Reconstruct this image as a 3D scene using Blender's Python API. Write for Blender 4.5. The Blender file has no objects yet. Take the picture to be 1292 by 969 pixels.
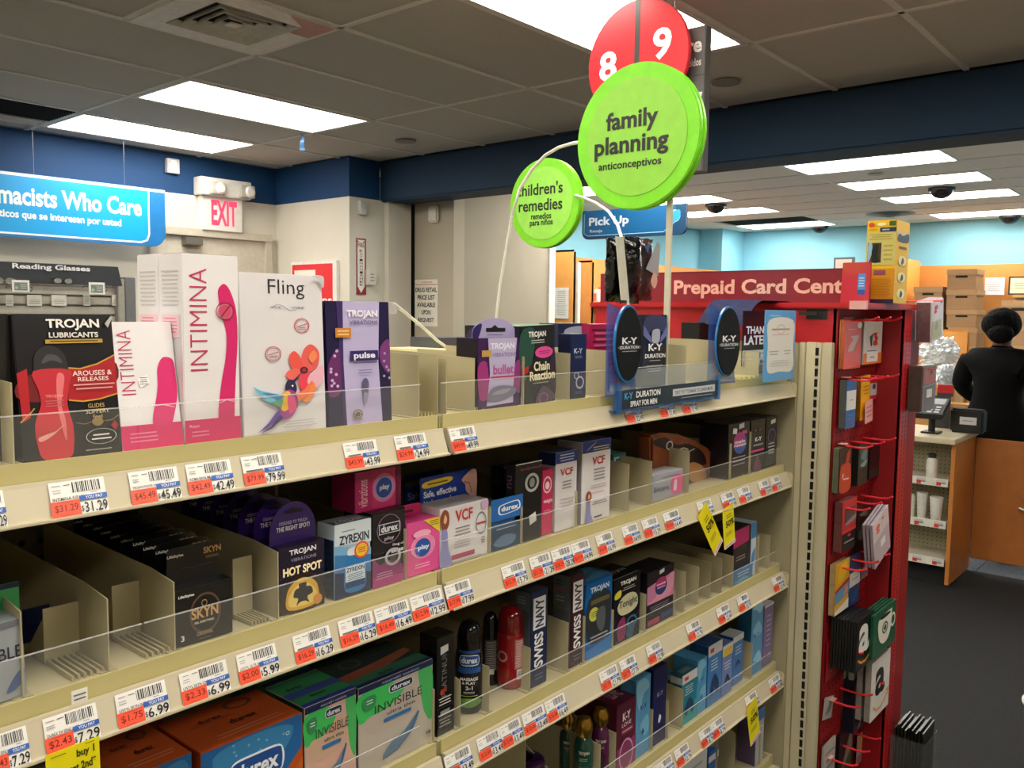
import bpy, bmesh, math, random
from mathutils import Vector, Matrix
random.seed(7)
SC = bpy.context.scene
# ------------------------------------------------------------------ camera
CZ = 1.6
YAW, PIT, ROL, FPX = math.radians(49.606), math.radians(4.802), math.radians(0.6646), 1083.8
_F = Vector((math.sin(YAW)*math.cos(PIT), math.cos(YAW)*math.cos(PIT), -math.sin(PIT)))
_r = Vector((math.cos(YAW), -math.sin(YAW), 0)); _u = _r.cross(_F)
_R = _r*math.cos(ROL)+_u*math.sin(ROL); _U = -_r*math.sin(ROL)+_u*math.cos(ROL)
CAM = Vector((0, 0, CZ))
cd = bpy.data.cameras.new('camera'); cam = bpy.data.objects.new('camera', cd); SC.collection.objects.link(cam)
m = Matrix((_R, _U, -_F)).transposed().to_4x4(); m.translation = CAM; cam.matrix_world = m
cd.sensor_fit = 'HORIZONTAL'; cd.sensor_width = 36; cd.lens = FPX/1292*36; cd.clip_start = .02; cd.clip_end = 60
SC.camera = cam
# ------------------------------------------------------------------ world, exposure
w = bpy.data.worlds.new('world'); SC.world = w; w.use_nodes = True
w.node_tree.nodes['Background'].inputs[0].default_value = (.9, .95, 1, 1)
w.node_tree.nodes['Background'].inputs[1].default_value = 0.02
SC.view_settings.view_transform = 'Standard'; SC.view_settings.look = 'None'
SC.view_settings.gamma = 1; SC.view_settings.use_curve_mapping = False
SC.view_settings.exposure = 0.55
LIGHT_STORE, LIGHT_PHARM = 9.5, 11.5
SC.cycles.max_bounces = 7; SC.cycles.diffuse_bounces = 4; SC.cycles.transparent_max_bounces = 24
SC.cycles.sample_clamp_indirect = 3; SC.cycles.caustics_reflective = False; SC.cycles.caustics_refractive = False

# ------------------------------------------------------------------ helpers
def ray(x, y): return _F+_R*((x-646)/FPX)-_U*((y-484.5)/FPX)
def at(x, y, ax, v):
    d = ray(x, y); t = (v-CAM[ax])/d[ax]; return CAM+d*t
def proj(P):
    P = Vector(P)-CAM; z = P.dot(_F); return 646+FPX*P.dot(_R)/z, 484.5-FPX*P.dot(_U)/z
def lin(c):
    c = c.lstrip('#'); o = []
    for i in (0, 2, 4):
        v = int(c[i:i+2], 16)/255; o.append(v/12.92 if v <= .04045 else ((v+.055)/1.055)**2.4)
    return (*o, 1)
_M = {}
def M(col, rough=.5, metal=0, noise=.06, scale=30, bump=0, alpha=1, emit=0, spec=.5, trans=0, bscale=None, coat=0):
    k = (col, rough, metal, noise, scale, bump, alpha, emit, spec, trans, bscale, coat)
    if k in _M: return _M[k]
    mt = bpy.data.materials.new('paint_'+col); mt.use_nodes = True
    nt = mt.node_tree; b = nt.nodes['Principled BSDF']; c = lin(col)
    b.inputs['Base Color'].default_value = c; b.inputs['Roughness'].default_value = rough
    b.inputs['Metallic'].default_value = metal; b.inputs['Alpha'].default_value = alpha
    b.inputs['Specular IOR Level'].default_value = spec; b.inputs['Transmission Weight'].default_value = trans
    b.inputs['Coat Weight'].default_value = coat
    if emit: b.inputs['Emission Color'].default_value = c; b.inputs['Emission Strength'].default_value = emit
    if noise or bump:
        tc = nt.nodes.new('ShaderNodeTexCoord'); n = nt.nodes.new('ShaderNodeTexNoise')
        n.inputs['Scale'].default_value = scale; n.inputs['Detail'].default_value = 3
        nt.links.new(tc.outputs['Object'], n.inputs['Vector'])
        if noise:
            r = nt.nodes.new('ShaderNodeValToRGB')
            r.color_ramp.elements[0].position = .3; r.color_ramp.elements[1].position = .7
            r.color_ramp.elements[0].color = (*[x*(1-noise) for x in c[:3]], 1)
            r.color_ramp.elements[1].color = (*[min(1, x*(1+noise)) for x in c[:3]], 1)
            nt.links.new(n.outputs['Fac'], r.inputs['Fac']); nt.links.new(r.outputs['Color'], b.inputs['Base Color'])
        if bump:
            n2 = nt.nodes.new('ShaderNodeTexNoise'); n2.inputs['Scale'].default_value = bscale or scale*4; n2.inputs['Detail'].default_value = 4
            nt.links.new(tc.outputs['Object'], n2.inputs['Vector'])
            bp = nt.nodes.new('ShaderNodeBump'); bp.inputs['Strength'].default_value = bump; bp.inputs['Distance'].default_value = .01
            nt.links.new(n2.outputs['Fac'], bp.inputs['Height']); nt.links.new(bp.outputs['Normal'], b.inputs['Normal'])
    _M[k] = mt; return mt
def P(col): return M(col, .35, 0, 0, coat=0)              # printed ink
def clear(alpha=.08, col='d8dad4', rough=.06): return M(col, rough, 0, 0, alpha=alpha, spec=.8)
COL = SC.collection.objects
class B:
    """collects geometry in world coordinates; build() links it as one mesh object"""
    def __init__(s): s.v = []; s.f = []; s.m = []
    def add(s, vs, fs, m=0):
        o = len(s.v); s.v += [Vector(p) for p in vs]
        for f in fs: s.f.append([o+i for i in f]); s.m.append(m)
        return s
    def box(s, x0, x1, y0, y1, z0, z1, m=0, ms=None):
        vs = [(x, y, z) for z in (z0, z1) for y in (y0, y1) for x in (x0, x1)]
        fs = [(0, 2, 3, 1), (4, 5, 7, 6), (0, 1, 5, 4), (2, 6, 7, 3), (0, 4, 6, 2), (1, 3, 7, 5)]  # bot top front back left right
        o = len(s.v); s.v += [Vector(p) for p in vs]
        for i, f in enumerate(fs): s.f.append([o+k for k in f]); s.m.append(ms[i] if ms else m)
        return s
    def quad(s, a, b, c, d, m=0): return s.add([a, b, c, d], [(0, 1, 2, 3)], m)
    def prism(s, poly, h, m=0, mt=None):
        """poly: list of 3d points (planar), extruded by vector h"""
        n = len(poly); h = Vector(h); vs = [Vector(p) for p in poly]+[Vector(p)+h for p in poly]
        o = len(s.v); s.v += vs
        s.f.append([o+i for i in range(n)][::-1]); s.m.append(m)
        s.f.append([o+n+i for i in range(n)]); s.m.append(m if mt is None else mt)
        for i in range(n): s.f.append([o+i, o+(i+1) % n, o+n+(i+1) % n, o+n+i]); s.m.append(m)
        return s
    def lathe(s, prof, c, n=24, m=0, axis=2, sx=1, sy=1):
        c = Vector(c); vs = []
        for r, h in prof:
            for i in range(n):
                a = 2*math.pi*i/n; p = [r*math.cos(a)*sx, r*math.sin(a)*sy]
                q = [0, 0, 0]; q[axis] = h; q[(axis+1) % 3] = p[0]; q[(axis+2) % 3] = p[1]
                vs.append(c+Vector(q))
        o = len(s.v); s.v += vs; L = len(prof)
        for j in range(L-1):
            for i in range(n):
                s.f.append([o+j*n+i, o+j*n+(i+1) % n, o+(j+1)*n+(i+1) % n, o+(j+1)*n+i])
                s.m.append(m[j] if isinstance(m, (list, tuple)) else m)
        for j, rv in ((0, True), (L-1, False)):
            f = [o+j*n+i for i in range(n)]; s.f.append(f[::-1] if rv else f); s.m.append(m[min(j, L-2)] if isinstance(m, (list, tuple)) else m)
        return s
    def tube(s, pts, r, n=8, m=0):
        pts = [Vector(p) for p in pts]; o = len(s.v)
        for k, p in enumerate(pts):
            t = (pts[min(k+1, len(pts)-1)]-pts[max(k-1, 0)]).normalized()
            a = t.cross(Vector((0, 0, 1)) if abs(t.z) < .9 else Vector((1, 0, 0))).normalized(); b = t.cross(a)
            for i in range(n):
                g = 2*math.pi*i/n; s.v.append(p+(a*math.cos(g)+b*math.sin(g))*r)
        for k in range(len(pts)-1):
            for i in range(n):
                s.f.append([o+k*n+i, o+k*n+(i+1) % n, o+(k+1)*n+(i+1) % n, o+(k+1)*n+i]); s.m.append(m)
        s.f.append([o+i for i in range(n)][::-1]); s.m.append(m)
        e = o+(len(pts)-1)*n; s.f.append([e+i for i in range(n)]); s.m.append(m)
        return s
    def build(s, name, mats, parent=None, origin=None, smooth=False, bevel=0, flip=False):
        if not isinstance(mats, (list, tuple)): mats = [mats]
        if parent is not None: org = Vector(parent['_o'])
        elif origin is not None: org = Vector(origin)
        else:
            xs = [p.x for p in s.v]; ys = [p.y for p in s.v]
            org = Vector(((min(xs)+max(xs))/2, (min(ys)+max(ys))/2, min(p.z for p in s.v)))
        me = bpy.data.meshes.new(name); me.from_pydata([tuple(p-org) for p in s.v], [], s.f)
        for q in mats: me.materials.append(q)
        me.polygons.foreach_set('material_index', s.m)
        if bevel or not flip:
            bm = bmesh.new(); bm.from_mesh(me)
            if not flip: bmesh.ops.recalc_face_normals(bm, faces=bm.faces)
            if bevel: bmesh.ops.bevel(bm, geom=[e for e in bm.edges if len(e.link_faces) == 2 and e.calc_face_angle(0) > .5], offset=bevel, segments=2, affect='EDGES', clamp_overlap=True)
            bm.to_mesh(me); bm.free()
        if smooth:
            me.polygons.foreach_set('use_smooth', [True]*len(me.polygons)); me.set_sharp_from_angle(angle=.7)
        ob = bpy.data.objects.new(name, me); COL.link(ob)
        if parent is not None: ob.parent = parent
        else: ob.location = org
        ob['_o'] = tuple(org)
        return ob
def T(o, label, cat, group=None, kind=None):
    o['label'] = label; o['category'] = cat
    if group: o['group'] = group
    if kind: o['kind'] = kind
    return o
def S(o): o['kind'] = 'structure'; return o
def E(name, loc, label, cat, group=None):
    o = bpy.data.objects.new(name, None); COL.link(o); o.location = loc; o['_o'] = tuple(loc); o.empty_display_size = .05
    return T(o, label, cat, group)
def clone(o, d, label=None):
    c = o.copy(); COL.link(c); c.location = Vector(o.location)+Vector(d)
    if label: c['label'] = label
    for ch in o.children:
        k = ch.copy(); COL.link(k); k.parent = c
        for g in ch.children:
            h = g.copy(); COL.link(h); h.parent = k
    return c
# ---- text geometry, cached, fitted into its bounding box
_T = {}
def textgeo(s, bold=0):
    k = (s, bold)
    if k in _T: return _T[k]
    cu = bpy.data.curves.new('t', 'FONT'); cu.body = s; cu.resolution_u = 3; cu.fill_mode = 'FRONT' if hasattr(cu, 'fill_mode') else 'BOTH'
    cu.offset = bold
    ob = bpy.data.objects.new('t', cu); me = bpy.data.meshes.new_from_object(ob)
    vs = [(v.co.x, v.co.y) for v in me.vertices]; fs = [list(p.vertices) for p in me.polygons]
    bpy.data.objects.remove(ob); bpy.data.curves.remove(cu); bpy.data.meshes.remove(me)
    x0 = min(v[0] for v in vs); x1 = max(v[0] for v in vs); y0 = min(v[1] for v in vs); y1 = max(v[1] for v in vs)
    r = ([((a-x0)/(x1-x0 or 1), (b-y0)/(y1-y0 or 1)) for a, b in vs], fs); _T[k] = r; return r
def printed(name, parent, O, U, V, ops, step=.00012, base=.0004, N=None, mk=P):
    """flat print on the rectangle O, O+U, O+V; ops use 0..1 coordinates; one mesh"""
    O, U, V = Vector(O), Vector(U), Vector(V); N = N or U.cross(V).normalized()
    b = B(); mats = []; aspect = U.length/V.length; rnd = random.Random(len(ops)*7+int(U.length*1e4))
    def mi(c):
        q = mk(c) if isinstance(c, str) else c
        if q not in mats: mats.append(q)
        return mats.index(q)
    lv = [base]
    def pt(u, v): return O+U*u+V*v+N*lv[0]
    for op in ops:
        k = op[0]; lv[0] += step
        if k == 'r': _, a, c, d, e, col = op; b.quad(pt(a, c), pt(d, c), pt(d, e), pt(a, e), mi(col))
        elif k in 'eo':
            cu, cv, ru, rv = op[1:5]; n = 28; A = [2*math.pi*i/n for i in range(n)]
            if k == 'e': b.add([pt(cu+ru*math.cos(a), cv+rv*math.sin(a)) for a in A], [list(range(n))], mi(op[5]))
            else:
                t = op[5]; v1 = [pt(cu+ru*math.cos(a), cv+rv*math.sin(a)) for a in A]; v2 = [pt(cu+ru*(1-t)*math.cos(a), cv+rv*(1-t)*math.sin(a)) for a in A]
                b.add(v1+v2, [(i, (i+1) % n, n+(i+1) % n, n+i) for i in range(n)], mi(op[6]))
        elif k == 'p': b.add([pt(*q) for q in op[1]], [list(range(len(op[1])))], mi(op[2]))
        elif k in 'tTv':   # t text, T bold text, v vertical text reading upwards
            s, a, c, d, e, col = op[1:7]; vs, fs = textgeo(s, .03 if k == 'T' else (op[7] if len(op) > 7 else .008))
            if k == 'v': q = [pt(d-(d-a)*y, c+(e-c)*x) for x, y in vs]
            else:
                sl = op[8] if len(op) > 8 else 0
                q = [pt(a+(d-a)*x, c+(e-c)*y+sl*x) for x, y in vs]
            b.add(q, fs, mi(col))
        elif k == 'l':
            n, a, c, d, e, col = op[1:7]; h = (e-c)/n
            for i in range(n):
                g = (d-a)*rnd.uniform(0, .25)/2; y = e-h*(i+.5); b.quad(pt(a+g, y-h*.18), pt(d-g, y-h*.18), pt(d-g, y+h*.18), pt(a+g, y+h*.18), mi(col))
        elif k == 'b':
            a, c, d, e = op[1:5]; x = a; col = mi('26262a'); b.quad(pt(a, c), pt(d, c), pt(d, e), pt(a, e), mi('f4f4f2')); lv[0] += step
            while x < d-.01:
                wv = (d-a)*rnd.choice((.02, .03, .05)); b.quad(pt(x, c), pt(min(d, x+wv), c), pt(min(d, x+wv), e), pt(x, e), col); x += wv+(d-a)*rnd.choice((.02, .035))
        elif k == 'c':   # closed smooth curve through points
            q = op[1]; n = len(q); out = []
            for i in range(n):
                p0, p1, p2, p3 = [Vector((*q[(i+j-1) % n], 0)) for j in range(4)]
                for t in (0, .25, .5, .75):
                    out.append(.5*((2*p1)+(-p0+p2)*t+(2*p0-5*p1+4*p2-p3)*t*t+(-p0+3*p1-3*p2+p3)*t**3))
            b.add([pt(v.x, v.y) for v in out], [list(range(len(out)))], mi(op[2]))
        elif k == 's':   # stroke through points, width w
            q = [Vector(pt(*z)) for z in op[1]]; wd = op[2]*V.length; vs = []
            for i, p in enumerate(q):
                t = (q[min(i+1, len(q)-1)]-q[max(0, i-1)]).normalized(); nn = N.cross(t)*wd/2; vs += [p-nn, p+nn]
            b.add(vs, [(2*i, 2*i+2, 2*i+3, 2*i+1) for i in range(len(q)-1)], mi(op[3]))
    return b.build(name, mats, parent, flip=True)
# ------------------------------------------------------------------ room shell
H = 2.75; ZB = CZ+.857; ZS = CZ+.845
white_wall = M('dcd8cb', .85, 0, .03, 3, .15, bscale=180); beige_wall = M('a39a88', .85, 0, .03, 3, .15, bscale=180)
blue_band = M('073f70', .7, 0, .04, 3, .1, bscale=200); sky_wall = M('8fcce0', .85, 0, .03, 2, .1, bscale=200)
carpet = M('26282b', .95, 0, .45, 160, .8, bscale=500); carpet2 = M('59606b', .95, 0, .3, 90, .6, bscale=400)
tile_m = M('dad6cc', .95, 0, .06, 150, .6, bscale=380); tile_p = M('ece8de', .95, 0, .03, 120); grid_m = M('f0eee6', .6, 0, .03)
def wall(name, x0, x1, y0, y1, z0, z1, m): return S(B().box(x0, x1, y0, y1, z0, z1).build(name, m))
# floor: charcoal carpet, with carpet squares of a lighter blue grey inside the pharmacy
S(B().box(-4, 5.95, -4, 6.3, -.05, 0).build('floor', carpet))
fp = S(B().box(5.95, 11.5, -2, 5.9, -.05, -.004).build('floor', M('3c4048', .95)))
q0 = B().box(-.295, .295, -.295, .295, 0, .004)
fq = None
for i in range(9):
    for j in range(8):
        x = 6.25+.6*i; y = -.9+.6*j
        if fq is None: fq = B().box(x-.297, x+.297, y-.297, y+.297, -.004, .001).build('carpet_square', carpet2, fp); base = (x, y)
        else:
            o = fq.copy(); COL.link(o); o.parent = fp; o.location = (x-base[0], y-base[1], .0004*((i+j) % 2))
wall('wall_left', -4, 4.21, 6.17, 6.3, 0, ZB, white_wall); wall('trim_1', -4, 4.21, 6.17, 6.3, ZB, H, blue_band)
wall('wall_left_step', 4.21, 4.33, 5.22, 6.3, 0, ZB, white_wall); wall('trim_2', 4.21, 4.33, 5.22, 6.3, ZB, H, blue_band)
wall('wall_left_return', 4.33, 4.56, 5.22, 5.34, 0, ZB, white_wall); wall('trim_3', 4.33, 4.51, 5.22, 5.34, ZB, H, blue_band)
wall('wall_left_pier', 4.56, 4.80, 5.17, 5.34, 0, ZS, white_wall)
wall('wall_alcove_back', 4.83, 4.95, 4.72, 5.16, 0, H, M('b7ae9b', .85, 0, .03, 3, .15, bscale=180)); wall('wall_alcove_gap', 4.83, 4.9, 5.16, 5.34, 0, H, M('080808', .8))
wall('wall_alcove_side', 4.95, 6.02, 4.72, 4.84, 0, H, beige_wall)
wall('trim_4', 6.02, 6.10, 4.70, 4.86, 0, 2.22, M('e9e6da', .6))
gb = E('shelving_bay', (.6, -1.2, 0), 'cream shelving added across the aisle behind the viewer to bounce light, outside the picture', 'shelving')  # unseen shelving, added so its cream faces bounce light up to the ceiling
B().box(-2, 3.2, -1.35, -1.33, 0, 1.5).build('back_panel', M('cfc6a6', .5), gb)
for z_ in (.15, .45, .75, 1.05, 1.35): B().box(-2, 3.2, -1.33, -.93, z_-.03, z_).box(-2, 3.2, -.93, -.915, z_-.035, z_+.01).build('shelf', M('d6ccb2', .45), gb)
wall('wall_rear', -4.1, -4, -4, 6.3, 0, H, white_wall); wall('wall_right', -4, 6, -4.1, -4, 0, H, white_wall)
wall('wall_pharmacy_far', 11.4, 11.5, -2, 5.45, 0, H, sky_wall); wall('wall_pharmacy_corner', 10.75, 11.5, 5.45, 5.55, 0, H, sky_wall)
wall('wall_pharmacy_pier', 10.755, 10.85, 5.552, 5.798, 0, H, sky_wall); wall('wall_pharmacy_left', 6.02, 10.85, 5.8, 5.9, 0, H, sky_wall)
wall('wall_pharmacy_right', 6, 11.5, -2.1, -2, 0, H, sky_wall); wall('wall_right_end', 6, 6.1, -4.1, -2, 0, H, white_wall)
# blue beam across the shop: front face, underside
bm_ = B().box(4.51, 4.78, -4, 5.22, ZS, H).build('trim_5', M('062f4c', .7, 0, .04, 3, .1, bscale=200), bevel=.012); S(bm_)
# ceiling slab, T-bar grid and lay-in tiles (each its own part)
ceil = S(B().box(-4.1, 11.5, -4.1, 6.3, H+.08, H+.2).build('ceiling', M('4a4844', .9)))
def copytile(src, base, x, y):
    o = src.copy(); COL.link(o); o.parent = src.parent; o.location = (x-base[0], y-base[1], 0); return o
LIT = []      # (x0,x1,y0,y1) lens rectangles
def rects(xs, ys): return [(xs[i], xs[i+1], ys[j], ys[j+1]) for i in range(len(xs)-1) for j in range(len(ys)-1)]
sx = [2.30+1.22*k for k in range(-5, 2)]+[4.51]; sy = [2.29+.61*k for k in range(-10, 7)]
sx = [-4]+sx; sy = [-4]+sy+[6.17]
store_l = [(1, 4.12), (1, 5.34), (1, 1.68), (0, 2.9-3*.61), (-1, 4.12), (-2, 1.68), (-1, 1.68-1.83), (1, -.15), (-3, 4.12), (-3, -.15), (0, -1.98), (-2, -1.98), (-1, 2.9-.61), (-3, 1.68)]
def near(a, b): return abs(a-b) < .05
tiles = None; grid = B(); special = {}
for c in rects(sx, sy):
    x0, x1, y0, y1 = c; kind = 'tile'
    for k, yy in store_l:
        if near(x0, 2.30+1.22*(k-1)) and near(y0, yy): kind = 'light'
    if x1 > 4.22 and y1 > 5.25: x1 = 4.208
    if near(x0, 1.08) and near(y0, 2.90): kind = 'vent'
    if near(x0, 1.08) and near(y0, 5.34): kind = 'dark'
    if kind == 'light': LIT.append((x0, x1, y0, y1, 's')); continue
    if kind == 'vent':
        B().box(x0+.012, 1.69-.01, y0+.012, y1-.012, H+.006, H+.02).build('ceiling_tile', tile_m, ceil); special['vent'] = (1.69, x1, y0, y1); continue
    if kind == 'dark': special['dark'] = (x0+.012, x1-.012, y0+.012, y1-.14); B().box(x0+.012, x1-.012, y1-.13, y1-.012, H+.006, H+.02).build('ceiling_tile', tile_m, ceil); continue
    if near(x1-x0, 1.22) and near(y1-y0, .61):
        if tiles is None:
            tiles = B().box(x0+.012, x1-.012, y0+.012, y1-.012, H+.006, H+.02).build('ceiling_tile', tile_m, ceil); tb = (x0, y0)
        else: copytile(tiles, tb, x0, y0)
    else: B().box(x0+.012, x1-.012, y0+.012, y1-.012, H+.006, H+.02).build('ceiling_tile', tile_m, ceil)
B().box(4.215, 4.50, 4.742, 5.215, H+.006, H+.02).build('ceiling_tile', tile_m, ceil)
for x in sx[1:-1]: grid.box(x-.012, x+.012, -4, 6.17, H, H+.02)
for y in sy[1:-1]: grid.box(-4, 4.51 if y < 5.22 else 4.21, y-.012, y+.012, H, H+.02)
grid.box(1.69-.012, 1.69+.012, 2.9, 3.51, H, H+.02)
# pharmacy ceiling: X pitch .573, Y pitch 1.17
px = [4.78, 5.32]+[5.90+.573*k for k in range(10)]+[11.4]; py = [-2]+[1.66+1.17*k for k in range(-3, 4)]+[5.8]
ph_l = [(6.473, 1.66), (7.619, 1.66), (8.765, 1.66), (10.484, 1.66), (7.619, 4.0), (8.765, 4.0), (10.484, 4.0), (7.619, -.68), (8.765, -.68), (10.484, -.68), (5.32, 2.83), (6.473, 4.0), (5.9, 4.0)]
tiles = None
for c in rects(px, py):
    x0, x1, y0, y1 = c
    if any(near(x0, a) and near(y0, b) for a, b in ph_l): LIT.append((x0, x1, y0, y1, 'p')); continue
    if near(x0, 9.911) and near(y0, 4.0): special['dark2'] = (x0+.012, x1-.012, y0+.012, y1-.012); continue
    if near(x0, 9.911) and near(y0, 2.83): special['vent2'] = (x0, x1, y0, y0+.58)
    if near(x1-x0, .573) and near(y1-y0, 1.17):
        if tiles is None: tiles = B().box(x0+.010, x1-.010, y0+.010, y1-.010, H+.0015, H+.02).build('ceiling_tile', tile_p, ceil); tb = (x0, y0)
        else: copytile(tiles, tb, x0, y0)
    else: B().box(x0+.010, x1-.010, y0+.010, y1-.010, H+.0015, H+.02).build('ceiling_tile', tile_p, ceil)
for x in px[1:-1]: grid.box(x-.011, x+.011, -2, 5.8, H, H+.02)
for y in py[1:-1]: grid.box(4.78, 11.4, y-.011, y+.011, H, H+.02)
grid.build('ceiling_grid', grid_m, ceil)
names = {}
def troffer(x0, x1, y0, y1, kind):
    cx, cy = (x0+x1)/2, (y0+y1)/2
    p = proj((cx, cy, H)); vis = (Vector((cx, cy, H))-CAM).dot(_F) > 0 and -200 < p[0] < 1500 and -150 < p[1] < 400
    if kind == 's':
        lab = 'white ceiling light panel of the shop outside the picture' if not vis else (
            'large bright ceiling light at the top behind the red aisle sign' if cy < 3 else
            'bright ceiling light right of the air vent' if cy < 5 else 'bright ceiling light nearest the blue band and dark opening')
    else:
        lab = 'pharmacy ceiling light outside the picture' if not vis else {
            (6.473, 1.66): 'pharmacy ceiling light nearest the blue beam, right side', (7.619, 1.66): 'second pharmacy ceiling light from the blue beam, right side',
            (8.765, 1.66): 'third pharmacy ceiling light from the beam, beside a dome camera', (10.484, 1.66): 'farthest right pharmacy ceiling light',
            (7.619, 4.0): 'pharmacy ceiling light just right of the green family sign', (8.765, 4.0): 'pharmacy ceiling light behind the blue pick up sign',
            (10.484, 4.0): 'farthest pharmacy light, beside a dark ceiling strip', (6.473, 4.0): 'pharmacy ceiling light hidden behind the two green signs',
            (5.32, 2.83): 'pharmacy ceiling light close behind the blue beam', (5.9, 4.0): 'pharmacy ceiling light at the end of the beige alcove wall'}.get((round(x0, 3), round(y0, 2)), 'pharmacy ceiling light outside the picture')
    t = E('ceiling_light', (cx, cy, H), lab, 'ceiling light', 'recessed ceiling lights')
    fr = B(); i = .014
    for a in ((x0+i, x0+.034, y0+i, y1-i), (x1-.034, x1-i, y0+i, y1-i), (x0+.034, x1-.034, y0+i, y0+.034), (x0+.034, x1-.034, y1-.034, y1-i)):
        fr.box(*a, H-.004, H+.03)
    fr.build('frame', M('e4e2da', .4), t)
    B().box(x0+.034, x1-.034, y0+.034, y1-.034, H+.006, H+.014).build('diffuser', M('fff6e8' if kind == 's' else 'fffaf0', .5, 0, 0, emit=LIGHT_STORE if kind == 's' else LIGHT_PHARM), t)
for l in LIT: troffer(*l)
# supply vent, dark openings
x0, x1, y0, y1 = special['vent']; t = E('ceiling_vent', ((x0+x1)/2, (y0+y1)/2, H), 'square white ceiling air vent with nested louvres and a pink stained corner', 'air vent')
cx, cy = (x0+x1)/2, (y0+y1)/2; a = (x1-x0)/2-.014
def ring(b, cx, cy, ro, ri, z0, z1, m=0, zi=0):
    o = [(cx-ro, cy-ro), (cx+ro, cy-ro), (cx+ro, cy+ro), (cx-ro, cy+ro)]; n = [(cx-ri, cy-ri), (cx+ri, cy-ri), (cx+ri, cy+ri), (cx-ri, cy+ri)]
    vs = [(*p, z0) for p in o]+[(*p, z0+zi) for p in n]+[(*p, z1) for p in o]+[(*p, z1+zi) for p in n]
    fs = []
    for i in range(4):
        j = (i+1) % 4; fs += [(i, j, 4+j, 4+i), (8+i, 12+i, 12+j, 8+j), (i, 8+i, 8+j, j), (4+i, 4+j, 12+j, 12+i)]
    return b.add(vs, fs, m)
ring(B(), cx, cy, a, .19, H-.004, H+.01).build('face_plate', M('f7f6f2', .5), t)
B().box(cx-.2, cx+.2, cy-.2, cy+.2, H+.05, H+.06).build('duct', M('0c0b0a', .9), t)
for k in range(4):
    r = .188-.042*k; ring(B(), cx, cy, r, r-.014, H-.006, H-.004, zi=.022).build('louvre', M('e2dfd6', .5), t)
B().box(cx-.025, cx+.025, cy-.025, cy+.025, H-.006, H+.0).build('centre_plate', M('e6e3da', .5), t)
B().add([(x1-.016, y0+.016, H-.0055), (x1-.016, y0+.2, H-.0055), (x1-.11, y0+.2, H-.0055), (x1-.12, y0+.1, H-.0055), (x1-.24, y0+.016, H-.0055)], [(0, 1, 2, 3, 4)]).build('stain', M('d9a69c', .7), t)
for k, lab in (('dark', 'black open ceiling grille at the far left above the blue band'), ('dark2', 'dark ceiling strip beside the farthest pharmacy light')):
    x0, x1, y0, y1 = special[k]; b = B().box(x0, x1, y0, y1, H+.03, H+.04)
    t = E('ceiling_grille', ((x0+x1)/2, (y0+y1)/2, H), lab, 'ceiling grille'); b.build('backing', M('0c0b0a', .95), t); n = int((y1-y0)/.04)
    for i in range(n): B().box(x0, x1, y0+.04*i, y0+.04*i+.006, H+.0, H+.025).build('slat', M('1a1917', .8), t)
x0, x1, y0, y1 = special['vent2']; t = E('ceiling_vent', ((x0+x1)/2, (y0+y1)/2, H), 'round grey air diffuser in the pharmacy ceiling', 'air vent')
for r, z in ((.26, 0), (.19, -.012), (.12, -.024), (.05, -.036)): B().lathe([(r, H+z-.004), (r*.72, H+z+.002)], ((x0+x1)/2, (y0+y1)/2, 0)).build('diffuser_ring', M('8f8d86', .5), t)
for x, y, lab in ((3.99+.02, 2.04, 'flat round ceiling speaker right of the red aisle sign'), (4.05, 4.42, 'flat round ceiling speaker above the beam corner'), (1.55, 5.02, 'large round ceiling speaker at the far left')):
    r = .07 if x > 2 else .12
    t = T(B().lathe([(r, H-.008), (r*1.02, H-.004), (r, H+.001)], (x, y, 0)).build('ceiling_speaker', M('8d8a82', .6)), lab, 'speaker')
for q, lab in (((1188, 243), 'black dome camera beside the third pharmacy light'), ((903, 263), 'black dome camera by the light behind the pick up sign'), ((1034, 289), 'black dome camera near the far blue wall, centre'), ((1274, 277), 'black dome camera near the far blue wall at the right')):
    p = at(*q, 2, H-.04); p.x = min(p.x, 11.2); n = 7
    t = E('dome_camera', (p.x, p.y, H), lab, 'security camera')
    B().lathe([(.095*math.cos(i*math.pi/2/n), H-.02-.075*math.sin(i*math.pi/2/n)) for i in range(n)], (p.x, p.y, 0), 20).build('dome', M('101012', .12), t, smooth=True)
    B().lathe([(.11, H-.022), (.11, H-.001)], (p.x, p.y, 0)).build('collar', M('2b2b2c', .4), t)
p = at(1105, 219, 2, H); T(B().lathe([(.06, H-.006), (.05, H-.012)], (p.x, p.y, 0)).build('sprinkler_cover', M('b5b1a6', .5)), 'small flat sprinkler cover between the first two pharmacy lights', 'sprinkler')
p = at(381, 168, 2, H); b = B(); pts = [(p.x+.01*math.sin(k*.9), p.y+.012*math.cos(k*.7), H-.012*k) for k in range(10)]
vs = [];
for k, c in enumerate(pts): vs += [Vector(c)-Vector((.010, -.006, 0))*(.5+k/9), Vector(c)+Vector((.010, -.006, 0))*(.5+k/9)]
b.add(vs, [(2*i, 2*i+1, 2*i+3, 2*i+2) for i in range(9)]).add([v+Vector((.001, .0015, 0)) for v in vs], [(2*i, 2*i+1, 2*i+3, 2*i+2) for i in range(9)], 1)
T(b.build('tape_strip', [M('5f8fc4', .4), M('e8ecef', .4)]), 'curled strip of blue and white tape hanging from the ceiling', 'tape')

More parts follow.
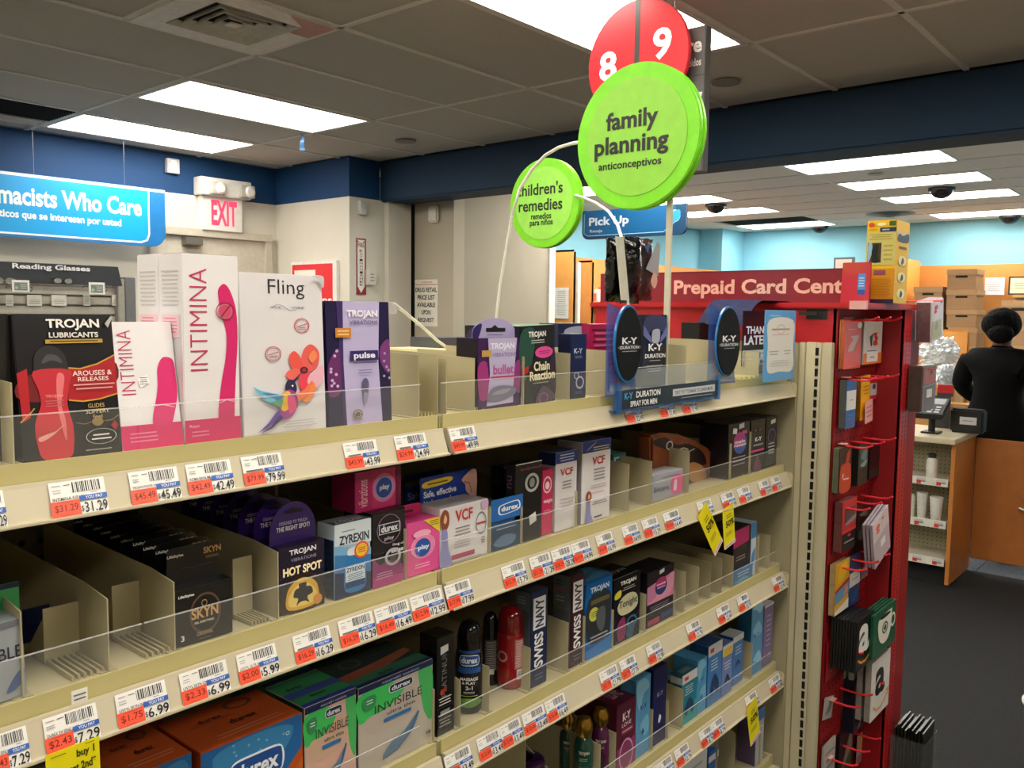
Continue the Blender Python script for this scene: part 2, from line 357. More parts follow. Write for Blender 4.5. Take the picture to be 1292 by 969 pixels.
# ------------------------------------------------------------------ left wall: door, signs, glasses rack
Y = 6.17
d = E('door_1', (3.64, Y, 0), 'x', 'x'); del d['label'], d['category']; d['kind'] = 'structure'
xa, xb = 3.16, 4.08; zt = CZ+.545
B().box(xa, xb, Y-.02, Y-.004, 0, zt).build('door_leaf', M('cfcabb', .6), d)
b = B().box(xa-.06, xa, Y-.05, Y, 0, zt+.05).box(xb, xb+.06, Y-.05, Y, 0, zt+.05).box(xa-.06, xb+.06, Y-.055, Y, zt, zt+.06); b.build('door_frame', M('c9c4b4', .5), d, bevel=.004)
B().box(3.36, 3.5, Y-.09, Y-.02, zt-.07, zt-.01).build('door_closer', M('7d7a70', .4, .5), d, bevel=.004)
# emergency light with exit sign
p0 = at(252, 247, 1, 6.08); p1 = at(313, 250, 1, 6.08); zt_, zb_ = at(252, 222, 1, 6.08).z, at(310, 294, 1, 6.08).z
t = E('exit_sign', ((p0.x+p1.x)/2, 6.12, zb_), 'white exit sign with red letters under twin emergency lamps', 'exit sign')
zm = at(260, 246, 1, 6.08).z
B().box(p0.x+.03, p1.x-.04, 6.1, Y, zb_, zm).build('sign_housing', M('e9e8e2', .4), t, bevel=.004)
printed('lettering', t, (p0.x+.03, 6.1, zb_), (p1.x-p0.x-.07, 0, 0), (0, 0, zm-zb_), [('t', 'EXIT', .22, .16, .86, .9, M('ff3350', .5, 0, 0, emit=1.2), .035)])
B().box(p0.x, p1.x+.02, 6.06, Y, zm, zt_).build('lamp_housing', M('e4e3dc', .4), t, bevel=.006)
for x in (p0.x+.13, p1.x-.03):
    l = B().box(x-.065, x+.065, 6.03, 6.06, zm+.01, zt_-.03).build('lamp_head', M('c9c8c2', .2), t, bevel=.006)
    B().lathe([(.03, 0), (.045, .012)], (x+.02, 6.018, (zm+zt_)/2-.01), axis=1, n=16).build('lens', M('f6f4ec', .15), l)
def plate(name, q0, q1, ax, v, th, mat, label, cat, ops=None, bevel=.003, back=None, mk=P):
    """a flat fixture on a wall: pixel corners on plane ax=v; thickness away from the camera"""
    a = at(*q0, ax, v); c = at(*q1, ax, v)
    if ax == 1: o = B().box(min(a.x, c.x), max(a.x, c.x), v, v+th, min(a.z, c.z), max(a.z, c.z)).build(name, mat, bevel=bevel); O = (min(a.x, c.x), v, min(a.z, c.z)); U = (abs(c.x-a.x), 0, 0)
    else: o = B().box(v, v+th, min(a.y, c.y), max(a.y, c.y), min(a.z, c.z), max(a.z, c.z)).build(name, mat, bevel=bevel); O = (v, max(a.y, c.y), min(a.z, c.z)); U = (0, -abs(c.y-a.y), 0)
    if ops: printed('print', o, O, U, (0, 0, abs(a.z-c.z)), ops, mk=mk)
    return T(o, label, cat)
o = plate('strobe_alarm', (211, 199), (227, 219.5), 1, 6.13, .04, M('cfcfd0', .3), 'small white strobe on the blue band left of the exit sign', 'alarm', [('r', .3, .25, .75, .9, 'f2f2f2')])
# hanging pharmacist banner
p0 = at(208, 245, 1, 5.95); zl = at(208, 312, 1, 5.95).z; xL = 1.2; zt_ = p0.z+.03; zb_ = zl
t = E('hanging_banner', ((xL+p0.x)/2, 5.95, zb_), 'bright blue hanging banner with white lettering and white outline', 'sign')
hgt = zt_-zb_; pl = []
b = B(); r = .1; pl = [(xL, 5.95, zb_), (p0.x-r, 5.95, zb_)]+[(p0.x-r+r*math.sin(k*math.pi/12), 5.95, zb_+r-r*math.cos(k*math.pi/12)) for k in range(1, 7)]+[(p0.x, 5.95, zt_), (xL, 5.95, zt_)]
b.prism(pl, (0, .02, 0)); b.build('panel', M('0f6fb2', .5), t)
Wd = p0.x-xL
U = 1/Wd
def bx(x): return (at(x, 280, 1, 5.95).x-xL)/Wd
printed('inner_print', t, (xL, 5.95, zb_), (Wd, 0, 0), (0, 0, hgt), [
    ('p', [(0, .045), (bx(178), .045), (bx(186), .09), (bx(189), .2), (bx(189), .93), (0, .93)], 'f4f6f8'),
    ('p', [(0, .075), (bx(177), .075), (bx(184), .11), (bx(187), .21), (bx(187), .965), (0, .965)], '14a0e6'),
    ('r', 0, .945, 1, .99, 'f4f6f8'),
    ('T', 'Pharmacists Who Care', (1.82-xL)/Wd, .50, bx(179), .80, 'f4fafc'),
    ('T', 'Farmaceuticos que se interesan por usted', (1.82-xL)/Wd, .265, bx(153), .42, 'f4fafc')])
for xq in (43, 157): p = at(xq, 225, 1, 5.96); B().tube([(p.x, 5.96, zt_), (p.x, 5.96, H)], .0005, 5).build('hanging_wire', M('c8c8c8', .3, .8), t)
# reading glasses rack
YR = 5.72; h0 = at(0, 330, 1, YR); h1 = at(150, 337, 1, YR); hb = at(150, 361, 1, YR).z; xl = 1.5
t = E('glasses_rack', (2.1, YR+.1, 0), 'grey slatted rack of reading glasses with dark header', 'display rack')
hd = B().prism([(xl, YR-.03, h1.z), (h1.x-.02, YR-.03, h1.z), (h1.x+.02, YR, hb), (xl, YR, hb)], (0, .02, 0)).build('header', M('4b4f55', .45), t)
printed('lettering', t, (xl, YR-.032, hb), (h1.x-xl, 0, 0), (0, .001, h1.z-hb), [('T', 'Reading Glasses', (at(13, 340, 1, YR).x-xl)/(h1.x-xl), .62, (at(111, 340, 1, YR).x-xl)/(h1.x-xl), .95, 'eceef0')])
zz = hb-.01
for k in range(14):
    B().box(xl, h1.x-.01, YR+.05, YR+.07, zz-.055, zz-.005).build('slat', M('b3afa3', .5), t, bevel=.004); zz -= .062
B().box(xl, h1.x, YR+.07, YR+.09, 0, hb).build('back_panel', M('85827a', .6), t)
B().box(h1.x-.01, h1.x+.035, YR, YR+.09, 0, hb+.05).build('post', M('9b988e', .5), t, bevel=.004); B().box(h1.x+.045, h1.x+.12, YR+.02, YR+.09, 0, hb+.06).build('side_post', M('6d6e70', .5), t, bevel=.004)
gl = None
def glasses(px, label, kind):
    p = at(px, 352 if kind else 362, 1, YR-.02)
    g = E('reading_glasses', (p.x, YR-.02, p.z), label, 'glasses', 'reading glasses on the rack'); fm = M('17161a' if kind != 2 else '8a8478', .3)
    for s in (-1, 1):
        c = (p.x+s*.032, YR-.04, p.z-.012); pts = [(c[0]+.026*math.cos(a*math.pi/8), c[1], c[2]+.018*math.sin(a*math.pi/8)) for a in range(17)]
        B().tube(pts, .0022, 6).build('rim', fm, g); B().tube([(p.x+s*.06, YR-.04, p.z), (p.x+s*.062, YR+.03, p.z+.004), (p.x+s*.058, YR+.045, p.z-.01)], .002, 6).build('temple_arm', fm, g)
        B().lathe([(.025, 0), (.025, .001)], c, axis=1, n=16, sx=.7).build('lens', clear(.25), g)
    B().tube([(p.x-.008, YR-.04, p.z-.008), (p.x+.008, YR-.04, p.z-.008)], .002, 6).build('bridge', fm, g)
for px_, lb, k in ((26, 'folded dark reading glasses under the left clear tag', 0), (78, 'thin black reading glasses between the two clear tags', 1), (122, 'dark reading glasses under the right clear tag', 0), (4, 'black reading glasses at the left edge of the rack', 2)): glasses(px_, lb, k)
for a, c, lb in (((15, 353), (37.5, 368.5), 'left clear tag holder on the glasses rack'), ((112, 356), (132.5, 371.5), 'right clear tag holder on the glasses rack')):
    plate('tag_holder', a, c, 1, YR-.08, .004, M('e9e9e4', .3), lb, 'tag', [('r', .12, .12, .88, .8, '7d8580'), ('e', .25, .35, .1, .14, '9fc0a8'), ('l', 3, .45, .25, .85, .7, 'c4c8c4')], bevel=0)
for i, (a, b2) in enumerate(((7, 17), (34, 53), (65, 84), (105, 114), (141, 156))):
    plate('price_card', (a, 372), (b2, 386), 1, YR+.03, .003, M('dedbd0', .5), ['pale price card at the left edge of the glasses rack', 'pale price card right of the left clear tag', 'pale price card in the middle of the glasses rack', 'pale price card behind the right clear tag', 'pale price card at the right end of the glasses rack'][i], 'price tag', [('l', 3, .1, .15, .9, .6, '8d8a80')], bevel=0)
# red and white wall sign, extinguisher sign, small boxes, sensor
plate('wall_sign', (367, 331), (425, 420), 0, 4.18, .03, M('eceae4', .4), 'red wall sign with white border behind the bird carton', 'sign', [('r', .03, .03, .92, .96, 'e8313c'), ('r', .08, .78, .55, .88, 'f3efe9'), ('T', 'Solutions', -.0+.02, .38, .9, .52, 'f6f2ee')])
plate('fire_extinguisher_sign', (449, 300), (462, 372), 1, 5.212, .006, M('f0ece4', .4), 'red and white fire extinguisher arrow sign on the white return wall', 'sign',
      [('r', 0, 0, 1, 1, '8e1220'), ('p', [(.15, .15), (.5, .03), (.85, .15), (.85, .93), (.15, .93)], 'f1ece2'), ('p', [(.1, .97), (.5, .9), (.9, .97)], 'f1ece2'), ('T', 'FIRE', .18, .84, .82, .92, '9a1824')]+
      [('t', ch, .35, .80-.055*i-.04, .65, .80-.055*i, '2a1a1a') for i, ch in enumerate('EXTINGUISHER')], bevel=0)
plate('thermostat_box', (464.5, 340), (475, 360), 1, 5.18, .04, M('d8d5c9', .5), 'small white wall box beside the extinguisher sign', 'wall box', [('l', 3, .25, .2, .75, .8, '8e8b80')])
plate('strobe_alarm', (455, 252.5), (463.5, 271), 1, 5.18, .04, M('c9c9c6', .3), 'small white strobe just under the blue band corner', 'alarm')
o = plate('motion_sensor', (539, 260), (551, 280), 0, 4.79, .04, M('dedacf', .4), 'white motion sensor high on the beige alcove wall', 'sensor', bevel=.012)
o = plate('paper_notice', (523.5, 353), (552, 412), 0, 4.826, .003, M('e5e1d3', .6), 'paper notice about the drug retail price list', 'notice', [('t', 'ATTENTION', .3, .92, .75, .96, 'b04038'), ('r', .02, .885, .98, .9, 'c0504a'), ('T', 'DRUG RETAIL', .03, .73, .97, .83, '2c2a26'), ('T', 'PRICE LIST', .12, .57, .88, .67, '2c2a26'), ('T', 'AVAILABLE', .1, .41, .9, .51, '2c2a26'), ('T', 'UPON', .3, .25, .7, .35, '2c2a26'), ('T', 'REQUEST', .15, .08, .85, .18, '2c2a26')], bevel=0)
# ------------------------------------------------------------------ gondola shelving
YF = .843; YS = 1.25; X1, X2 = .843, 2.055; XE = 2.06
ZR = [CZ-.163, CZ-.386, CZ-.638, CZ-.894, CZ-1.14]
cream = M('c6bda3', .4, 0, .03, 12); yellow = M('bfb57f', .45, 0, .03, 12); tan_m = M('aca382', .45, 0, .04, 9); dark_back = M('8d866c', .6, 0, .05, 9)
post_m = M('c9c1a2', .42, 0, .03, 9)
def rail_pt(x, s, off=0):            # s 0 top .. 1 bottom of the sloped price rail; off outwards
    return Vector((x, YF-.014*s-off, 0)), .0345*s
LETT = ['top', 'second', 'third', 'fourth', 'lowest']
bays = []
for bi, (xa, xb) in enumerate(((X1-1.22, X1-.002), (X1+.004, X2))):
    g = E('shelving_bay', ((xa+xb)/2, 1.1, 0), ['cream metal shelving bay in the left half, nearest the viewer', 'cream metal shelving bay in the right half, up to the slotted end post'][bi], 'shelving', 'shelving bays of the aisle'); bays.append(g)
    bp = B().box(xa, xb, YS-.006, YS+.006, .1, ZR[0]+.03).build('back_panel', dark_back, g)
    if bi == 0:
        hs = B()      # peg holes that show on the back of the second shelf space
        for i in range(46):
            for j in range(9): hs.lathe([(.0045, 0), (.0045, .002)], (xa+.03+.0254*i, YS-.008, ZR[1]+.04+.0254*j), axis=1, n=6)
        hs.build('peg_hole', M('0b0a08', .9), bp)['kind'] = 'stuff'
    for si, z in enumerate(ZR):
        xr = xb if not (bi == 1 and si) else xb-.002*si
        sh = B().box(xa, xb, YF+.0115, YS-.008, z-.022, z+.0155).build('shelf', M('b9b08e', .5, 0, .03, 9), g)
        # price rail: thin profile running along the shelf front
        pr = [(YF+.004, z), (YF-.003, z+.001), (YF-.004, z-.003), (YF-.0145, z-.0315), (YF-.019, z-.0325), (YF-.019, z-.0355), (YF-.010, z-.0355), (YF+.004, z-.012)]
        B().prism([(xa+.001, y, q) for y, q in pr], (xr-xa-.002-(.012 if bi == 1 else 0), 0, 0)).build('price_rail', cream, sh, bevel=.0006)
        if bi == 1:   # rounded end cap of the rail
            B().box(xr-.013, xr-.002, YF-.016, YF+.003, z-.035, z-.002).build('rail_end_cap', cream, sh, bevel=.004)
        B().box(xa+.002, xr-.022*bi-.002, YF+.006, YF+.009, z-.003, z+.0185).box(xa+.002, xr-.022*bi-.002, YF+.009, YF+.0113, z-.01, z+.0155).build('front_lip', yellow, sh)
        fh = [.062, .058, .052, .052, .05][si]
        if si < 4:
            n = 2 if bi else 3
            for k in range(n):
                a = xa+(xb-xa-.03)*k/n; c = xa+(xb-xa-.03)*(k+1)/n
                B().box(a+.001, c-.001, YF+.0100, YF+.0110, z+.0186, z+fh).build('clear_fence', clear(.05), sh)
                B().box(a+.001, c-.001, YF+.0098, YF+.0114, z+fh, z+fh+.0012).build('fence_edge', clear(.3, 'ffffff'), sh)
    B().box(xa, xb, YF+.03, YF+.05, 0, .1).build('kick_plate', M('6d6a60', .5), g)
    # far side of the aisle run: a top shelf seen over the top
    B().box(xa, xb, YS+.008, YS+.37, ZR[0]-.06, ZR[0]-.04).build('far_shelf', tan_m, g)
ep = E('end_post', (XE+.02, .8, 0), 'cream slotted end post at the right end of the shelving', 'post')
ZT = CZ-.0665
XP = 2.074
B().box(XP-.012, XP+.02, .835, YS, .02, ZT-.002).build('end_panel', M('a59d7f', .5, 0, .03, 9), ep)
po = B().box(XP, XP+.012, .820, .836, .02, ZT).box(XP-.004, XP+.012, .790, .8165, .02, ZT+.001).box(XP-.001, XP+.012, .7725, .7795, .02, ZT).box(XP-.006, XP+.012, .752, .7735, .02, ZT+.001)
# the slotted strip: solid bars between the holes
z = ZT-.004; n = 0
strip = B().box(XP, XP+.012, .7915, .7945, .02, ZT)
po.build('post_profile', post_m, ep, bevel=.0015)
S0 = B().box(XP-.003, XP+.012, .7795, .790, .02, ZT).build('slot_strip', post_m, ep)
sl = None; zz = ZT-.012
for i in range(58):
    if sl is None: sl = B().box(XP-.0045, XP-.0028, .7855, .7930, zz-.0185, zz).build('slot', M('050505', .95), ep); z0 = zz
    else: o = sl.copy(); COL.link(o); o.parent = ep; o.location = (0, 0, zz-z0)
    zz -= .0254
# ------------------------------------------------------------------ cartons
def front_rect(q, Y):
    xl, yt, xr = q; a = at(xl, yt, 1, Y); y = yt
    for _ in range(4): b_ = at(xr, y, 1, Y); y = proj((b_.x, Y, a.z))[1]
    return a.x, b_.x, a.z
def carton(name, label, cat, sh, q, D, col, front=(), side=(), top=(), Y=.862, group=None, lean=0, sc=None, tc=None, zb=None, rough=.35, bev=.0009, dx=0, pitch=0, tab=None, mk=P, xb=None):
    x0, x1, zt = front_rect(q, Y); zb = ZR[sh]+.0165 if zb is None else zb
    if xb:      # leaning back: the foot is given too, the top recedes
        for k in (0, 1):
            y = 560
            for _ in range(5): pp = at(xb[k], y, 1, Y); y = proj((pp.x, Y, zb))[1]
            if k == 0: x0 = pp.x
            else: x1 = pp.x
        d = ray(q[0], q[1]); t_ = x0/d.x; yt_ = t_*d.y; zt_ = CZ+t_*d.z
        pitch = -math.degrees(math.atan2(yt_-Y, zt_-zb)); zt = zb+math.hypot(yt_-Y, zt_-zb); D = min(D, .05) if D > 0 else D
    if D < 0: D = at(-D, q[1], 0, x0).y-Y
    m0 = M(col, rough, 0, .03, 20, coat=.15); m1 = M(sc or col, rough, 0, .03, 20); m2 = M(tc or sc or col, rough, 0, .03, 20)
    cx = (x0+x1)/2
    o = B().box(x0, x1, Y, Y+D, zb, zt, ms=[1, 2, 0, 1, 1, 1]).build(name, [m0, m1, m2], origin=(cx, Y, zb), bevel=bev)
    if front: printed('front_print', o, (x0, Y, zb), (x1-x0, 0, 0), (0, 0, zt-zb), list(front), mk=mk)
    if side: printed('side_print', o, (x0, Y+D, zb), (0, -D, 0), (0, 0, zt-zb), list(side), mk=mk)
    if top: printed('top_print', o, (x0, Y, zt), (x1-x0, 0, 0), (0, D, 0), list(top), mk=mk)
    if tab:   # hang tab: (height, material colour, ops, shape)
        h, c, ops, shape, yb = tab; W = x1-x0; yt_ = Y+D*yb
        if shape == 'arc': pl = [(x0, yt_, zt)]+[(cx-W/2*math.cos(k*math.pi/14), yt_, zt+h*(.25+.75*math.sin(k*math.pi/14))) for k in range(15)]+[(x1, yt_, zt)]
        else: pl = [(x0+.002, yt_, zt), (x0+.004, yt_, zt+h*.93), (x0+.009, yt_, zt+h), (x1-.009, yt_, zt+h), (x1-.004, yt_, zt+h*.93), (x1-.002, yt_, zt)]
        tb_ = B().prism(pl, (0, .0009, 0)).build('hang_tab', M(c, rough, 0, .02), o)
        if ops: printed('print', tb_, (x0, yt_, zt), (W, 0, 0), (0, 0, h), list(ops))
    T(o, label, cat, group)
    if lean or pitch: o.rotation_euler = (math.radians(pitch), math.radians(lean), 0)
    if dx: o.location.x += dx
    return o
R_, E_, O_, P_, C_, L_, S_ = 'r', 'e', 'o', 'p', 'c', 'l', 's'
# ---- top shelf, left bay
carton('product_box', 'plain black box edge at the far left behind the red bottle carton', 'box', 0, (-40, 396, 11), .09, '141316', Y=.885)
carton('product_box', 'black carton picturing a red waisted bottle with black cap', 'box', 0, (14, 396, 137), .03, '17151a', [
    (C_, [(.02, .55), (.35, .62), (.7, .52), (.98, .66), (.98, .5), (.5, .4), (.02, .42)], '6e1018'),
    (P_, [(0, .60), (.1, .63), (.1, .3), (.02, .27)], 'b31622'),
    (S_, [(0, .27), (.1, .33), (.14, .36)], .008, 'c79a3c'),
    (P_, [(.48, .62), (.62, .61), (.8, .64), (.99, .70), (.99, .43), (.8, .40), (.6, .39), (.48, .405)], 'a91723'),
    (S_, [(.48, .625), (.62, .615), (.8, .645), (.99, .705)], .01, 'c79a3c'), (S_, [(.48, .40), (.62, .385), (.8, .395), (.99, .425)], .01, 'c79a3c'),
    (C_, [(.16, .62), (.18, .72), (.26, .775), (.38, .775), (.47, .72), (.5, .62), (.5, .6), (.16, .6)], '232125'),
    (C_, [(.24, .66), (.3, .72), (.4, .71), (.44, .66), (.34, .68)], '4a484c'),
    (C_, [(.155, .61), (.51, .61), (.49, .5), (.46, .37), (.5, .22), (.49, .08), (.44, .005), (.2, .005), (.14, .1), (.13, .25), (.2, .38), (.19, .48)], 'c02836'),
    (C_, [(.38, .58), (.45, .57), (.42, .45), (.4, .37), (.43, .25), (.42, .12), (.38, .25), (.36, .4)], 'e0747a'),
    (C_, [(.16, .16), (.35, .2), (.42, .24), (.3, .17), (.18, .13)], 'e5a79c'),
    ('t', 'TROJAN', .25, .42, .42, .445, 'e2a0a0'), ('l', 3, .24, .36, .43, .41, 'c86a70'),
    ('T', 'TROJAN', .31, .885, .85, .965, 'ece8e2'), ('T', 'LUBRICANTS', .33, .835, .83, .872, 'd8d4ce'), (R_, .29, .795, .87, .823, 'b7933a'), ('l', 1, .32, .80, .84, .82, '4a3a12'),
    ('t', 'AROUSES &', .53, .565, .94, .6, 'f0dcd8', .012), ('t', 'RELEASES', .58, .525, .9, .555, 'f0dcd8', .012), ('l', 2, .53, .46, .96, .515, 'd99c98'),
    ('t', 'GLIDES', .66, .335, .83, .365, 'b9a06a'), ('t', 'SLIPPERY', .63, .295, .88, .325, 'c7b070'), ('t', 'feel', .7, .26, .8, .285, 'b9a06a'), (E_, .745, .235, .06, .03, '8d7440'),
    (S_, [(.52, .24), (.6, .225), (.68, .235)], .005, '8d7440'), (S_, [(.82, .235), (.9, .24), (.97, .27)], .005, '8d7440'), (O_, .77, .13, .16, .055, .04, 'd8d4ce'), ('l', 2, .66, .1, .88, .155, 'e2deda'),
    (P_, [(.88, .2), (.92, .235), (.96, .2), (.92, .165)], 'a91723'), ('l', 1, .56, .03, .9, .05, '9a968f'), (P_, [(.9, .93), (.97, .985), (.985, .97), (.93, .90)], 'b4b0ac')],
    xb=(30, 155), rough=.25, sc='0e0d10')
tall = [('v', 'INTIMINA', .12, .385, .42, .925, 'c2305c', -.014), (C_, [(.62, .80), (.68, .84), (.76, .845), (.86, .80), (.95, .70), (.97, .55), (.93, .38), (.90, .22), (.86, .09), (.62, .09), (.60, .18), (.66, .32), (.74, .45), (.76, .58), (.68, .68)], 'd5246f'),
        (S_, [(.62, .205), (.75, .22), (.92, .205)], .005, 'f0b8cc'), (R_, 0, .0, 1, .125, 'd11f63'), (C_, [(.6, .03), (.86, .03), (.88, .14), (.62, .14)], 'cf2468'), ('t', 'Raya', .08, .08, .25, .1, 'f3b8cc'), ('l', 2, .08, .03, .45, .07, 'e582a5'),
        (O_, .74, .70, .17, .052, .08, 'b32a4a'), (E_, .74, .70, .13, .04, 'd0496f'), (O_, .74, .70, .13, .04, .1, 'c88a92'), (S_, [(.66, .67), (.82, .73)], .008, '8f2238')]
side_t = [('l', 9, .12, .72, .88, .92, 'c9c5c8'), (R_, .1, .56, .9, .68, 'f3ccd6'), ('l', 5, .16, .58, .8, .67, 'e0899f')]
o = carton('product_box', 'tall white carton with upright rose lettering and long pink curved shape', 'box', 0, (228.5, 319, 300), -199.5, 'e9e7ea', tall, side_t, [(R_, .05, .1, .95, .95, 'b5284f')])
x0_, x1_, zt_ = front_rect((228.5, 319, 300), .862); D1 = at(199.5, 319, 0, x0_).y-.862
b2_ = B().box(x0_, x1_, .862+D1+.001, .862+2*D1, ZR[0]+.0165, zt_+.001, ms=[0]*6).build('product_box', [M('e9e7ea', .35, 0, .03, 20)], bevel=.0009)
T(b2_, 'second tall white carton directly behind the tall pink curve carton', 'box')
printed('side_print', b2_, (x0_, .862+2*D1, ZR[0]+.0165), (0, -D1, 0), (0, 0, zt_-ZR[0]-.0165), side_t); printed('top_print', b2_, (x0_, .862+D1, zt_+.001), (x1_-x0_, 0, 0), (0, D1, 0), [(R_, .05, .1, .95, .95, 'b5284f')])
carton('product_box', 'small white carton with short pink curved shape and magenta base', 'box', 0, (138, 406, 224), .05, 'e6e4e7', [
    ('v', 'INTIMINA', .08, .43, .30, .935, 'c2305c', -.014), (R_, 0, 0, 1, .19, 'd11f63'),
    (C_, [(.68, .62), (.76, .70), (.86, .715), (.96, .68), (.98, .55), (.97, .40), (.88, .24), (.8, .17), (.55, .17), (.53, .25), (.62, .4), (.66, .5)], 'd5246f'), (S_, [(.56, .33), (.72, .335), (.9, .31)], .006, 'f2bccd'), ('l', 3, .1, .05, .6, .14, 'e582a5'),
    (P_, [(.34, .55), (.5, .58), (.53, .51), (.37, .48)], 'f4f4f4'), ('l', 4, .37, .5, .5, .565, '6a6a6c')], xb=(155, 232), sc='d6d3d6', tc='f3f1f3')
def stamp(u, v, c='c23a48'): return [(O_, u, v, .095, .048, .1, c), (O_, u, v, .075, .038, .06, '9a4048'), (S_, [(u-.06, v-.006), (u+.06, v+.012)], .005, c), ('l', 2, u-.05, v-.026, u+.05, v-.008, '55565a')]
fl = [('t', 'Fling', .33, .845, .77, .965, '2a2a30', -.006), ('t', 'WE', .36, .782, .48, .797, '8e8e94'), ('t', 'VIBE', .6, .782, .76, .797, '8e8e94'),
      (S_, [(.34, .785), (.44, .81), (.5, .80), (.58, .77), (.66, .775)], .004, '9a9aa0')]+stamp(.72, .675)+stamp(.36, .50)
def petals(cu, cv): return [(C_, [(cu-.02, cv+.02), (cu+.02, cv+.13), (cu+.12, cv+.17), (cu+.22, cv+.12), (cu+.2, cv+.03), (cu+.08, cv-.01)], 'e4605a'), (C_, [(cu, cv), (cu-.12, cv+.02), (cu-.16, cv+.09), (cu-.09, cv+.13), (cu-.01, cv+.08)], 'e8564c'),
    (C_, [(cu, cv), (cu-.1, cv+.02), (cu-.2, cv-.01), (cu-.16, cv-.05), (cu-.04, cv-.04)], 'ee6a5e'), (C_, [(cu+.03, cv), (cu-.05, cv-.06), (cu-.02, cv-.12), (cu+.1, cv-.15), (cu+.16, cv-.07)], 'e9475c'), (C_, [(cu+.1, cv-.02), (cu+.26, cv+.03), (cu+.26, cv-.06), (cu+.16, cv-.12), (cu+.06, cv-.08)], 'eab2c6'),
    (C_, [(cu+.02, cv-.12), (cu+.12, cv-.07), (cu+.16, cv-.13), (cu+.06, cv-.2), (cu-.02, cv-.18)], 'f08a4c'), (E_, cu+.02, cv+.005, .05, .022, '4a1a2a'), (E_, cu+.02, cv+.005, .025, .012, 'a03048'), (C_, [(cu+.08, cv+.09), (cu+.15, cv+.13), (cu+.19, cv+.09), (cu+.12, cv+.05)], 'f08a5a')]
fl += petals(.70, .385)+[
    (C_, [(.48, .30), (.53, .335), (.6, .315), (.62, .27), (.58, .24), (.5, .25)], '2c2a4e'), (P_, [(.57, .325), (.70, .385), (.585, .305)], '30305a'),
    (C_, [(.5, .27), (.6, .25), (.63, .18), (.56, .11), (.46, .085), (.4, .12), (.42, .2)], '9b3f8d'), (C_, [(.46, .26), (.54, .25), (.52, .16), (.44, .14), (.4, .2)], 'e8b234'), (C_, [(.5, .23), (.58, .22), (.6, .15), (.52, .12)], 'd84a7c'),
    (P_, [(.1, .305), (.2, .275), (.34, .255), (.45, .24), (.4, .185), (.28, .2), (.17, .235), (.26, .215), (.14, .27)], '66b4cf'), (P_, [(.2, .265), (.36, .25), (.46, .235), (.4, .2)], '3f7fb0'), (P_, [(.3, .2), (.45, .22), (.42, .16)], '58a07a'),
    (P_, [(.6, .24), (.72, .27), (.82, .33), (.76, .24), (.64, .19)], 'ea7a52'), (P_, [(.42, .14), (.36, .09), (.25, .045), (.14, .02), (.26, .075), (.36, .14)], '5b3f94'), (P_, [(.4, .12), (.28, .05), (.16, .015), (.3, .04), (.44, .1)], '3c2a6e'), (E_, .56, .295, .012, .006, 'f0f0f0'),
    ('l', 3, .42, .03, .86, .08, 'b9b7bb')]
fl.append((C_, [(.84, .995), (.93, .97), (.985, .92), (.99, .995)], 'c9c6c9'))
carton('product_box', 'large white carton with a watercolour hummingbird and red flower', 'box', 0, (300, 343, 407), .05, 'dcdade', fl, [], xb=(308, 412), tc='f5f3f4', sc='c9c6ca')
pu = [(P_, [(0, 0), (.24, 0), (.2, .5), (.24, 1), (0, 1)], '1c1240'), (P_, [(1, 0), (.8, 0), (.84, 1), (1, 1)], '1c1240'), (C_, [(.02, .5), (.2, .62), (.22, .3), (.02, .25)], '6a2a66'), (C_, [(.84, .62), (.99, .68), (.98, .4), (.84, .5)], '7a3a7c'), (P_, [(.16, 1), (.28, 1), (.26, .5), (.3, 0), (.22, 0), (.2, .5)], '3a2a66'),
      (P_, [(.26, 1), (.84, 1), (.80, .5), (.84, 0), (.27, 0), (.245, .5)], 'b9b0d8')]+[(E_, random.uniform(.04, .2), random.uniform(.3, .62), .022, .012, 'c4b4dc') for _ in range(9)]+[(E_, random.uniform(.86, .97), random.uniform(.35, .62), .02, .011, 'a9a0d0') for _ in range(6)]+[
      ('T', 'TROJAN', .30, .86, .79, .93, 'f4f2f8'), ('t', 'VIBRATIONS', .34, .815, .79, .845, '4a3c74', .01), (R_, .12, .71, .36, .785, 'c98434'), ('l', 2, .15, .72, .33, .775, 'f2cf90'),
      (R_, .33, .52, .78, .60, '2f2466'), ('T', 'pulse', .39, .522, .73, .588, 'ece8f6'), ('l', 1, .35, .49, .78, .51, '6a5c96'), ('l', 2, .42, .41, .7, .45, '7a6ea2'),
      (C_, [(.515, .25), (.5, .33), (.53, .37), (.58, .37), (.61, .33), (.595, .25), (.58, .2), (.53, .2)], '5a5678'), (C_, [(.53, .25), (.52, .19), (.55, .165), (.58, .19), (.58, .25)], '9a94b8'), (O_, .42, .085, .08, .04, .3, '8a7450'), (E_, .42, .085, .04, .02, '6a5a48')]
carton('product_box', 'purple and lilac carton with dark sides and a small wand picture', 'box', 0, (409.5, 379.5, 491.5), .04, '1c1240', pu, xb=(415, 494), rough=.22)

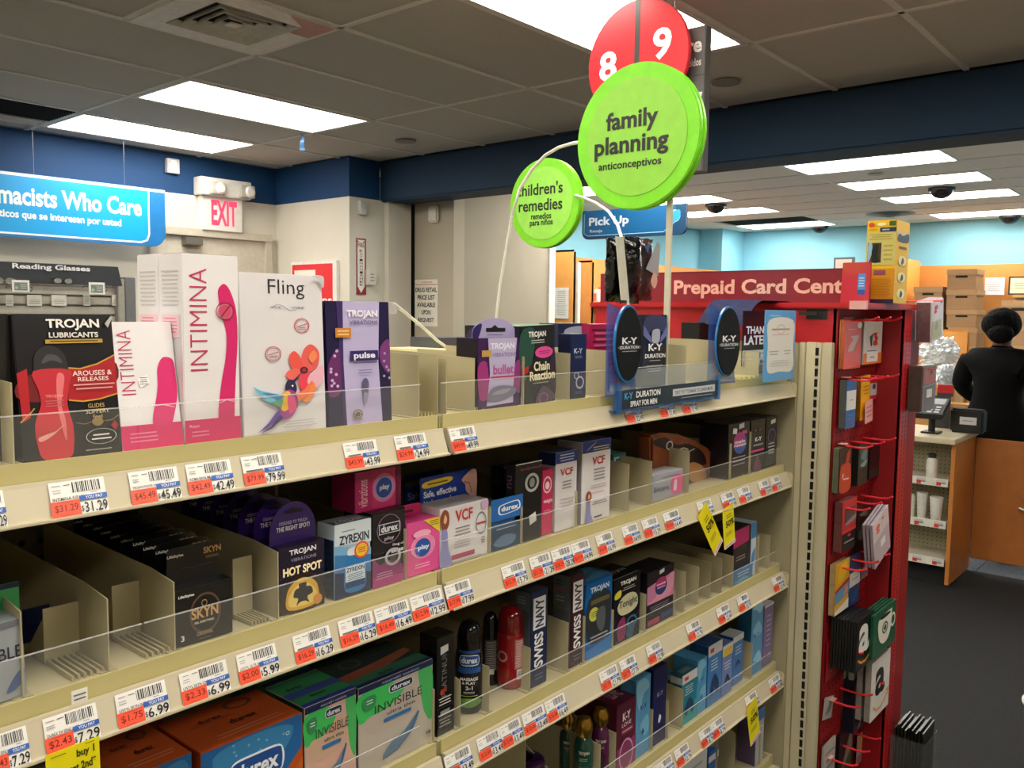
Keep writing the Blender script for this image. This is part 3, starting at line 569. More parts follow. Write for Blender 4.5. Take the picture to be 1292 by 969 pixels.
def divider(sh, q, back, label, Y0=.8575, slope=.03, col=tan_m, th=.0014, grp='beige shelf dividers'):
    """upright plate running front to back; q = top of its front edge in pixels"""
    p = at(*q, 1, Y0); zb = ZR[sh]+.016
    pl = [(p.x, Y0, zb), (p.x, Y0, p.z), (p.x, min(Y0+.05, back), p.z+slope*.5), (p.x, back, p.z+slope), (p.x, back, zb)]
    o = B().prism(pl, (th, 0, 0)).build('shelf_divider', col); 
    B().box(p.x-.008, p.x+.008+th, Y0, back, zb-.0002, zb+.001).build('foot', col, o)
    return T(o, label, 'divider', grp)
def paddle(sh, q0, q1, Yp, label, col=tan_m):
    """upright pusher plate facing the aisle, on a ribbed sliding track"""
    a = at(*q0, 1, Yp); c = at(*q1, 1, Yp); zb = ZR[sh]+.016
    o = B().box(a.x, c.x, Yp, Yp+.0016, zb, a.z).box(a.x, c.x, Yp, Yp+.03, zb, zb+.002).build('pusher_paddle', col)
    B().add([(a.x, Yp+.0016, a.z-.01), (a.x, Yp+.0016, zb), (a.x, Yp+.05, zb)], [(0, 1, 2)]).build('brace', col, o, flip=True)
    t = B()
    for k in range(6):
        x = a.x+(c.x-a.x)*(k+.2)/6; t.box(x, x+(c.x-a.x)*.06, .862, Yp, zb, zb+.005)
    t.build('track', col, o)
    return T(o, label, 'shelf pusher', 'beige pusher paddles')
D1_ = [(0, (13, 483), 1.2, 'beige divider at the far left of the top shelf'), (0, (160, 500), 1.1, 'thin beige divider between the black carton and small white carton'), (0, (233.5, 470), 1.1, 'thin beige divider between the two pink curve cartons'), (0, (308, 470), 1.1, 'thin beige divider left of the bird carton'), (0, (410.5, 465), 1.1, 'thin beige divider right of the bird carton'),
    (0, (552, 447), 1.2, 'tall beige divider at the end of the left top shelf'), (0, (528, 448), 1.2, 'beige divider in the empty lane right of the purple carton'), (0, (563, 452), 1.2, 'beige divider at the start of the right top shelf'), (0, (598.5, 452), 1.2, 'wide beige divider left of the purple hanging pack'),
    (0, (661, 450), 1.1, 'thin divider left of the dark green carton'), (0, (719, 446), 1.15, 'beige divider left of the navy carton with two rings'), (0, (767, 443), 1.15, 'beige divider right of the navy carton with two rings'),
    (0, (866, 436), 1.2, 'beige divider behind the clear tray on the top shelf'), (0, (905, 430), 1.2, 'beige divider near the second black oval'), (0, (958, 445), 1.2, 'beige divider behind the hanging blue card')]
for a in D1_: divider(a[0], a[1], a[2], a[3], slope=.004, **({'Y0': .93, 'th': .002} if 'thin beige' in a[3] else {}))
paddle(0, (503, 462), (528, 520), .9, 'beige paddle in the empty lane right of the purple carton', M('b3a97c', .5)); paddle(0, (556, 460), (571, 515), .93, 'narrow beige paddle left of the shelf joint', M('c3b98a', .5))
paddle(0, (842, 428), (880, 470), 1.05, 'beige paddle behind the spray display tray', yellow)
# ---- top shelf, right bay
tb = carton('product_box', 'purple and lilac hanging pack with a rounded tab', 'box', 0, (603, 427, 657), .045, '3a1a52', [
    (C_, [(.0, .6), (.2, .65), (.25, .2), (.05, .15)], '9a2c78'), (C_, [(.85, .6), (.98, .65), (.98, .2), (.85, .3)], '8a2c78'), (P_, [(.22, 1), (.9, 1), (.84, .5), (.82, .06), (.2, .04), (.27, .5)], 'b6aed2'),
    ('T', 'TROJAN', .28, .82, .84, .93, 'e9e6f2'), ('t', 'VIBRATIONS', .32, .73, .88, .79, '7a6ea6', .01), (R_, .08, .74, .3, .83, 'c09a50'), ('T', 'bullet', .34, .48, .82, .62, 'b05a96'), (R_, .28, .42, .88, .455, 'a8265c'), (C_, [(.2, .12), (.3, .28), (.55, .32), (.85, .28), (.85, .18), (.5, .1)], '77748a'), (C_, [(.3, .2), (.5, .26), (.75, .26), (.6, .2)], '9c9ab0')],
    rough=.22, sc='1c1622', tab=(.03, 'a9a0cc', [(R_, .3, .3, .75, .5, '17131c'), (P_, [(.42, .5), (.5, .66), (.58, .5)], '17131c'), ('l', 1, .3, .12, .72, .2, '4a4468'), (C_, [(0, .0), (.02, .5), (.2, .7), (.12, 0)], '2a1c5a')], 'arc', .25))
cr = [(C_, [(0, .9), (.4, .95), (.3, .5), (0, .3)], '1f4a3e'), (C_, [(.9, .7), (1, .6), (1, .1), (.8, .3)], '2b1f35'), (C_, [(.5, .66), (.3, .52), (.2, .3), (.8, .28), (.7, .5)], '141218'), ('T', 'TROJAN', .22, .84, .72, .93, 'e8e6e2'), ('l', 2, .25, .77, .72, .83, 'b8b6b2'),
    (E_, .66, .655, .26, .075, 'dc4a98'), ('l', 2, .5, .63, .84, .68, '8a1c5a'), ('T', 'Chain', .36, .42, .82, .54, 'e6e0b8'), ('T', 'Reaction', .24, .30, .97, .42, 'e6e0b8'), (P_, [(0, .37), (.2, .42), (.2, .5), (0, .46)], 'b02030'), (C_, [(.4, .05), (.6, .22), (.9, .12), (.95, .02), (.5, .0)], '4a3a50'), (O_, .62, .06, .14, .07, .2, '8c5a80'), ('l', 1, .3, .25, .8, .28, 'a4a080')]
carton('product_box', 'dark green carton with cream lettering and a pink oval', 'box', 0, (658.5, 411, 702), .12, '1b1d22', cr, [(C_, [(.1, .95), (.7, .95), (.9, .5), (.4, .3), (.05, .6)], '3a2450')], [(R_, 0, 0, 1, 1, '3d5c4a'), ('T', 'TRO', .1, .2, .5, .9, 'c8ccc8')], rough=.25, lean=-2)
carton('product_box', 'navy and silver carton lying behind the dark green carton', 'box', 0, (705, 408, 742), .05, '1a2446', [(C_, [(.2, .9), (.8, .95), (.7, .75), (.3, .7)], '9aa4c0')], Y=1.02)
carton('product_box', 'narrow navy carton with two interlocked silver rings', 'box', 0, (720.5, 421.5, 740.5), -704, '16204a', [('t', 'K-Y', .2, .70, .72, .78, 'd2d8e8', .015), ('l', 2, .2, .62, .75, .67, '8a94b4'), (O_, .36, .36, .16, .055, .3, 'aab2cc'), (O_, .58, .25, .26, .1, .28, 'b9c0d6'), ('l', 2, .2, .07, .8, .12, '5c688e')], sc='131a3a')
carton('product_box', 'magenta carton with rippled print behind the first oval', 'box', 0, (744, 409, 786), .04, 'a61c50', [('l', 9, .05, .1, .95, .95, '5e0f30'), ('l', 4, .1, .5, .8, .9, 'd8588c')], Y=1.0, rough=.3)
carton('product_box', 'small navy box right of the navy ring carton', 'box', 0, (752, 470, 770), .05, '1c2238', Y=.9)
carton('product_box', 'black carton picturing a silver spray bottle top', 'box', 0, (812, 397, 842), .05, '1a1c30', [(C_, [(.1, .97), (.9, .97), (.95, .75), (.6, .8), (.4, .8), (.05, .7)], '3a3e5c'), (C_, [(.38, .62), (.36, .76), (.46, .8), (.64, .8), (.7, .76), (.66, .62)], 'a9adc0'), (P_, [(.0, .86), (.3, .7), (.36, .6), (0, .72)], '6a6ea8'), (P_, [(1, .86), (.74, .7), (.7, .6), (1, .72)], '6a6ea8'),
    ('T', 'K-Y', .22, .5, .8, .60, 'eceef4'), ('T', 'DURATION', .08, .40, .94, .46, 'e2e4ea'), ('l', 1, .2, .355, .8, .375, 'b0b4c4'), ('l', 3, .14, .2, .84, .31, '9094a4')], Y=.9, rough=.22)
carton('product_box', 'plain small black box right of the beige paddle', 'box', 0, (883, 407, 908), .05, '0c0c0e', Y=1.0)
# spray display: translucent blue tray with two black ovals
blu = M('2a63a8', .15, 0, 0, 0, alpha=.62, spec=.7); yd = YF-.022
xa = at(778, 500, 1, yd).x; xb = at(908, 470, 1, yd).x; z0 = ZR[0]-.012
t = E('display_tray', ((xa+xb)/2, yd, z0), 'clear blue display tray clipped on the top shelf with two black ovals', 'display tray')
pnl = B().box(xa+.002, xb-.002, yd, yd+.003, z0+.006, z0+.04).build('front_panel', M('27303c', .25), t, bevel=.0006)
printed('print', pnl, (xa+.002, yd, z0+.006), (xb-xa-.004, 0, 0), (0, 0, .034), [('T', 'K-Y', .06, .52, .13, .86, '4a9ad0'), ('T', 'DURATION', .16, .55, .38, .88, 'e6e8ea'), ('T', 'SPRAY FOR MEN', .11, .1, .35, .4, 'e6e8ea'), (R_, .5, .36, .95, .76, 'c9ccd0'), ('t', 'TEXT "KY" TO 86606 TO LEARN MORE', .52, .45, .93, .66, '2a2c30', .012), ('l', 1, .58, .16, .93, .26, 'a4a8ae')])
B().box(xa, xa+.012, yd-.003, yd+.006, z0, z0+.052).box(xb-.01, xb, yd-.003, yd+.006, z0, z0+.05).box(xa, xb, yd+.001, yd+.018, z0+.002, z0+.005).build('blue_edge', blu, t)
B().box(xa+.01, xb, yd+.004, yd+.0055, z0+.04, z0+.075).build('clear_window', clear(.22, 'b8c0c4'), t)
for k, (cxp, cyp, rh, rv) in enumerate(((793, 434, 15.5, 46), (919, 431, 14, 42))):
    c = at(cxp, cyp, 1, yd-.004); rz = abs(at(cxp, cyp-rv, 1, yd).z-at(cxp, cyp+rv, 1, yd).z)/2; rx = (at(cxp+rh, cyp, 1, yd).x-at(cxp-rh, cyp, 1, yd).x)/2
    A = [2*math.pi*i/36 for i in range(36)]
    B().prism([(c.x+(rx+.003)*math.cos(a), yd-.004, c.z+(rz+.004)*math.sin(a)) for a in A], (0, .004, 0)).build('oval_rim', M('2d74b4', .2), t)
    ov = B().prism([(c.x+rx*math.cos(a), yd-.006, c.z+rz*math.sin(a)) for a in A], (0, .0025, 0)).build('black_oval', M('08080a', .5, 0, 0, spec=.25), t)
    printed('print', ov, (c.x-rx, yd-.006, c.z-rz), (2*rx, 0, 0), (0, 0, 2*rz), [('T', 'K-Y', .2, .50, .8, .59, 'e8eaee'), ('T', 'DURATION', .12, .435, .88, .475, 'd8dade'), (O_, .5, .455, .45, .035, .05, '9a9ca4'), ('l', 1, .2, .39, .8, .41, 'b0b2ba')])
    B().prism([(c.x-rx-.004, yd+.012, c.z+rz+.008), (c.x-rx-.004, yd+.012, z0+.03), (c.x+rx, yd+.002, z0+.03), (c.x+rx*.2, yd+.002, c.z+rz*.8)], (0, .0015, 0)).build('blue_wing', M('3a5fa6', .15, 0, 0, 0, alpha=.5), t)
# curled leaflet and hanging card at the right end
p0 = at(937, 452, 1, .90); p1 = at(975, 378, 1, .90); b = B(); n = 12; vs = []
for i in range(n+1):
    a = i/n; x = p0.x+(at(1004, 380, 1, .9).x-p0.x)*a; 
    z = p1.z-.003-(p1.z-at(960, 392, 1, .9).z)*max(0, (.35-a)/.35)**2*2.2
    vs += [(x, .90, z), (x, 1.02, z+.004)]
b.add(vs, [(2*i, 2*i+2, 2*i+3, 2*i+1) for i in range(n)])
lf = b.build('leaflet', M('1a2146', .6, 0, .3, 40, spec=.1), flip=True); T(lf, 'curled dark blue leaflet arching over the right end of the top shelf', 'leaflet')
md = lf.modifiers.new('th', 'SOLIDIFY'); md.thickness = .0006
xq0 = at(935, 440, 1, .9).x; xq1 = at(968, 440, 1, .9).x; zq0 = at(935, 462, 1, .9).z; zq1 = at(935, 392, 1, .9).z
o = B().box(xq0, xq1, .897, .8985, zq0, zq1).build('leaflet_flap', M('14161c', .25)); printed('print', o, (xq0, .897, zq0), (xq1-xq0, 0, 0), (0, 0, zq1-zq0), [('T', 'THANK', .12, .58, .98, .72, 'f0f0f0'), ('T', 'LATER', .05, .38, .98, .55, 'f0f0f0'), (R_, 0, 0, 1, .28, 'd8d8d6'), ('T', 'TEXT "K', .3, .14, .95, .23, '3a3a3c'), ('T', 'TO 86', .35, .02, .85, .10, '3a3a3c')])
T(o, 'black leaflet panel reading THANK LATER beside the second oval', 'leaflet')
yc = YF-.03; a = at(966, 391, 1, yc); c = at(1001, 484, 1, yc)
o = B().box(a.x, c.x, yc, yc+.002, c.z+.012, a.z).build('hanging_card', M('5a9fd8', .35), bevel=.0006)
printed('print', o, (a.x, yc, c.z+.012), (c.x-a.x, 0, 0), (0, 0, a.z-c.z-.012), [(C_, [(.12, .86), (.9, .86), (.93, .5), (.93, .14), (.5, .13), (.12, .14), (.1, .5)], 'dcdcd8'), ('l', 1, .1, .9, .5, .94, 'a9d0ee'), ('l', 1, .16, .70, .84, .76, 'a89088'), (O_, .5, .73, .13, .07, .12, 'c0aca4'), ('l', 1, .2, .64, .8, .67, 'c8b4b0'), ('l', 2, .14, .36, .45, .44, '9aa0a4'), ('l', 2, .62, .36, .85, .44, '9aa0a4'), ('l', 3, .15, .2, .85, .3, 'bcc0c2')])
T(o, 'blue bordered white card hanging on the right end of the top shelf', 'card')
# ---- second shelf, left bay
NTH = ['', 'first', 'second', 'third', 'fourth', 'fifth', 'sixth', 'seventh', 'eighth', 'ninth', 'rearmost']
bk = M('0f1f1a', .4)
carton('product_box', 'silver grey carton at the far left of the second shelf, green card behind', 'box', 1, (-60, 802, 31), .05, '9aa0a8', [(R_, 0, .92, 1, 1, '6f7680'), ('t', 'INVISIBLE', .02, .52, .97, .68, '2a2e34'), (C_, [(.7, .1), (.85, .3), (.98, .35), (.9, .15)], '3f5590')], lean=-2, rough=.25)
carton('product_box', 'bright green card standing behind the silver grey carton', 'box', 1, (-60, 751, 24), .002, '2c9a58', [(R_, 0, .95, 1, 1, '141a44')], Y=.9)
for q, bk_, lb in (((25, 772), 1.2, 'second shelf divider right of the silver grey carton'), ((134.5, 756), 1.2, 'second shelf divider between the two empty lanes'), ((218.5, 735), 1.2, 'second shelf divider left of the black ring carton packs'), ((350, 697), 1.2, 'second shelf divider left of the purple arched packs')):
    divider(1, q, bk_, lb, slope=.012)
for q, lb in (((512, 668), 'second shelf divider left of the pink pack'), ((619, 640), 'second shelf divider left of the blue pack'), ((659, 640), 'second shelf divider right of the blue pack'), ((728, 620), 'second shelf divider between the two small white cartons'), ((793.5, 586), 'tall second shelf divider right of the tall white carton'), ((822.5, 582), 'tall second shelf divider left of the silver carton'), ((870, 569), 'tall second shelf divider right of the silver carton'), ((923, 560), 'tall second shelf divider left of the three black cartons'), ((948, 545), 'thin divider between the black cartons at the right')):
    divider(1, q, 1.15, lb, slope=.006)
paddle(1, (54, 769), (102, 850), .925, 'second shelf paddle in the leftmost empty lane'); paddle(1, (141, 740), (185, 830), .935, 'second shelf paddle in the lane left of the black packs')
paddle(1, (293.5, 706), (319, 780), .90, 'second shelf paddle right of the black packs'); paddle(1, (903, 561), (922, 600), .93, 'second shelf paddle left of the three black cartons')
o = B().box(at(28, 770, 1, 1.0).x, at(107, 750, 1, 1.0).x, 1.0, 1.002, ZR[1]+.016, at(80, 758, 1, 1.0).z).build('backing_card', M('1c2450', .4)); T(o, 'dark blue card standing behind the leftmost paddle', 'card')
sk = [(O_, .52, .5, .27, .36, .12, '5a4434'), ('T', 'SKYN', .28, .42, .74, .61, 'c79a5c'), ('t', 'FEEL EVERYTHING', .33, .335, .66, .375, 'd8d4cc', .02), (O_, .5, .68, .05, .06, .25, 'a8845c'), ('T', 'LifeStyles', .07, .84, .33, .90, 'e6e4de'), ('T', '3', .1, .1, .155, .2, 'dcd8d0'), ('t', 'ORIGINAL', .36, .12, .64, .19, 'a88a70', .01), ('l', 1, .38, .05, .62, .08, '7a6a5a')]
skt = [('T', 'LifeStyles', .05, .72, .32, .82, 'e2e0da'), ('T', 'SKYN', .66, .68, .97, .86, 'c79a5c'), ('t', 'ORIGINAL', .7, .55, .93, .62, 'a8845c'), (S_, [(.28, .42), (.42, .4), (.5, .34), (.58, .4), (.8, .42)], .02, '3a3a3c')]
s0 = carton('product_box', 'front black carton with gold ring emblem and hang tab', 'box', 1, (218.8, 747, 293), .022, '121214', sk, group='black ring emblem cartons', tab=(.042, '131315', skt, 'sq', .9), rough=.3)
for i in range(1, 10):
    c = clone(s0, (0, .026*i, .0), NTH[i]+' black gold lettered carton behind the front one, counted from the front'); c.rotation_euler = (0, math.radians(random.uniform(-1.2, 1.2)), 0)
hs = [(C_, [(.08, .02), (.92, .02), (.95, .3), (.8, .5), (.5, .56), (.2, .5), (.05, .3)], '2a1a12'), (C_, [(.2, .06), (.8, .06), (.84, .3), (.72, .44), (.5, .5), (.28, .44), (.16, .3)], 'd8a832'), (C_, [(.25, .1), (.75, .1), (.78, .28), (.5, .44), (.22, .28)], 'e9cf6a'),
      (C_, [(.36, .1), (.4, .2), (.3, .24), (.34, .34), (.42, .36), (.42, .42), (.58, .42), (.58, .36), (.68, .34), (.72, .24), (.6, .2), (.64, .1), (.56, .14), (.44, .14)], '15101c'), ('T', 'TROJAN', .22, .85, .80, .95, 'eceaf0'), ('t', 'VIBRATIONS', .25, .77, .80, .82, '9a92aa', .01), ('T', 'HOT SPOT', .08, .57, .92, .70, 'f4ce72'), ('T', 'HOT SPOT', .09, .575, .91, .695, 'fff2c8'), (E_, .82, .12, .1, .08, 'c88a40')]
hst = [('T', 'THE RIGHT SPOT!', .14, .30, .86, .42, 'e8e4f4'), ('t', 'DESIGNED TO TOUCH', .2, .46, .8, .54, 'cfc8e6', .01), (R_, .3, .72, .7, .8, '14101e'), (P_, [(.42, .8), (.5, .88), (.58, .8)], '14101e')]
h0_ = carton('product_box', 'front purple arched pack with a glowing yellow picture', 'box', 1, (351, 693.5, 409.5), .030, '1c1430', hs, group='purple arched packs', tab=(.050, '3c2478', hst, 'arc', .6), rough=.22)
for i in range(1, 7): clone(h0_, (0, .034*i, 0), NTH[i]+' purple arched pack behind the front one, counted from the front')
carton('product_box', 'blue and white carton picturing a blue pill bottle', 'box', 1, (421.5, 663.5, 467.5), -401, 'b8d4e8', [(P_, [(0, 0), (1, 0), (1, .3), (0, .42)], '16254c'), (P_, [(0, .36), (1, .26), (1, .5), (0, .6)], '3a7ab4'), (P_, [(0, .6), (1, .5), (1, .6), (0, .72)], '7ab4dc'), (P_, [(0, .72), (1, .68), (1, 1), (0, 1)], 'dce8f0'), ('T', 'ZYREXIN', .12, .72, .94, .84, '16203c'), ('l', 1, .15, .88, .6, .91, '5a6a8a'),
      (C_, [(.28, .08), (.27, .42), (.33, .52), (.38, .56), (.7, .56), (.76, .5), (.82, .4), (.82, .08)], '2a78b8'), (C_, [(.36, .56), (.36, .64), (.5, .66), (.68, .66), (.7, .56)], 'e2eaf0'), (R_, .28, .2, .82, .4, 'e0eef4'), ('T', 'ZYREXIN', .3, .33, .8, .39, '1c3c6c'), ('l', 4, .32, .21, .78, .31, '4a7aa8'), (R_, .28, .12, .82, .2, '163e70'), (E_, .72, .6, .2, .115, 'e0582c'), (E_, .72, .6, .16, .09, 'f0c040'), ('l', 3, .6, .56, .84, .64, 'c03020')],
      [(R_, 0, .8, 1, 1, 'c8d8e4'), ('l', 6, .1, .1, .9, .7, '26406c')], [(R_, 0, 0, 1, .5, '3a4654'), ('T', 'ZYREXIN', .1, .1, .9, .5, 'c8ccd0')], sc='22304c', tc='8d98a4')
pl_ring = [(O_, .5, .76, .36, .2, .06, '8a6a88'), (R_, .2, .7, .82, .84, 'd8dae2'), (R_, .22, .71, .8, .83, '16141c'), ('T', 'durex', .26, .725, .76, .82, 'e8eaf0'), ('t', 'play', .36, .6, .64, .66, 'c8cad4'), ('t', 'Ring of', .6, .5, .94, .545, 'd8d4de', .01), ('T', 'Bliss', .56, .42, .92, .48, 'e8e4ee'), (P_, [(0, 0), (1, 0), (1, .2), (.6, .34), (.2, .3), (0, .42)], '8a2a6a'), (P_, [(0, 0), (1, 0), (1, .1), (0, .14)], 'a83a7c'), (O_, .6, .37, .24, .12, .3, 'b4b0b4'), (E_, .6, .34, .09, .05, '3a3038'), ('l', 3, .1, .1, .6, .2, 'c890b8')]
carton('product_box', 'black and purple carton with a grey ring, under the lying pink carton', 'box', 1, (469, 649.5, 511.5), .06, '19161e', pl_ring, (), [(R_, 0, 0, 1, 1, '2c1c28'), ('l', 2, .2, .3, .8, .7, 'b8848c')], rough=.25)
zt_ring = at(490, 645, 1, .862).z
o = carton('product_box', 'pink carton with round blue emblem lying on the black ring carton', 'box', 1, (448, 597, 505), .05, 'd42a78', [(R_, .0, .06, .36, .96, 'b81c64'), ('v', 'vibrations', .06, .12, .26, .8, 'f0b8d0', .01), (E_, .62, .52, .26, .36, 'e87ab0'), (E_, .62, .52, .2, .28, '2a4a9c'), (O_, .62, .52, .2, .28, .1, '8ab4e0'), ('T', 'play', .52, .44, .74, .6, 'dfe8f6'), (R_, .9, 0, 1, 1, '7a1848')], zb=zt_ring+.001, Y=.878, sc='8a1848', tc='7c1a44')
carton('product_box', 'bright pink hanging pack with round blue emblem', 'box', 1, (513, 661.5, 555), .04, 'e0539a', [(P_, [(.5, 1), (1, 1), (1, .7)], 'e8c83a'), ('l', 3, .66, .86, .96, .97, '6a5a1c'), (E_, .45, .76, .3, .08, 'f2b0cc'), (O_, .45, .76, .3, .08, .1, 'd42a78'), (E_, .47, .52, .34, .2, 'ee8ab8'), (E_, .46, .5, .24, .17, '2a55a8'), ('T', 'play', .32, .44, .66, .55, 'e8eef8'), ('l', 2, .2, .12, .7, .22, 'f2b4d0'), (O_, .47, .52, .36, .22, .05, 'f6c4da')], tab=(.016, 'c02a6a', [(R_, .3, .3, .7, .5, '5a1030')], 'sq', .9), tc='c43a80', sc='b82c70')
o = carton('display_card', 'royal blue card reading safe effective birth control', 'card', 1, (531.5, 603, 602), .003, '1e3fa0', [('T', 'Safe, effective', .05, .72, .62, .82, 'f2f4f8'), ('T', 'birth control', .05, .60, .52, .70, 'f2f4f8'), ('T', 'you both can\'t feel!', .02, .45, .80, .58, 'f2f4f8'), (C_, [(.07, .86), (.5, .88), (.51, .95), (.07, .94)], 'e8c83a'), ('l', 1, .1, .88, .48, .93, '5a4a1c'), (C_, [(.72, .88), (.98, .98), (.99, .6), (.95, .42), (.9, .6), (.8, .7), (.78, .8)], 'd8a898'), (S_, [(.76, .84), (.86, .8), (.9, .66)], .02, 'a86a60')], Y=.93, lean=-1)
carton('display_card', 'dark blue card peeking out left of the royal blue card', 'card', 1, (511, 600, 560), .003, '14245c', [(C_, [(.05, .84), (.5, .86), (.5, .9), (.05, .9)], '7a6a20'), ('t', 'Safe', .06, .66, .4, .76, '8a90a8')], Y=.965)
lady = lambda u, w, s=1: [(C_, [(u-.03*w, .86), (u+.04*w, .98), (u+.13*w, .92), (u+.14*w, .72), (u+.05*w, .6), (u-.01*w, .7)], '8a4a34'), (C_, [(u+.03*w, .78), (u+.06*w, .9), (u+.1*w, .82), (u+.07*w, .74)], 'e4b494'), (C_, [(u+.0*w, .62), (u+.1*w, .62), (u+.13*w, .3), (u+.2*w, .02), (u-.04*w, .02), (u-.01*w, .4)], '8a8cc0')]
vcf = [('T', 'VCF', .30, .72, .66, .92, 'c23a34'), ('l', 3, .28, .46, .62, .64, '8a868a'), ('l', 3, .25, .26, .62, .40, 'b0aab0'), (O_, .84, .6, .12, .2, .16, '7a8a86'), (S_, [(.74, .6), (.94, .6)], .03, 'b03040'), (R_, .22, .08, .7, .16, 'a83a64'), (C_, [(.84, .98), (.98, .98), (.98, .86), (.86, .84)], 'c8a8cc'), ('l', 3, .84, .22, .92, .36, '7a767a'), ('l', 1, .05, .02, .9, .05, '5a565c')]+lady(.02, 1)
carton('product_box', 'wide white carton with red initials lying before the blue card', 'box', 1, (555.5, 643, 616), .05, 'dcd9dc', vcf, tc='a9a5ac')
o = carton('product_box', 'blue pack with white oval logo and taller header', 'box', 1, (618.5, 650, 658), .035, '24507e', [(P_, [(0, .0), (1, 0), (.96, .6), (0, .6)], '1f3c5c'), ('l', 1, .15, .52, .85, .6, '8aa0b8'), (C_, [(.1, .2), (.4, .38), (.8, .3), (.7, .1), (.3, .08)], '5a7896'), ('T', 'durex', .28, .86, .9, .98, 'e8f0f8')], tab=(.0215, '2268b4', [], 'sq', .02))
z = at(618, 650, 1, .862).z; x0_, x1_, _z = front_rect((618.5, 650, 658), .862)
printed('logo', o, (x0_, .861, z-.012), (x1_-x0_, 0, 0), (0, 0, .034), [(R_, 0, 0, 1.02, 1, '2268b4'), (C_, [(.24, .3), (.24, .62), (.4, .72), (.8, .78), (.92, .66), (.92, .36), (.7, .26), (.4, .22)], 'e8eef6'), (C_, [(.28, .33), (.28, .6), (.42, .68), (.78, .74), (.88, .64), (.88, .4), (.7, .3), (.42, .26)], '2268b4'), ('T', 'durex', .32, .38, .86, .62, 'f0f4fa')])
def bw(c='d0d0d0'): return [('t', 'bodywand', .2, .9, .95, .95, 'a85a78'), (O_, .62, .74, .26, .12, .3, 'b4b4b0'), (E_, .62, .74, .1, .06, '8a8c88'), (P_, [(.55, .2), (.8, .24), (.76, .36), (.52, .32)], 'd0d0cc'), (S_, [(.02, .998), (.98, .998)], .012, 'e0e0de')]
carton('product_box', 'tall black carton with a grey ring and white sticker', 'box', 1, (650, 587, 684), -638, '141315', bw(), [('v', 'nu', .2, .7, .7, .86, '7a5a6a')], rough=.3)
carton('product_box', 'black carton standing left behind the tall ring carton', 'box', 1, (636, 590, 668), .03, '121113', [(S_, [(.02, .995), (.98, .995)], .012, 'c8c8c6')], [('v', 'nu', .2, .7, .7, .86, '4a3a44')], Y=.95)
carton('product_box', 'slim pink carton with a round white emblem', 'box', 1, (684.5, 594, 698), .05, 'c4285c', [(O_, .45, .77, .4, .13, .2, 'f0d0d8'), (E_, .45, .76, .2, .06, 'f0d0d8'), ('T', 'delight', .1, .48, .95, .55, 'f4dce2'), ('l', 2, .1, .3, .8, .4, 'd87a96')], Y=.866)
vc2 = [(R_, 0, .86, 1, 1, '1c3484'), ('l', 3, .12, .875, .9, .98, 'c8ccd8'), ('T', 'VCF', .2, .70, .8, .79, 'c23a34'), ('l', 3, .25, .52, .78, .64, '8a868a'), ('l', 3, .2, .3, .84, .42, 'b8b0b4')]
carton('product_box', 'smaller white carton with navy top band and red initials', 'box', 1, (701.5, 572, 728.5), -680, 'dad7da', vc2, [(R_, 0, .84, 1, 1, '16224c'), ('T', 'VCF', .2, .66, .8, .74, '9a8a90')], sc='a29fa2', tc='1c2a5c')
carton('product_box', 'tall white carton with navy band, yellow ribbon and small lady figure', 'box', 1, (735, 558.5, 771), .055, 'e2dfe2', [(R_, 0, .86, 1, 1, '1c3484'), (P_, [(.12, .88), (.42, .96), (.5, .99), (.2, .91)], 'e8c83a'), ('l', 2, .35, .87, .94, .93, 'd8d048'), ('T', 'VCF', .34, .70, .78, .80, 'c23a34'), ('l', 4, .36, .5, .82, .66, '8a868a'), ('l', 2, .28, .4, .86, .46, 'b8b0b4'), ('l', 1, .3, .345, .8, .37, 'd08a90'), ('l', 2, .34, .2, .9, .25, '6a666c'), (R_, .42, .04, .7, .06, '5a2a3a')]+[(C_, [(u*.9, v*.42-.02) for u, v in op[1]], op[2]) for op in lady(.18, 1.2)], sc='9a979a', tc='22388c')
carton('product_box', 'teal and navy packets lying behind the tall white carton', 'box', 1, (773, 574, 790), .05, '1c5a5a', [('t', 'F', .1, .5, .5, .9, 'a8b4c8')], Y=.93, zb=ZR[1]+.05, tc='2a7a70')
carton('product_box', 'silver and white carton with a pink square, card behind', 'box', 1, (823.5, 601, 862), .05, '9fa2ac', [('t', 'Encare', .05, .36, .52, .54, '2a3a7c', .01), (C_, [(.62, .2), (.62, .74), (.95, .8), (.95, .12)], 'dc5a92'), (C_, [(.68, .26), (.7, .6), (.78, .64), (.78, .26)], 'f0d4e0'), ('l', 1, .3, .82, .8, .88, '6a6c78')], tc='b8bac4')
o = carton('display_card', 'white and pink card reading birth control trust', 'card', 1, (803, 576, 841), .003, 'b9bccc', [(P_, [(0, .6), (.25, .78), (.1, .9), (0, .9)], 'd84a84'), ('T', 'Birth Control', .08, .70, .98, .86, '2a3c8c'), ('T', 'Trust', .5, .5, .95, .64, '2a3c8c')], Y=.93, lean=-8)
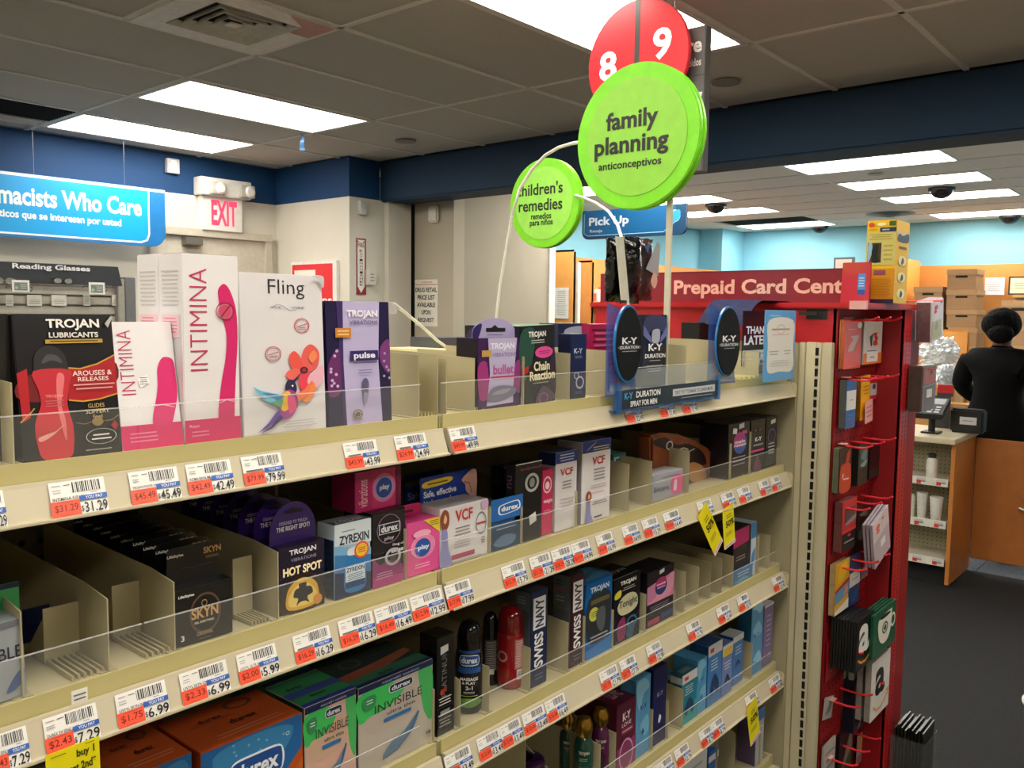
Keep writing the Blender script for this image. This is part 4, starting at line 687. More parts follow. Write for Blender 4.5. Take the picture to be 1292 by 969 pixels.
# sagging copper pouch, leaning behind the lip
Yc = .905; OUT = [(822, 550), (836, 546), (858, 548), (880, 557), (898, 567), (912, 577), (911, 583), (903, 588), (898, 606), (893, 610), (872, 616), (850, 621), (830, 624), (822, 600)]
oc = [at(x, y, 1, Yc) for x, y in OUT]
for p_ in oc: p_.z = max(p_.z, ZR[1]+.018)
o = B().prism([(p_.x, Yc, p_.z) for p_ in oc], (0, .035, 0)).build('foil_pouch', M('8c4a2c', .3, .15, .22, 22), bevel=.008, smooth=True)
p0 = at(822, 624, 1, Yc); p1 = at(914, 545, 1, Yc)
def fu(x, y): q = at(x, y, 1, Yc); return ((q.x-p0.x)/(p1.x-p0.x), (q.z-p0.z)/(p1.z-p0.z))
printed('print', o, (p0.x, Yc, p0.z), (p1.x-p0.x, 0, 0), (0, 0, p1.z-p0.z), [
    (C_, [fu(*q) for q in ((824, 556), (840, 552), (853, 561), (868, 560), (884, 568), (891, 580), (888, 587), (870, 584), (850, 572), (838, 566), (826, 562))], '1e1311'),
    (P_, [fu(*q) for q in ((868, 587), (890, 588), (896, 604), (872, 613))], '6a5044'), (C_, [fu(*q) for q in ((868, 588), (876, 583), (888, 590), (891, 602), (884, 608), (871, 606))], 'b08050'),
    (O_, *fu(844.5, 562), .045, .10, .3, 'd8d4ce'), (S_, [fu(857, 567), fu(862, 565), fu(868, 567)], .03, 'c8c4be'), (S_, [fu(870, 569), fu(876, 566)], .03, 'b8b4ae'), (C_, [fu(902, 580), fu(911, 577), fu(911, 583), fu(904, 585)], '181210')], base=.0003)
T(o, 'curved copper brown pouch sagging over the second shelf', 'pouch')
for q_, c, fr, lb in (((919.5, 536, 946.5), '15141a', [(E_, .55, .62, .3, .2, '3a5aa0'), (E_, .5, .68, .26, .14, 'a83a7c'), ('T', 'male', .3, .62, .78, .68, 'e8e4ee'), ('T', 'massager', .26, .55, .84, .6, 'e8e4ee'), (R_, .62, .78, .84, .84, 'd84a84'), (P_, [(.18, .82), (.36, .8), (.38, .9), (.2, .92)], 'd8d8d6'), (P_, [(.46, .88), (.7, .9), (.7, .99), (.46, .97)], 'c8c8c6'), ('l', 3, .2, .2, .8, .4, '8a8694')], 'leftmost of the three black cartons, with a blue pink oval and white stickers'),
        ((948, 531, 966), '17121a', [('T', 'K-Y', .3, .58, .75, .66, 'e8e4ee'), ('t', 'intense', .2, .49, .85, .54, 'c8b8cc'), (R_, .05, .385, .95, .42, 'd83a8c'), (C_, [(.2, .02), (.5, .3), (.8, .02)], '6a3a5a'), (E_, .3, .8, .05, .02, 'a83a7c'), (E_, .6, .8, .05, .02, 'a83a7c')], 'middle of the three black cartons, with a pink stripe'),
        ((967, 527, 981.5), '18151c', [(P_, [(.4, .85), (.8, .87), (.8, .95), (.4, .93)], 'c8c8c6'), (O_, .5, .62, .34, .14, .15, '6a5a96'), ('l', 4, .2, .25, .8, .5, 'b0acb8')], 'rightmost of the three black cartons, beside the end post')):
    carton('product_box', lb, 'box', 1, q_, .07, c, fr, rough=.25)
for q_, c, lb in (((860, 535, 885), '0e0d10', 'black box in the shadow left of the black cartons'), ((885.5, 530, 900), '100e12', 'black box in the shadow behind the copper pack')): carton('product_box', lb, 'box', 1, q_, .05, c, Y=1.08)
# ---- third shelf, left bay: four big packs
def big(q, D, col, fr, tp, lb, sd=(), **k): return carton('product_box', lb, 'box', 2, q, D, col, fr, sd, tp, **k)
def dlogo(u0, v0, u1, v1, ink='f0f4fa', bg='1f4f94', sl=0):
    w, h = u1-u0, v1-v0
    def rr(i): return (C_, [(u0+w*(.02+i), v0+h*(.3)), (u0+w*(.02+i), v0+h*.7), (u0+w*.12, v0+h*(.97-i*2)), (u0+w*.5, v0+h*(1-i*2)), (u0+w*.88, v0+h*(.97-i*2)), (u0+w*(.98-i), v0+h*.7), (u0+w*(.98-i), v0+h*.3), (u0+w*.88, v0+h*(.03+i*2)), (u0+w*.5, v0+h*(i*2)), (u0+w*.12, v0+h*(.03+i*2))], ink if i == 0 else bg)
    return [rr(0), rr(.035), ('T', 'durex', u0+w*.12, v0+h*.24, u1-w*.12, v1-h*.2, ink)]
og = [(R_, 0, 0, 1, 1, 'b8501c'), (P_, [(0, .995), (.995, .995), (.995, .66), (.85, .5), (.6, .3), (0, .3)], '2364a4'), (C_, [(.1, .9), (.5, .98), (.9, .9), (.7, .6), (.3, .55)], '3a86bc'), (P_, [(.62, 0), (.8, .3), (1, .55), (1, 0)], 'c0601c')]
og += [(E_, random.uniform(.05, .9), random.uniform(.6, .96), .012, .012, '7ab8dc') for _ in range(14)]+dlogo(.24, .50, .80, .80)+[(O_, .83, .86, .02, .02, .3, 'e0ecf6')]
ot = [('T', 'durex', .25, .62, .48, .72, '4a2c28'), ('T', 'durex', .45, .36, .72, .48, '4a2c28'), ('l', 2, .2, .1, .9, .24, 'd8906a'), (O_, .7, .8, .14, .12, .3, '6a4434'), ('l', 2, .1, .55, .6, .62, '8a4a2c')]
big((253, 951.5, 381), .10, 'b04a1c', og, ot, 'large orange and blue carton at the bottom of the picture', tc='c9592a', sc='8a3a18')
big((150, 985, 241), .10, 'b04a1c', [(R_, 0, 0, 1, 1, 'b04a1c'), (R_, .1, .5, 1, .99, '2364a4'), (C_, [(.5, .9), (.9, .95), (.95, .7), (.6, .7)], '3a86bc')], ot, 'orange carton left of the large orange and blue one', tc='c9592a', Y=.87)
big((150, 965, 238), .09, 'b04a1c', (), ot[:2], 'orange carton standing behind the left orange carton', tc='b04a22', Y=.98)
iv = lambda n18: [(R_, 0, 0, 1, 1, 'b8b0a4' if n18 else 'd0a898'), (C_, [(0, .9), (.4, .93), (.6, .8), (.4, .66), (.1, .6), (0, .62)], '3fc060'), (C_, [(.8, .95), (.99, .9), (.99, .3), (.88, .4), (.82, .7)], '4ab060'), (C_, [(.1, .62), (.4, .65), (.7, .78), (.8, .5), (.4, .4), (.1, .45)], 'c8a890' if not n18 else 'b4aaa0'), (R_, 0, .93, 1, 1, '1a2450'), ('t', 'nature#1 condom', .3, .945, .8, .975, 'a8b8d8')]+dlogo(.38, .80, .72, .90, 'd8dce8', '1c2440')+[
    ('t', 'INVISIBLE', .2, .64, .84, .735, '3a3438', -.004), ('t', 'ultra thin', .36, .57, .74, .61, '4a4448'), (C_, [(.34, .50), (.66, .50), (.68, .52), (.66, .54), (.34, .54), (.32, .52)], '2f6ea8'), (C_, [(.3, .1), (.42, .24), (.6, .3), (.8, .46), (.7, .26), (.5, .13)], '5a7c9a'), (S_, [(.3, .08), (.5, .12), (.68, .26), (.78, .46)], .014, '34507c'), (C_, [(.05, .86), (.2, .87), (.2, .76), (.12, .72), (.05, .76)], '3a8a5c'), ('l', 2, .08, .78, .18, .84, 'c8e8d0')]+([('T', '18', .9, .12, .96, .16, '2a4a3c')] if n18 else [])
tpi = [(R_, 0, 0, 1, .3, '3c7a60'), (P_, [(0, .25), (.6, .3), (1, .45), (1, .6), (.5, .5), (0, .45)], 'a05a48'), (R_, 0, 0, 1, .08, '1a2450'), ('T', 'durex', .35, .12, .55, .2, '18202c'), (O_, .3, .7, .14, .15, .3, '565a58'), ('T', 'durex', .6, .68, .8, .76, '565a58'), (S_, [(0, .99), (1, .99)], .02, '7a8884')]
tps = [(R_, 0, 0, 1, 1, '3c9460'), (R_, 0, 0, 1, .1, '2a3a9c'), (R_, 0, .35, 1, .55, '4458a8'), ('T', 'durex', .3, .22, .6, .3, '1a2430'), ('T', 'durex', .15, .62, .45, .72, '1a2430'), (S_, [(0, .98), (1, .98)], .02, 'b8c4c0')]
big((384, 894, 448.5), .085, 'c8c0b8', iv(0), tps, 'narrow iridescent green pink carton beside the large orange one', sc='2a4a3c')
big((452, 869.5, 545.5), .10, 'b8b0a8', iv(1), tpi, 'wide iridescent silver green carton left of the shelf joint', tc='2a3a34', sc='22342c')
x0_, x1_, zz_ = front_rect((452, 869.5, 545.5), .862)
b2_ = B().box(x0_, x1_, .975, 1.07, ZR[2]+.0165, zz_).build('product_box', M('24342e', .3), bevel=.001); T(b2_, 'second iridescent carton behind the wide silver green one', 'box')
x0_, x1_, zz_ = front_rect((384, 894, 448.5), .862)
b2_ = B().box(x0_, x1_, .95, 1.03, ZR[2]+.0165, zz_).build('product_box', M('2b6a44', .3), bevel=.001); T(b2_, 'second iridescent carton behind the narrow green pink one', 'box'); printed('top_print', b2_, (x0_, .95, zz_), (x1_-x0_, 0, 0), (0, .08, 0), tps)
# ---- third shelf, right bay
for q, lb in (((547.5, 870), 'third shelf divider at the shelf joint'), ((580.5, 858), 'third shelf divider left of the dark massage bottle'), ((617, 842), 'third shelf divider between the dark and red bottles'), ((669, 818), 'third shelf divider left of the grey clear carton'), ((717, 786), 'third shelf divider right of the maroon round bottle'), ((738, 778), 'third shelf divider left of the bright blue pack'), ((774, 770), 'third shelf divider right of the bright blue pack'), ((815, 750), 'third shelf divider left of the pink picture carton'), ((852, 745), 'third shelf divider right of the pink picture carton'),
              ((865, 722), 'first of the tall empty lane dividers on the third shelf'), ((882, 716), 'second of the tall empty lane dividers on the third shelf'), ((897, 710), 'third of the tall empty lane dividers on the third shelf'), ((911, 705), 'fourth of the tall empty lane dividers on the third shelf'), ((925.5, 702), 'fifth of the tall empty lane dividers on the third shelf'), ((958, 676), 'tall third shelf divider before the last empty lane'), ((972, 676), 'rightmost tall third shelf divider')):
    divider(2, q, 1.15, lb, slope=.006)
paddle(2, (697.5, 788), (717.5, 840), .91, 'third shelf paddle behind the maroon round bottle'); paddle(2, (962, 680), (976, 710), .95, 'third shelf paddle in the last empty lane')
carton('product_box', 'narrow black carton with silver lettering and white sticker', 'box', 2, (551, 806, 574), -529, '141315', [('v', 'PLATINUM', .28, .38, .55, .86, '6a6a6c', .01), (P_, [(.2, .82), (.62, .84), (.62, .91), (.2, .9)], 'dcdcda'), (E_, .3, .44, .12, .03, 'a83a20'), (E_, .44, .46, .1, .025, '8a3018'), ('l', 3, .1, .3, .8, .39, 'c8c4be'), (R_, .2, .2, .7, .25, '8a8a88'), ('l', 3, .1, .08, .8, .18, '9a968f')], rough=.25)
def bottle(sh, x0p, x1p, ytop, label, prof, mats, Y, ops=None, obox=None, group=None, name='bottle', sy=.75):
    """lathe bottle: prof = [(radius fraction, height fraction)], mats per ring segment"""
    a = at(x0p, ytop, 1, Y); c = at(x1p, ytop, 1, Y)
    mid = (x0p+x1p)/2; pc = at(mid, ytop, 1, Y); dist = (pc-CAM).dot(_F); r = (x1p-x0p)/2*dist/FPX*.97
    zb = ZR[sh]+.0165; h = pc.z-zb
    p = (pc.x, Y, 0)
    ks = sorted(set(m_[0] for m_ in mats)); root = None
    for part, lo, hi, mt in mats:
        pts = [(rr*r, zb+hh*h) for rr, hh in prof if lo-1e-6 <= hh <= hi+1e-6]
        b = B().lathe(pts, p, n=28, sx=1, sy=1)
        if root is None: root = b.build(name, mt, origin=(pc.x, Y, zb), smooth=True)
        else: b.build(part, mt, root, smooth=True)
    if ops:   # label wrapped on the side that faces the aisle
        mats_ = []; lv = [0]; v0, v1, ang = obox
        face = math.atan2(-Y, -pc.x)
        o2 = printed('label', root, (0, 0, 0), (1, 0, 0), (0, 1, 0), ops, N=Vector((0, 0, 1)), step=.00012, base=.0003)
        bmx = bmesh.new(); bmx.from_mesh(o2.data)
        bmesh.ops.subdivide_edges(bmx, edges=[e for e in bmx.edges if abs(e.verts[0].co.x-e.verts[1].co.x) > .12], cuts=7, use_grid_fill=True)
        bmesh.ops.triangulate(bmx, faces=[f for f in bmx.faces if len(f.verts) > 4])
        org = Vector(root['_o'])
        rr_ = sorted((hh, q_) for q_, hh in prof)
        def rad(t):
            for (h0, q0), (h1, q1) in zip(rr_, rr_[1:]):
                if h0 <= t <= h1 and h1 > h0: return q0+(q1-q0)*(t-h0)/(h1-h0)
            return 1
        for v in bmx.verts:
            w = v.co+org; t = v0+(v1-v0)*w.y; th = face+(w.x-.5)*ang; R2 = r*rad(t)+w.z
            v.co = Vector((R2*math.cos(th), R2*math.sin(th), t*h))
        bmx.to_mesh(o2.data); bmx.free()
    return T(root, label, 'bottle', group)
capped = [(.0, 0), (.86, 0), (.95, .02), (1, .1), (1, .62), (.97, .66), (.93, .68), (.93, .685), (.92, .8), (.82, .9), (.6, .97), (.3, .995), (0, 1)]
bmats = lambda body, cap: [('body', 0, .68, body), ('cap', .68, 1, cap)]
gl_k = M('121014', .12)
bottle(2, 575, 610, 781, 'dark massage bottle with blue oval logo and black cap', capped, bmats(M('1c1a20', .2), gl_k), .89, [(R_, .12, .58, .88, 1, '1f4f94')]+dlogo(.2, .72, .82, .92, 'e8eef6', '1f4f94')+[('T', 'MASSAGE', .24, .44, .76, .50, 'e6e4e0'), ('T', '& PLAY', .3, .37, .68, .42, 'e6e4e0'), ('T', '2-1', .4, .27, .6, .34, 'e6e4e0'), ('l', 2, .3, .19, .7, .24, 'c8c6c0'), ('l', 1, .26, .14, .76, .165, 'c8d040'), (C_, [(.1, .0), (.3, .1), (.7, .1), (.92, .02), (.6, -.06), (.3, -.06)], '5a8a3a')], (.12, .70, 2.6))
bottle(2, 608, 630, 771, 'dark bottle with grey text label behind the blue logo bottle', capped, bmats(M('1a181c', .2), gl_k), .93, [(R_, .2, .1, .9, .95, '3a3a3e'), ('l', 16, .25, .14, .85, .92, 'a8a8aa'), (R_, .3, .02, .7, .16, 'd0d0d0')], (.15, .66, 2.4))
bottle(2, 626, 664, 763, 'bright red bottle with round grey emblem', capped, bmats(M('8e0f1a', .1, coat=.5), M('7a0c16', .08, coat=.5)), .90, [(O_, .25, .52, .16, .12, .3, 'a89088'), (R_, .62, .25, .92, .9, 'a86a6c'), ('l', 16, .64, .28, .9, .88, 'e0c8c4'), (R_, .68, .02, .9, .24, 'dcd4d0'), ('b', .7, .04, .88, .2)], (.12, .68, 2.4))
def navy(col, band, t2='NAVY'): return [('v', 'SWISS', .22, .20, .74, .56, 'e8eaee', .03), (R_, .14, .60, .86, .93, 'e8eaee'), ('v', 'NAVY', .26, .62, .76, .91, band, .03), ('l', 2, .2, .06, .8, .14, '5a6a8a')]
carton('product_box', 'clear grey carton with navy edge and upright white lettering', 'box', 2, (670, 748.5, 691.5), -650, '16264a', navy('', '16264a'), [('l', 3, .15, .86, .7, .95, '8a9094'), (R_, .1, .02, .9, .8, '3e4446')], [(R_, .1, .05, .9, .95, '40464c')], sc='4e5558', tc='1c222c')
carton('product_box', 'grey carton with maroon edge and upright white lettering', 'box', 2, (721, 728, 738), -698, '3a1420', navy('', '3a1420'), [('l', 2, .12, .87, .5, .95, '22262a'), ('l', 1, .12, .82, .8, .85, 'b83a3c'), ('l', 2, .12, .7, .7, .78, '8a9094'), (R_, .1, .02, .9, .62, '4a5052')], [(R_, .1, .05, .9, .95, '3a3236')], sc='565c5e', tc='2c1c22')
bottle(2, 690, 706, 786, 'round maroon bottle with white sticker and curved label', [(0, 0), (.8, 0), (1, .08), (1, .7), (.85, .85), (.5, .97), (0, 1)], [('body', 0, 1, M('46141e', .2))], .93, [(O_, .5, .75, .35, .2, .2, 'a89a94'), (P_, [(.3, .4), (.65, .45), (.7, .62), (.35, .6)], 'e0dcd8')], (.1, .95, 2.2))
o = carton('product_box', 'bright blue pack with black clear window and domed top', 'box', 2, (739.5, 738, 773), .05, '1f6cb4', [(C_, [(.1, .78), (.9, .8), (.92, .3), (.85, .2), (.1, .22)], '2c3238'), ('T', 'TROJAN', .16, .84, .86, .93, 'd8e6f4'), (R_, .18, .70, .88, .76, '6a6440'), (E_, .3, .57, .18, .09, 'c8cc50'), ('l', 3, .2, .53, .42, .61, '5a5c20'), (C_, [(.4, .6), (.7, .62), (.72, .4), (.6, .3), (.42, .4)], '565c62'), ('l', 1, .15, .24, .85, .3, '9aa4ac'), (P_, [(0, 0), (1, .0), (1, .2), (0, .12)], '2a7cc8')], rough=.2)
x0_, x1_, z_ = front_rect((739.5, 738, 773), .862); B().prism([(x0_+(x1_-x0_)*(.5-.5*math.cos(k*math.pi/12)), .868, z_+.012*math.sin(k*math.pi/12)) for k in range(13)], (0, .035, 0)).build('domed_top', M('4a7ea4', .1, 0, 0, 0, alpha=.55), o)
carton('product_box', 'tall black carton with a pale splash and colourful shapes', 'box', 2, (774.5, 733, 808.5), .07, '17161a', [(C_, [(.15, .55), (.3, .68), (.6, .72), (.85, .66), (.9, .5), (.7, .42), (.3, .42)], 'c8c4a0'), ('T', 'Tonight', .2, .50, .88, .64, '3a4a3c'), ('T', 'TROJAN', .24, .86, .82, .94, 'f0eee6'), ('l', 2, .3, .78, .8, .84, 'a8a8a0'), (C_, [(.05, .78), (.25, .82), (.25, .72), (.05, .7)], 'd8d040'), (C_, [(.15, .3), (.4, .38), (.45, .1), (.2, .04)], '8a2a5c'), (O_, .68, .26, .2, .1, .3, '2f6a8c'), (C_, [(.5, .2), (.8, .24), (.7, .04), (.5, .05)], '2a5a7c')], (), [('T', 'TROJAN', .15, .3, .85, .5, '8a8a88'), (S_, [(0, .02), (1, .02)], .02, 'a0a09c')], rough=.25)
carton('product_box', 'black carton with a pink torso picture and blue oval', 'box', 2, (817, 724, 851), .06, '1c1a22', [(P_, [(0, .42), (1, .42), (1, .86), (0, .74)], 'c07aa0'), (C_, [(.0, .45), (.3, .5), (.6, .72), (.98, .84), (.9, .5), (.6, .43)], 'd892ae'), (E_, .5, .68, .22, .16, '2a3a78'), (E_, .5, .74, .2, .1, 'a8306c'), ('T', 'male', .34, .7, .66, .74, 'ecdce8'), ('l', 1, .34, .64, .66, .67, 'ecdce8'), (P_, [(.42, .9), (.6, .92), (.6, .99), (.42, .97)], 'd0d0ce'), ('l', 2, .1, .3, .8, .38, '8a8890'), (R_, .04, .04, .45, .14, 'a83a5c'), (R_, .5, .08, .94, .18, '2a3c78')], sc='15131c')
# wide maroon tube lying at the back
p0 = at(825, 692, 1, 1.0); p1 = at(887, 700, 1, .93); b = B(); ax_ = (Vector(p1)-Vector(p0))
b = B().box(p0.x, p1.x-.01, .93, 1.02, ZR[2]+.045, ZR[2]+.085); o = b.build('tube_pack', M('3a1822', .3), bevel=.006)
q0_ = at(868, 690, 1, .93); printed('end_label', o, (q0_.x, .93, ZR[2]+.048), (p1.x-.012-q0_.x, 0, 0), (0, 0, .034), [(C_, [(.05, .05), (.05, .95), (.6, .95), (.97, .7), (.97, .3), (.6, .05)], 'b08a94')]); T(o, 'long maroon pack with a pale rounded end above the empty lanes', 'pack')
o2 = B().box(p0.x, p1.x-.01, .935, 1.02, ZR[2]+.0165, ZR[2]+.044).build('product_box', M('2a2824', .6)); T(o2, 'dark plain box under the long maroon pack', 'box')
carton('product_box', 'black carton with magenta top half in the right third shelf lanes', 'box', 2, (926, 670, 948), .07, '17141c', [(P_, [(0, .66), (1, .72), (1, 1), (0, .98)], 'b02068'), (R_, .86, 0, 1, 1, '2c2438'), ('l', 2, .15, .4, .7, .5, '9a94a0')], sc='121016')
carton('product_box', 'white and blue carton right of the magenta topped carton', 'box', 2, (948.5, 660, 955), .06, 'c8d8e8', [(R_, 0, .7, 1, 1, '3a7ab8'), (C_, [(.2, .4), (.8, .5), (.7, .25), (.2, .2)], '4a8ac4')])
carton('product_box', 'low blue carton in front of the magenta topped carton', 'box', 2, (925, 722, 950), .004, '3f78ac', [('l', 2, .2, .4, .8, .8, 'b8d4e8'), (C_, [(.1, .1), (.5, .35), (.8, .1)], '6aa4d0')], Y=.858)
# ---- fourth shelf, right bay
for q, lb in (((663, 930), 'fourth shelf divider left of the gold capped bottles'), ((757.5, 940), 'fourth shelf divider between the green and plum bottles'), ((777, 925), 'fourth shelf divider left of the wine red carton'), ((824, 896), 'fourth shelf divider left of the navy carton'), ((843.5, 885), 'fourth shelf divider right of the navy carton'), ((862, 870), 'fourth shelf divider left of the teal carton'), ((949.5, 812), 'fourth shelf divider left of the sky blue wave carton')):
    divider(3, q, 1.15, lb, slope=.006)
paddle(3, (938, 812), (949, 850), .90, 'fourth shelf paddle left of the sky blue wave carton'); paddle(3, (847, 870), (861, 915), .90, 'fourth shelf paddle left of the teal carton')
gold = M('b08a3a', .2, .85)
goldp = [(0, 0), (.85, 0), (1, .06), (1, .55), (.9, .66), (.62, .72), (.74, .73), (.9, .80), (.88, .9), (.6, .98), (0, 1)]
for x0p, x1p, yt, Yb, body, lb, w in ((706, 727, 897, .94, '1a3c34', 'green bottle with gold cap, leftmost of the four', 'TROJAN'), (724.5, 750, 903, .885, '1c4a3c', 'green bottle with gold cap, nearest the shelf front', 'TROJAN'), (729, 747, 886, 1.0, '2a2c2c', 'gold capped bottle standing behind the other three', 'TROJAN'), (746, 771, 891, .89, '5a1c4a', 'plum bottle with gold cap, rightmost of the four', 'TROJAN')):
    bottle(3, x0p, x1p, yt, lb, goldp, [('body', 0, .72, M(body, .15, coat=.3)), ('cap', .73, 1, gold)], Yb, [('T', w, .28, .78, .75, .88, 'd8d4c0'), ('l', 2, .3, .64, .7, .72, 'a8a890'), (R_, .3, .1, .72, .5, '3a1c34' if 'plum' in lb else '22584a')], (.05, .62, 2.4), group='gold capped bottles')
for i, (cx_, cy_, Yb) in enumerate(((643, 962, .93), (662, 955, .89))):
    p = at(cx_, cy_, 1, Yb); o = B().lathe([(0, ZR[3]+.0165), (.034, ZR[3]+.0165), (.036, ZR[3]+.022), (.036, p.z-.012), (.034, p.z-.004), (.028, p.z), (.012, p.z-.001), (0, p.z-.004)], (p.x, Yb, 0), n=28).build('jar', M('3a1a44', .15, .3), smooth=True)
    B().lathe([(.014, p.z+.0006), (.009, p.z+.0006)], (p.x, Yb, 0), n=20).build('lid_ring', M('a8a4b0', .2, .5), o); T(o, ['purple lidded jar partly hidden at the left', 'purple lidded jar with a pale ring on its lid'][i], 'jar')
divider(3, (690, 968), 1.15, 'fourth shelf divider right of the purple jars', slope=.05)
carton('product_box', 'wine red carton with a pink loop picture', 'box', 3, (778.5, 891.5, 803), .10, '5c1c34', [('T', 'K-Y', .3, .72, .7, .84, 'f4e8ee'), ('t', 'LOVE', .26, .63, .74, .69, 'f0dce4', .01), (R_, .24, .52, .84, .6, '8a3a54'), ('l', 1, .28, .54, .8, .58, 'e8c8d4'), (P_, [(0, 0), (1, 0), (1, .42), (0, .34)], '8a3a66'), (O_, .5, .2, .36, .24, .14, 'd090b8')], (), [('t', 'LOVE', .3, .2, .8, .6, 'c89ab0'), ('l', 1, .3, .65, .8, .8, 'c89ab0')], tc='561a30', sc='451426')
kb = lambda: [(C_, [(.05, .95), (.6, .98), (.9, .85), (.5, .78), (.3, .6), (.1, .7)], '8ac4e4'), (C_, [(.3, .4), (.8, .5), (.9, .3), (.6, .25)], '7ab8dc'), ('T', 'K-Y', .3, .6, .74, .66, '1c4a80'), (P_, [(.4, .3), (.5, .36), (.6, .3), (.5, .27)], '1c4a80')]
carton('product_box', 'light blue patterned carton left of the navy carton', 'box', 3, (803, 860, 821.5), -783, '5a9ecb', kb(), [(C_, [(.1, .9), (.7, .95), (.9, .6), (.3, .5)], '4a8ab4')], sc='3f7ca4', tc='4a88b0')
carton('product_box', 'narrow navy carton with a small white drop', 'box', 3, (824.8, 846, 842), .07, '1a1f54', [('t', 'K-Y', .3, .62, .72, .68, 'b8bcd8', .015), (C_, [(.4, .3), (.5, .38), (.62, .33), (.5, .27)], 'd0d4e4')], (), [(O_, .6, .5, .2, .2, .3, '5a5e6c')], tc='1c1e30')
carton('product_box', 'teal carton with white band behind the beige paddle', 'box', 3, (842.5, 850, 849), .06, '1f7c94', [(R_, 0, .85, 1, .97, 'd8dce0')], Y=.9)
cv = lambda: [(R_, 0, .82, 1, 1, 'd8dadc'), (R_, .14, .87, .4, .94, 'c83a3c'), ('l', 4, .15, .56, .75, .76, 'c8dce8'), (C_, [(.2, .3), (.5, .5), (.8, .32), (.7, .15), (.5, .28), (.3, .16)], '1c3c64')]
carton('product_box', 'teal carton with white top band', 'box', 3, (861, 853.5, 880), -846, '1f7c94', [(P_, [(0, 0), (1, 0), (1, .4), (0, .2)], '2aa0a4')]+cv(), [(R_, 0, .82, 1, .95, 'b8babc')], [(R_, .05, .1, .95, .9, '2c5c6c'), ('l', 3, .2, .2, .8, .7, 'a8b4b8')], sc='1c5c6c', tc='22303c')
carton('product_box', 'short light blue carton between teal and blue cartons', 'box', 3, (880.5, 834.5, 892.5), .06, '4f9ccc', kb())
carton('product_box', 'blue carton with white top band beside the teal one', 'box', 3, (894, 816.5, 911.5), -870, '3f7cc0', cv(), [(C_, [(.1, .9), (.8, .95), (.9, .5), (.3, .4)], '2a4a78')], sc='26426c', tc='2c4c74')
carton('product_box', 'small violet blue carton with a yellow band', 'box', 3, (912, 816.5, 925), .05, '6f86c0', [(R_, 0, .8, 1, 1, 'd8dadc'), (R_, .05, .78, .95, .93, 'e0c040'), ('l', 3, .15, .5, .8, .68, 'd0d8ec'), (C_, [(.2, .2), (.5, .42), (.8, .22), (.5, .3)], '1c2c54')])
carton('product_box', 'tall blue carton with white lid band right of the yellow one', 'box', 3, (925.3, 805, 938.5), -907, '3a74b8', [(R_, 0, .88, 1, 1, 'd8dadc'), ('l', 3, .2, .6, .8, .8, 'b0cce8'), (C_, [(.2, .35), (.5, .5), (.8, .36), (.5, .42)], '1c3c64')], sc='2c5c94', tc='c8ccd0', Y=.87)
carton('product_box', 'sky blue wave patterned carton near the shelf end', 'box', 3, (949.5, 760, 964), -932, '4a96cc', [(C_, [(.1, .9), (.5, .98), (.95, .9), (.7, .8), (.4, .86)], '9ad0ec'), (C_, [(.1, .6), (.6, .7), (.9, .55), (.5, .5)], '84c0e4'), (C_, [(.2, .2), (.7, .3), (.9, .15)], '9ad0ec'), ('T', 'K-Y', .25, .5, .7, .55, '1c4a80')], sc='1f5476')
carton('product_box', 'slim purple carton at the right end of the fourth shelf', 'box', 3, (965, 765, 976.5), .05, '7a6a9c', [(R_, 0, .96, 1, 1, 'e0dce8'), ('l', 7, .25, .3, .75, .85, 'b0a4c8')], tc='e6e2ec')
# ---- lowest shelf
for q, lb in (((906, 925), 'lowest shelf divider right of the white cartons'), ((928, 925), 'lowest shelf divider behind the yellow tag'), ((960, 925), 'lowest shelf divider near the end post')):
    divider(4, q, 1.2, lb, slope=.02)
carton('product_box', 'white carton at the bottom edge under the fourth shelf', 'box', 4, (863, 955, 893), .08, 'd8dce0', [('l', 2, .2, .6, .8, .8, 'a8b0b8')], tc='e6e8ea'); carton('product_box', 'blue carton with white band at the bottom edge', 'box', 4, (894, 951, 907), .08, '2c62b0', [(R_, 0, .82, 1, .93, 'd8dadc')], tc='2a5ca8')
carton('product_box', 'blue and white carton just right of the lowest yellow tag', 'box', 4, (955, 899, 965), .05, 'b0b8c4', [(R_, 0, .8, 1, 1, '3a78bc'), (O_, .6, .62, .3, .09, .3, 'e0e4e8')], sc='5a4a6c')
paddle(4, (965, 910), (977, 950), .95, 'lowest shelf paddle beside the end post'); paddle(4, (912, 950), (928, 969), .95, 'lowest shelf paddle behind the yellow tag')
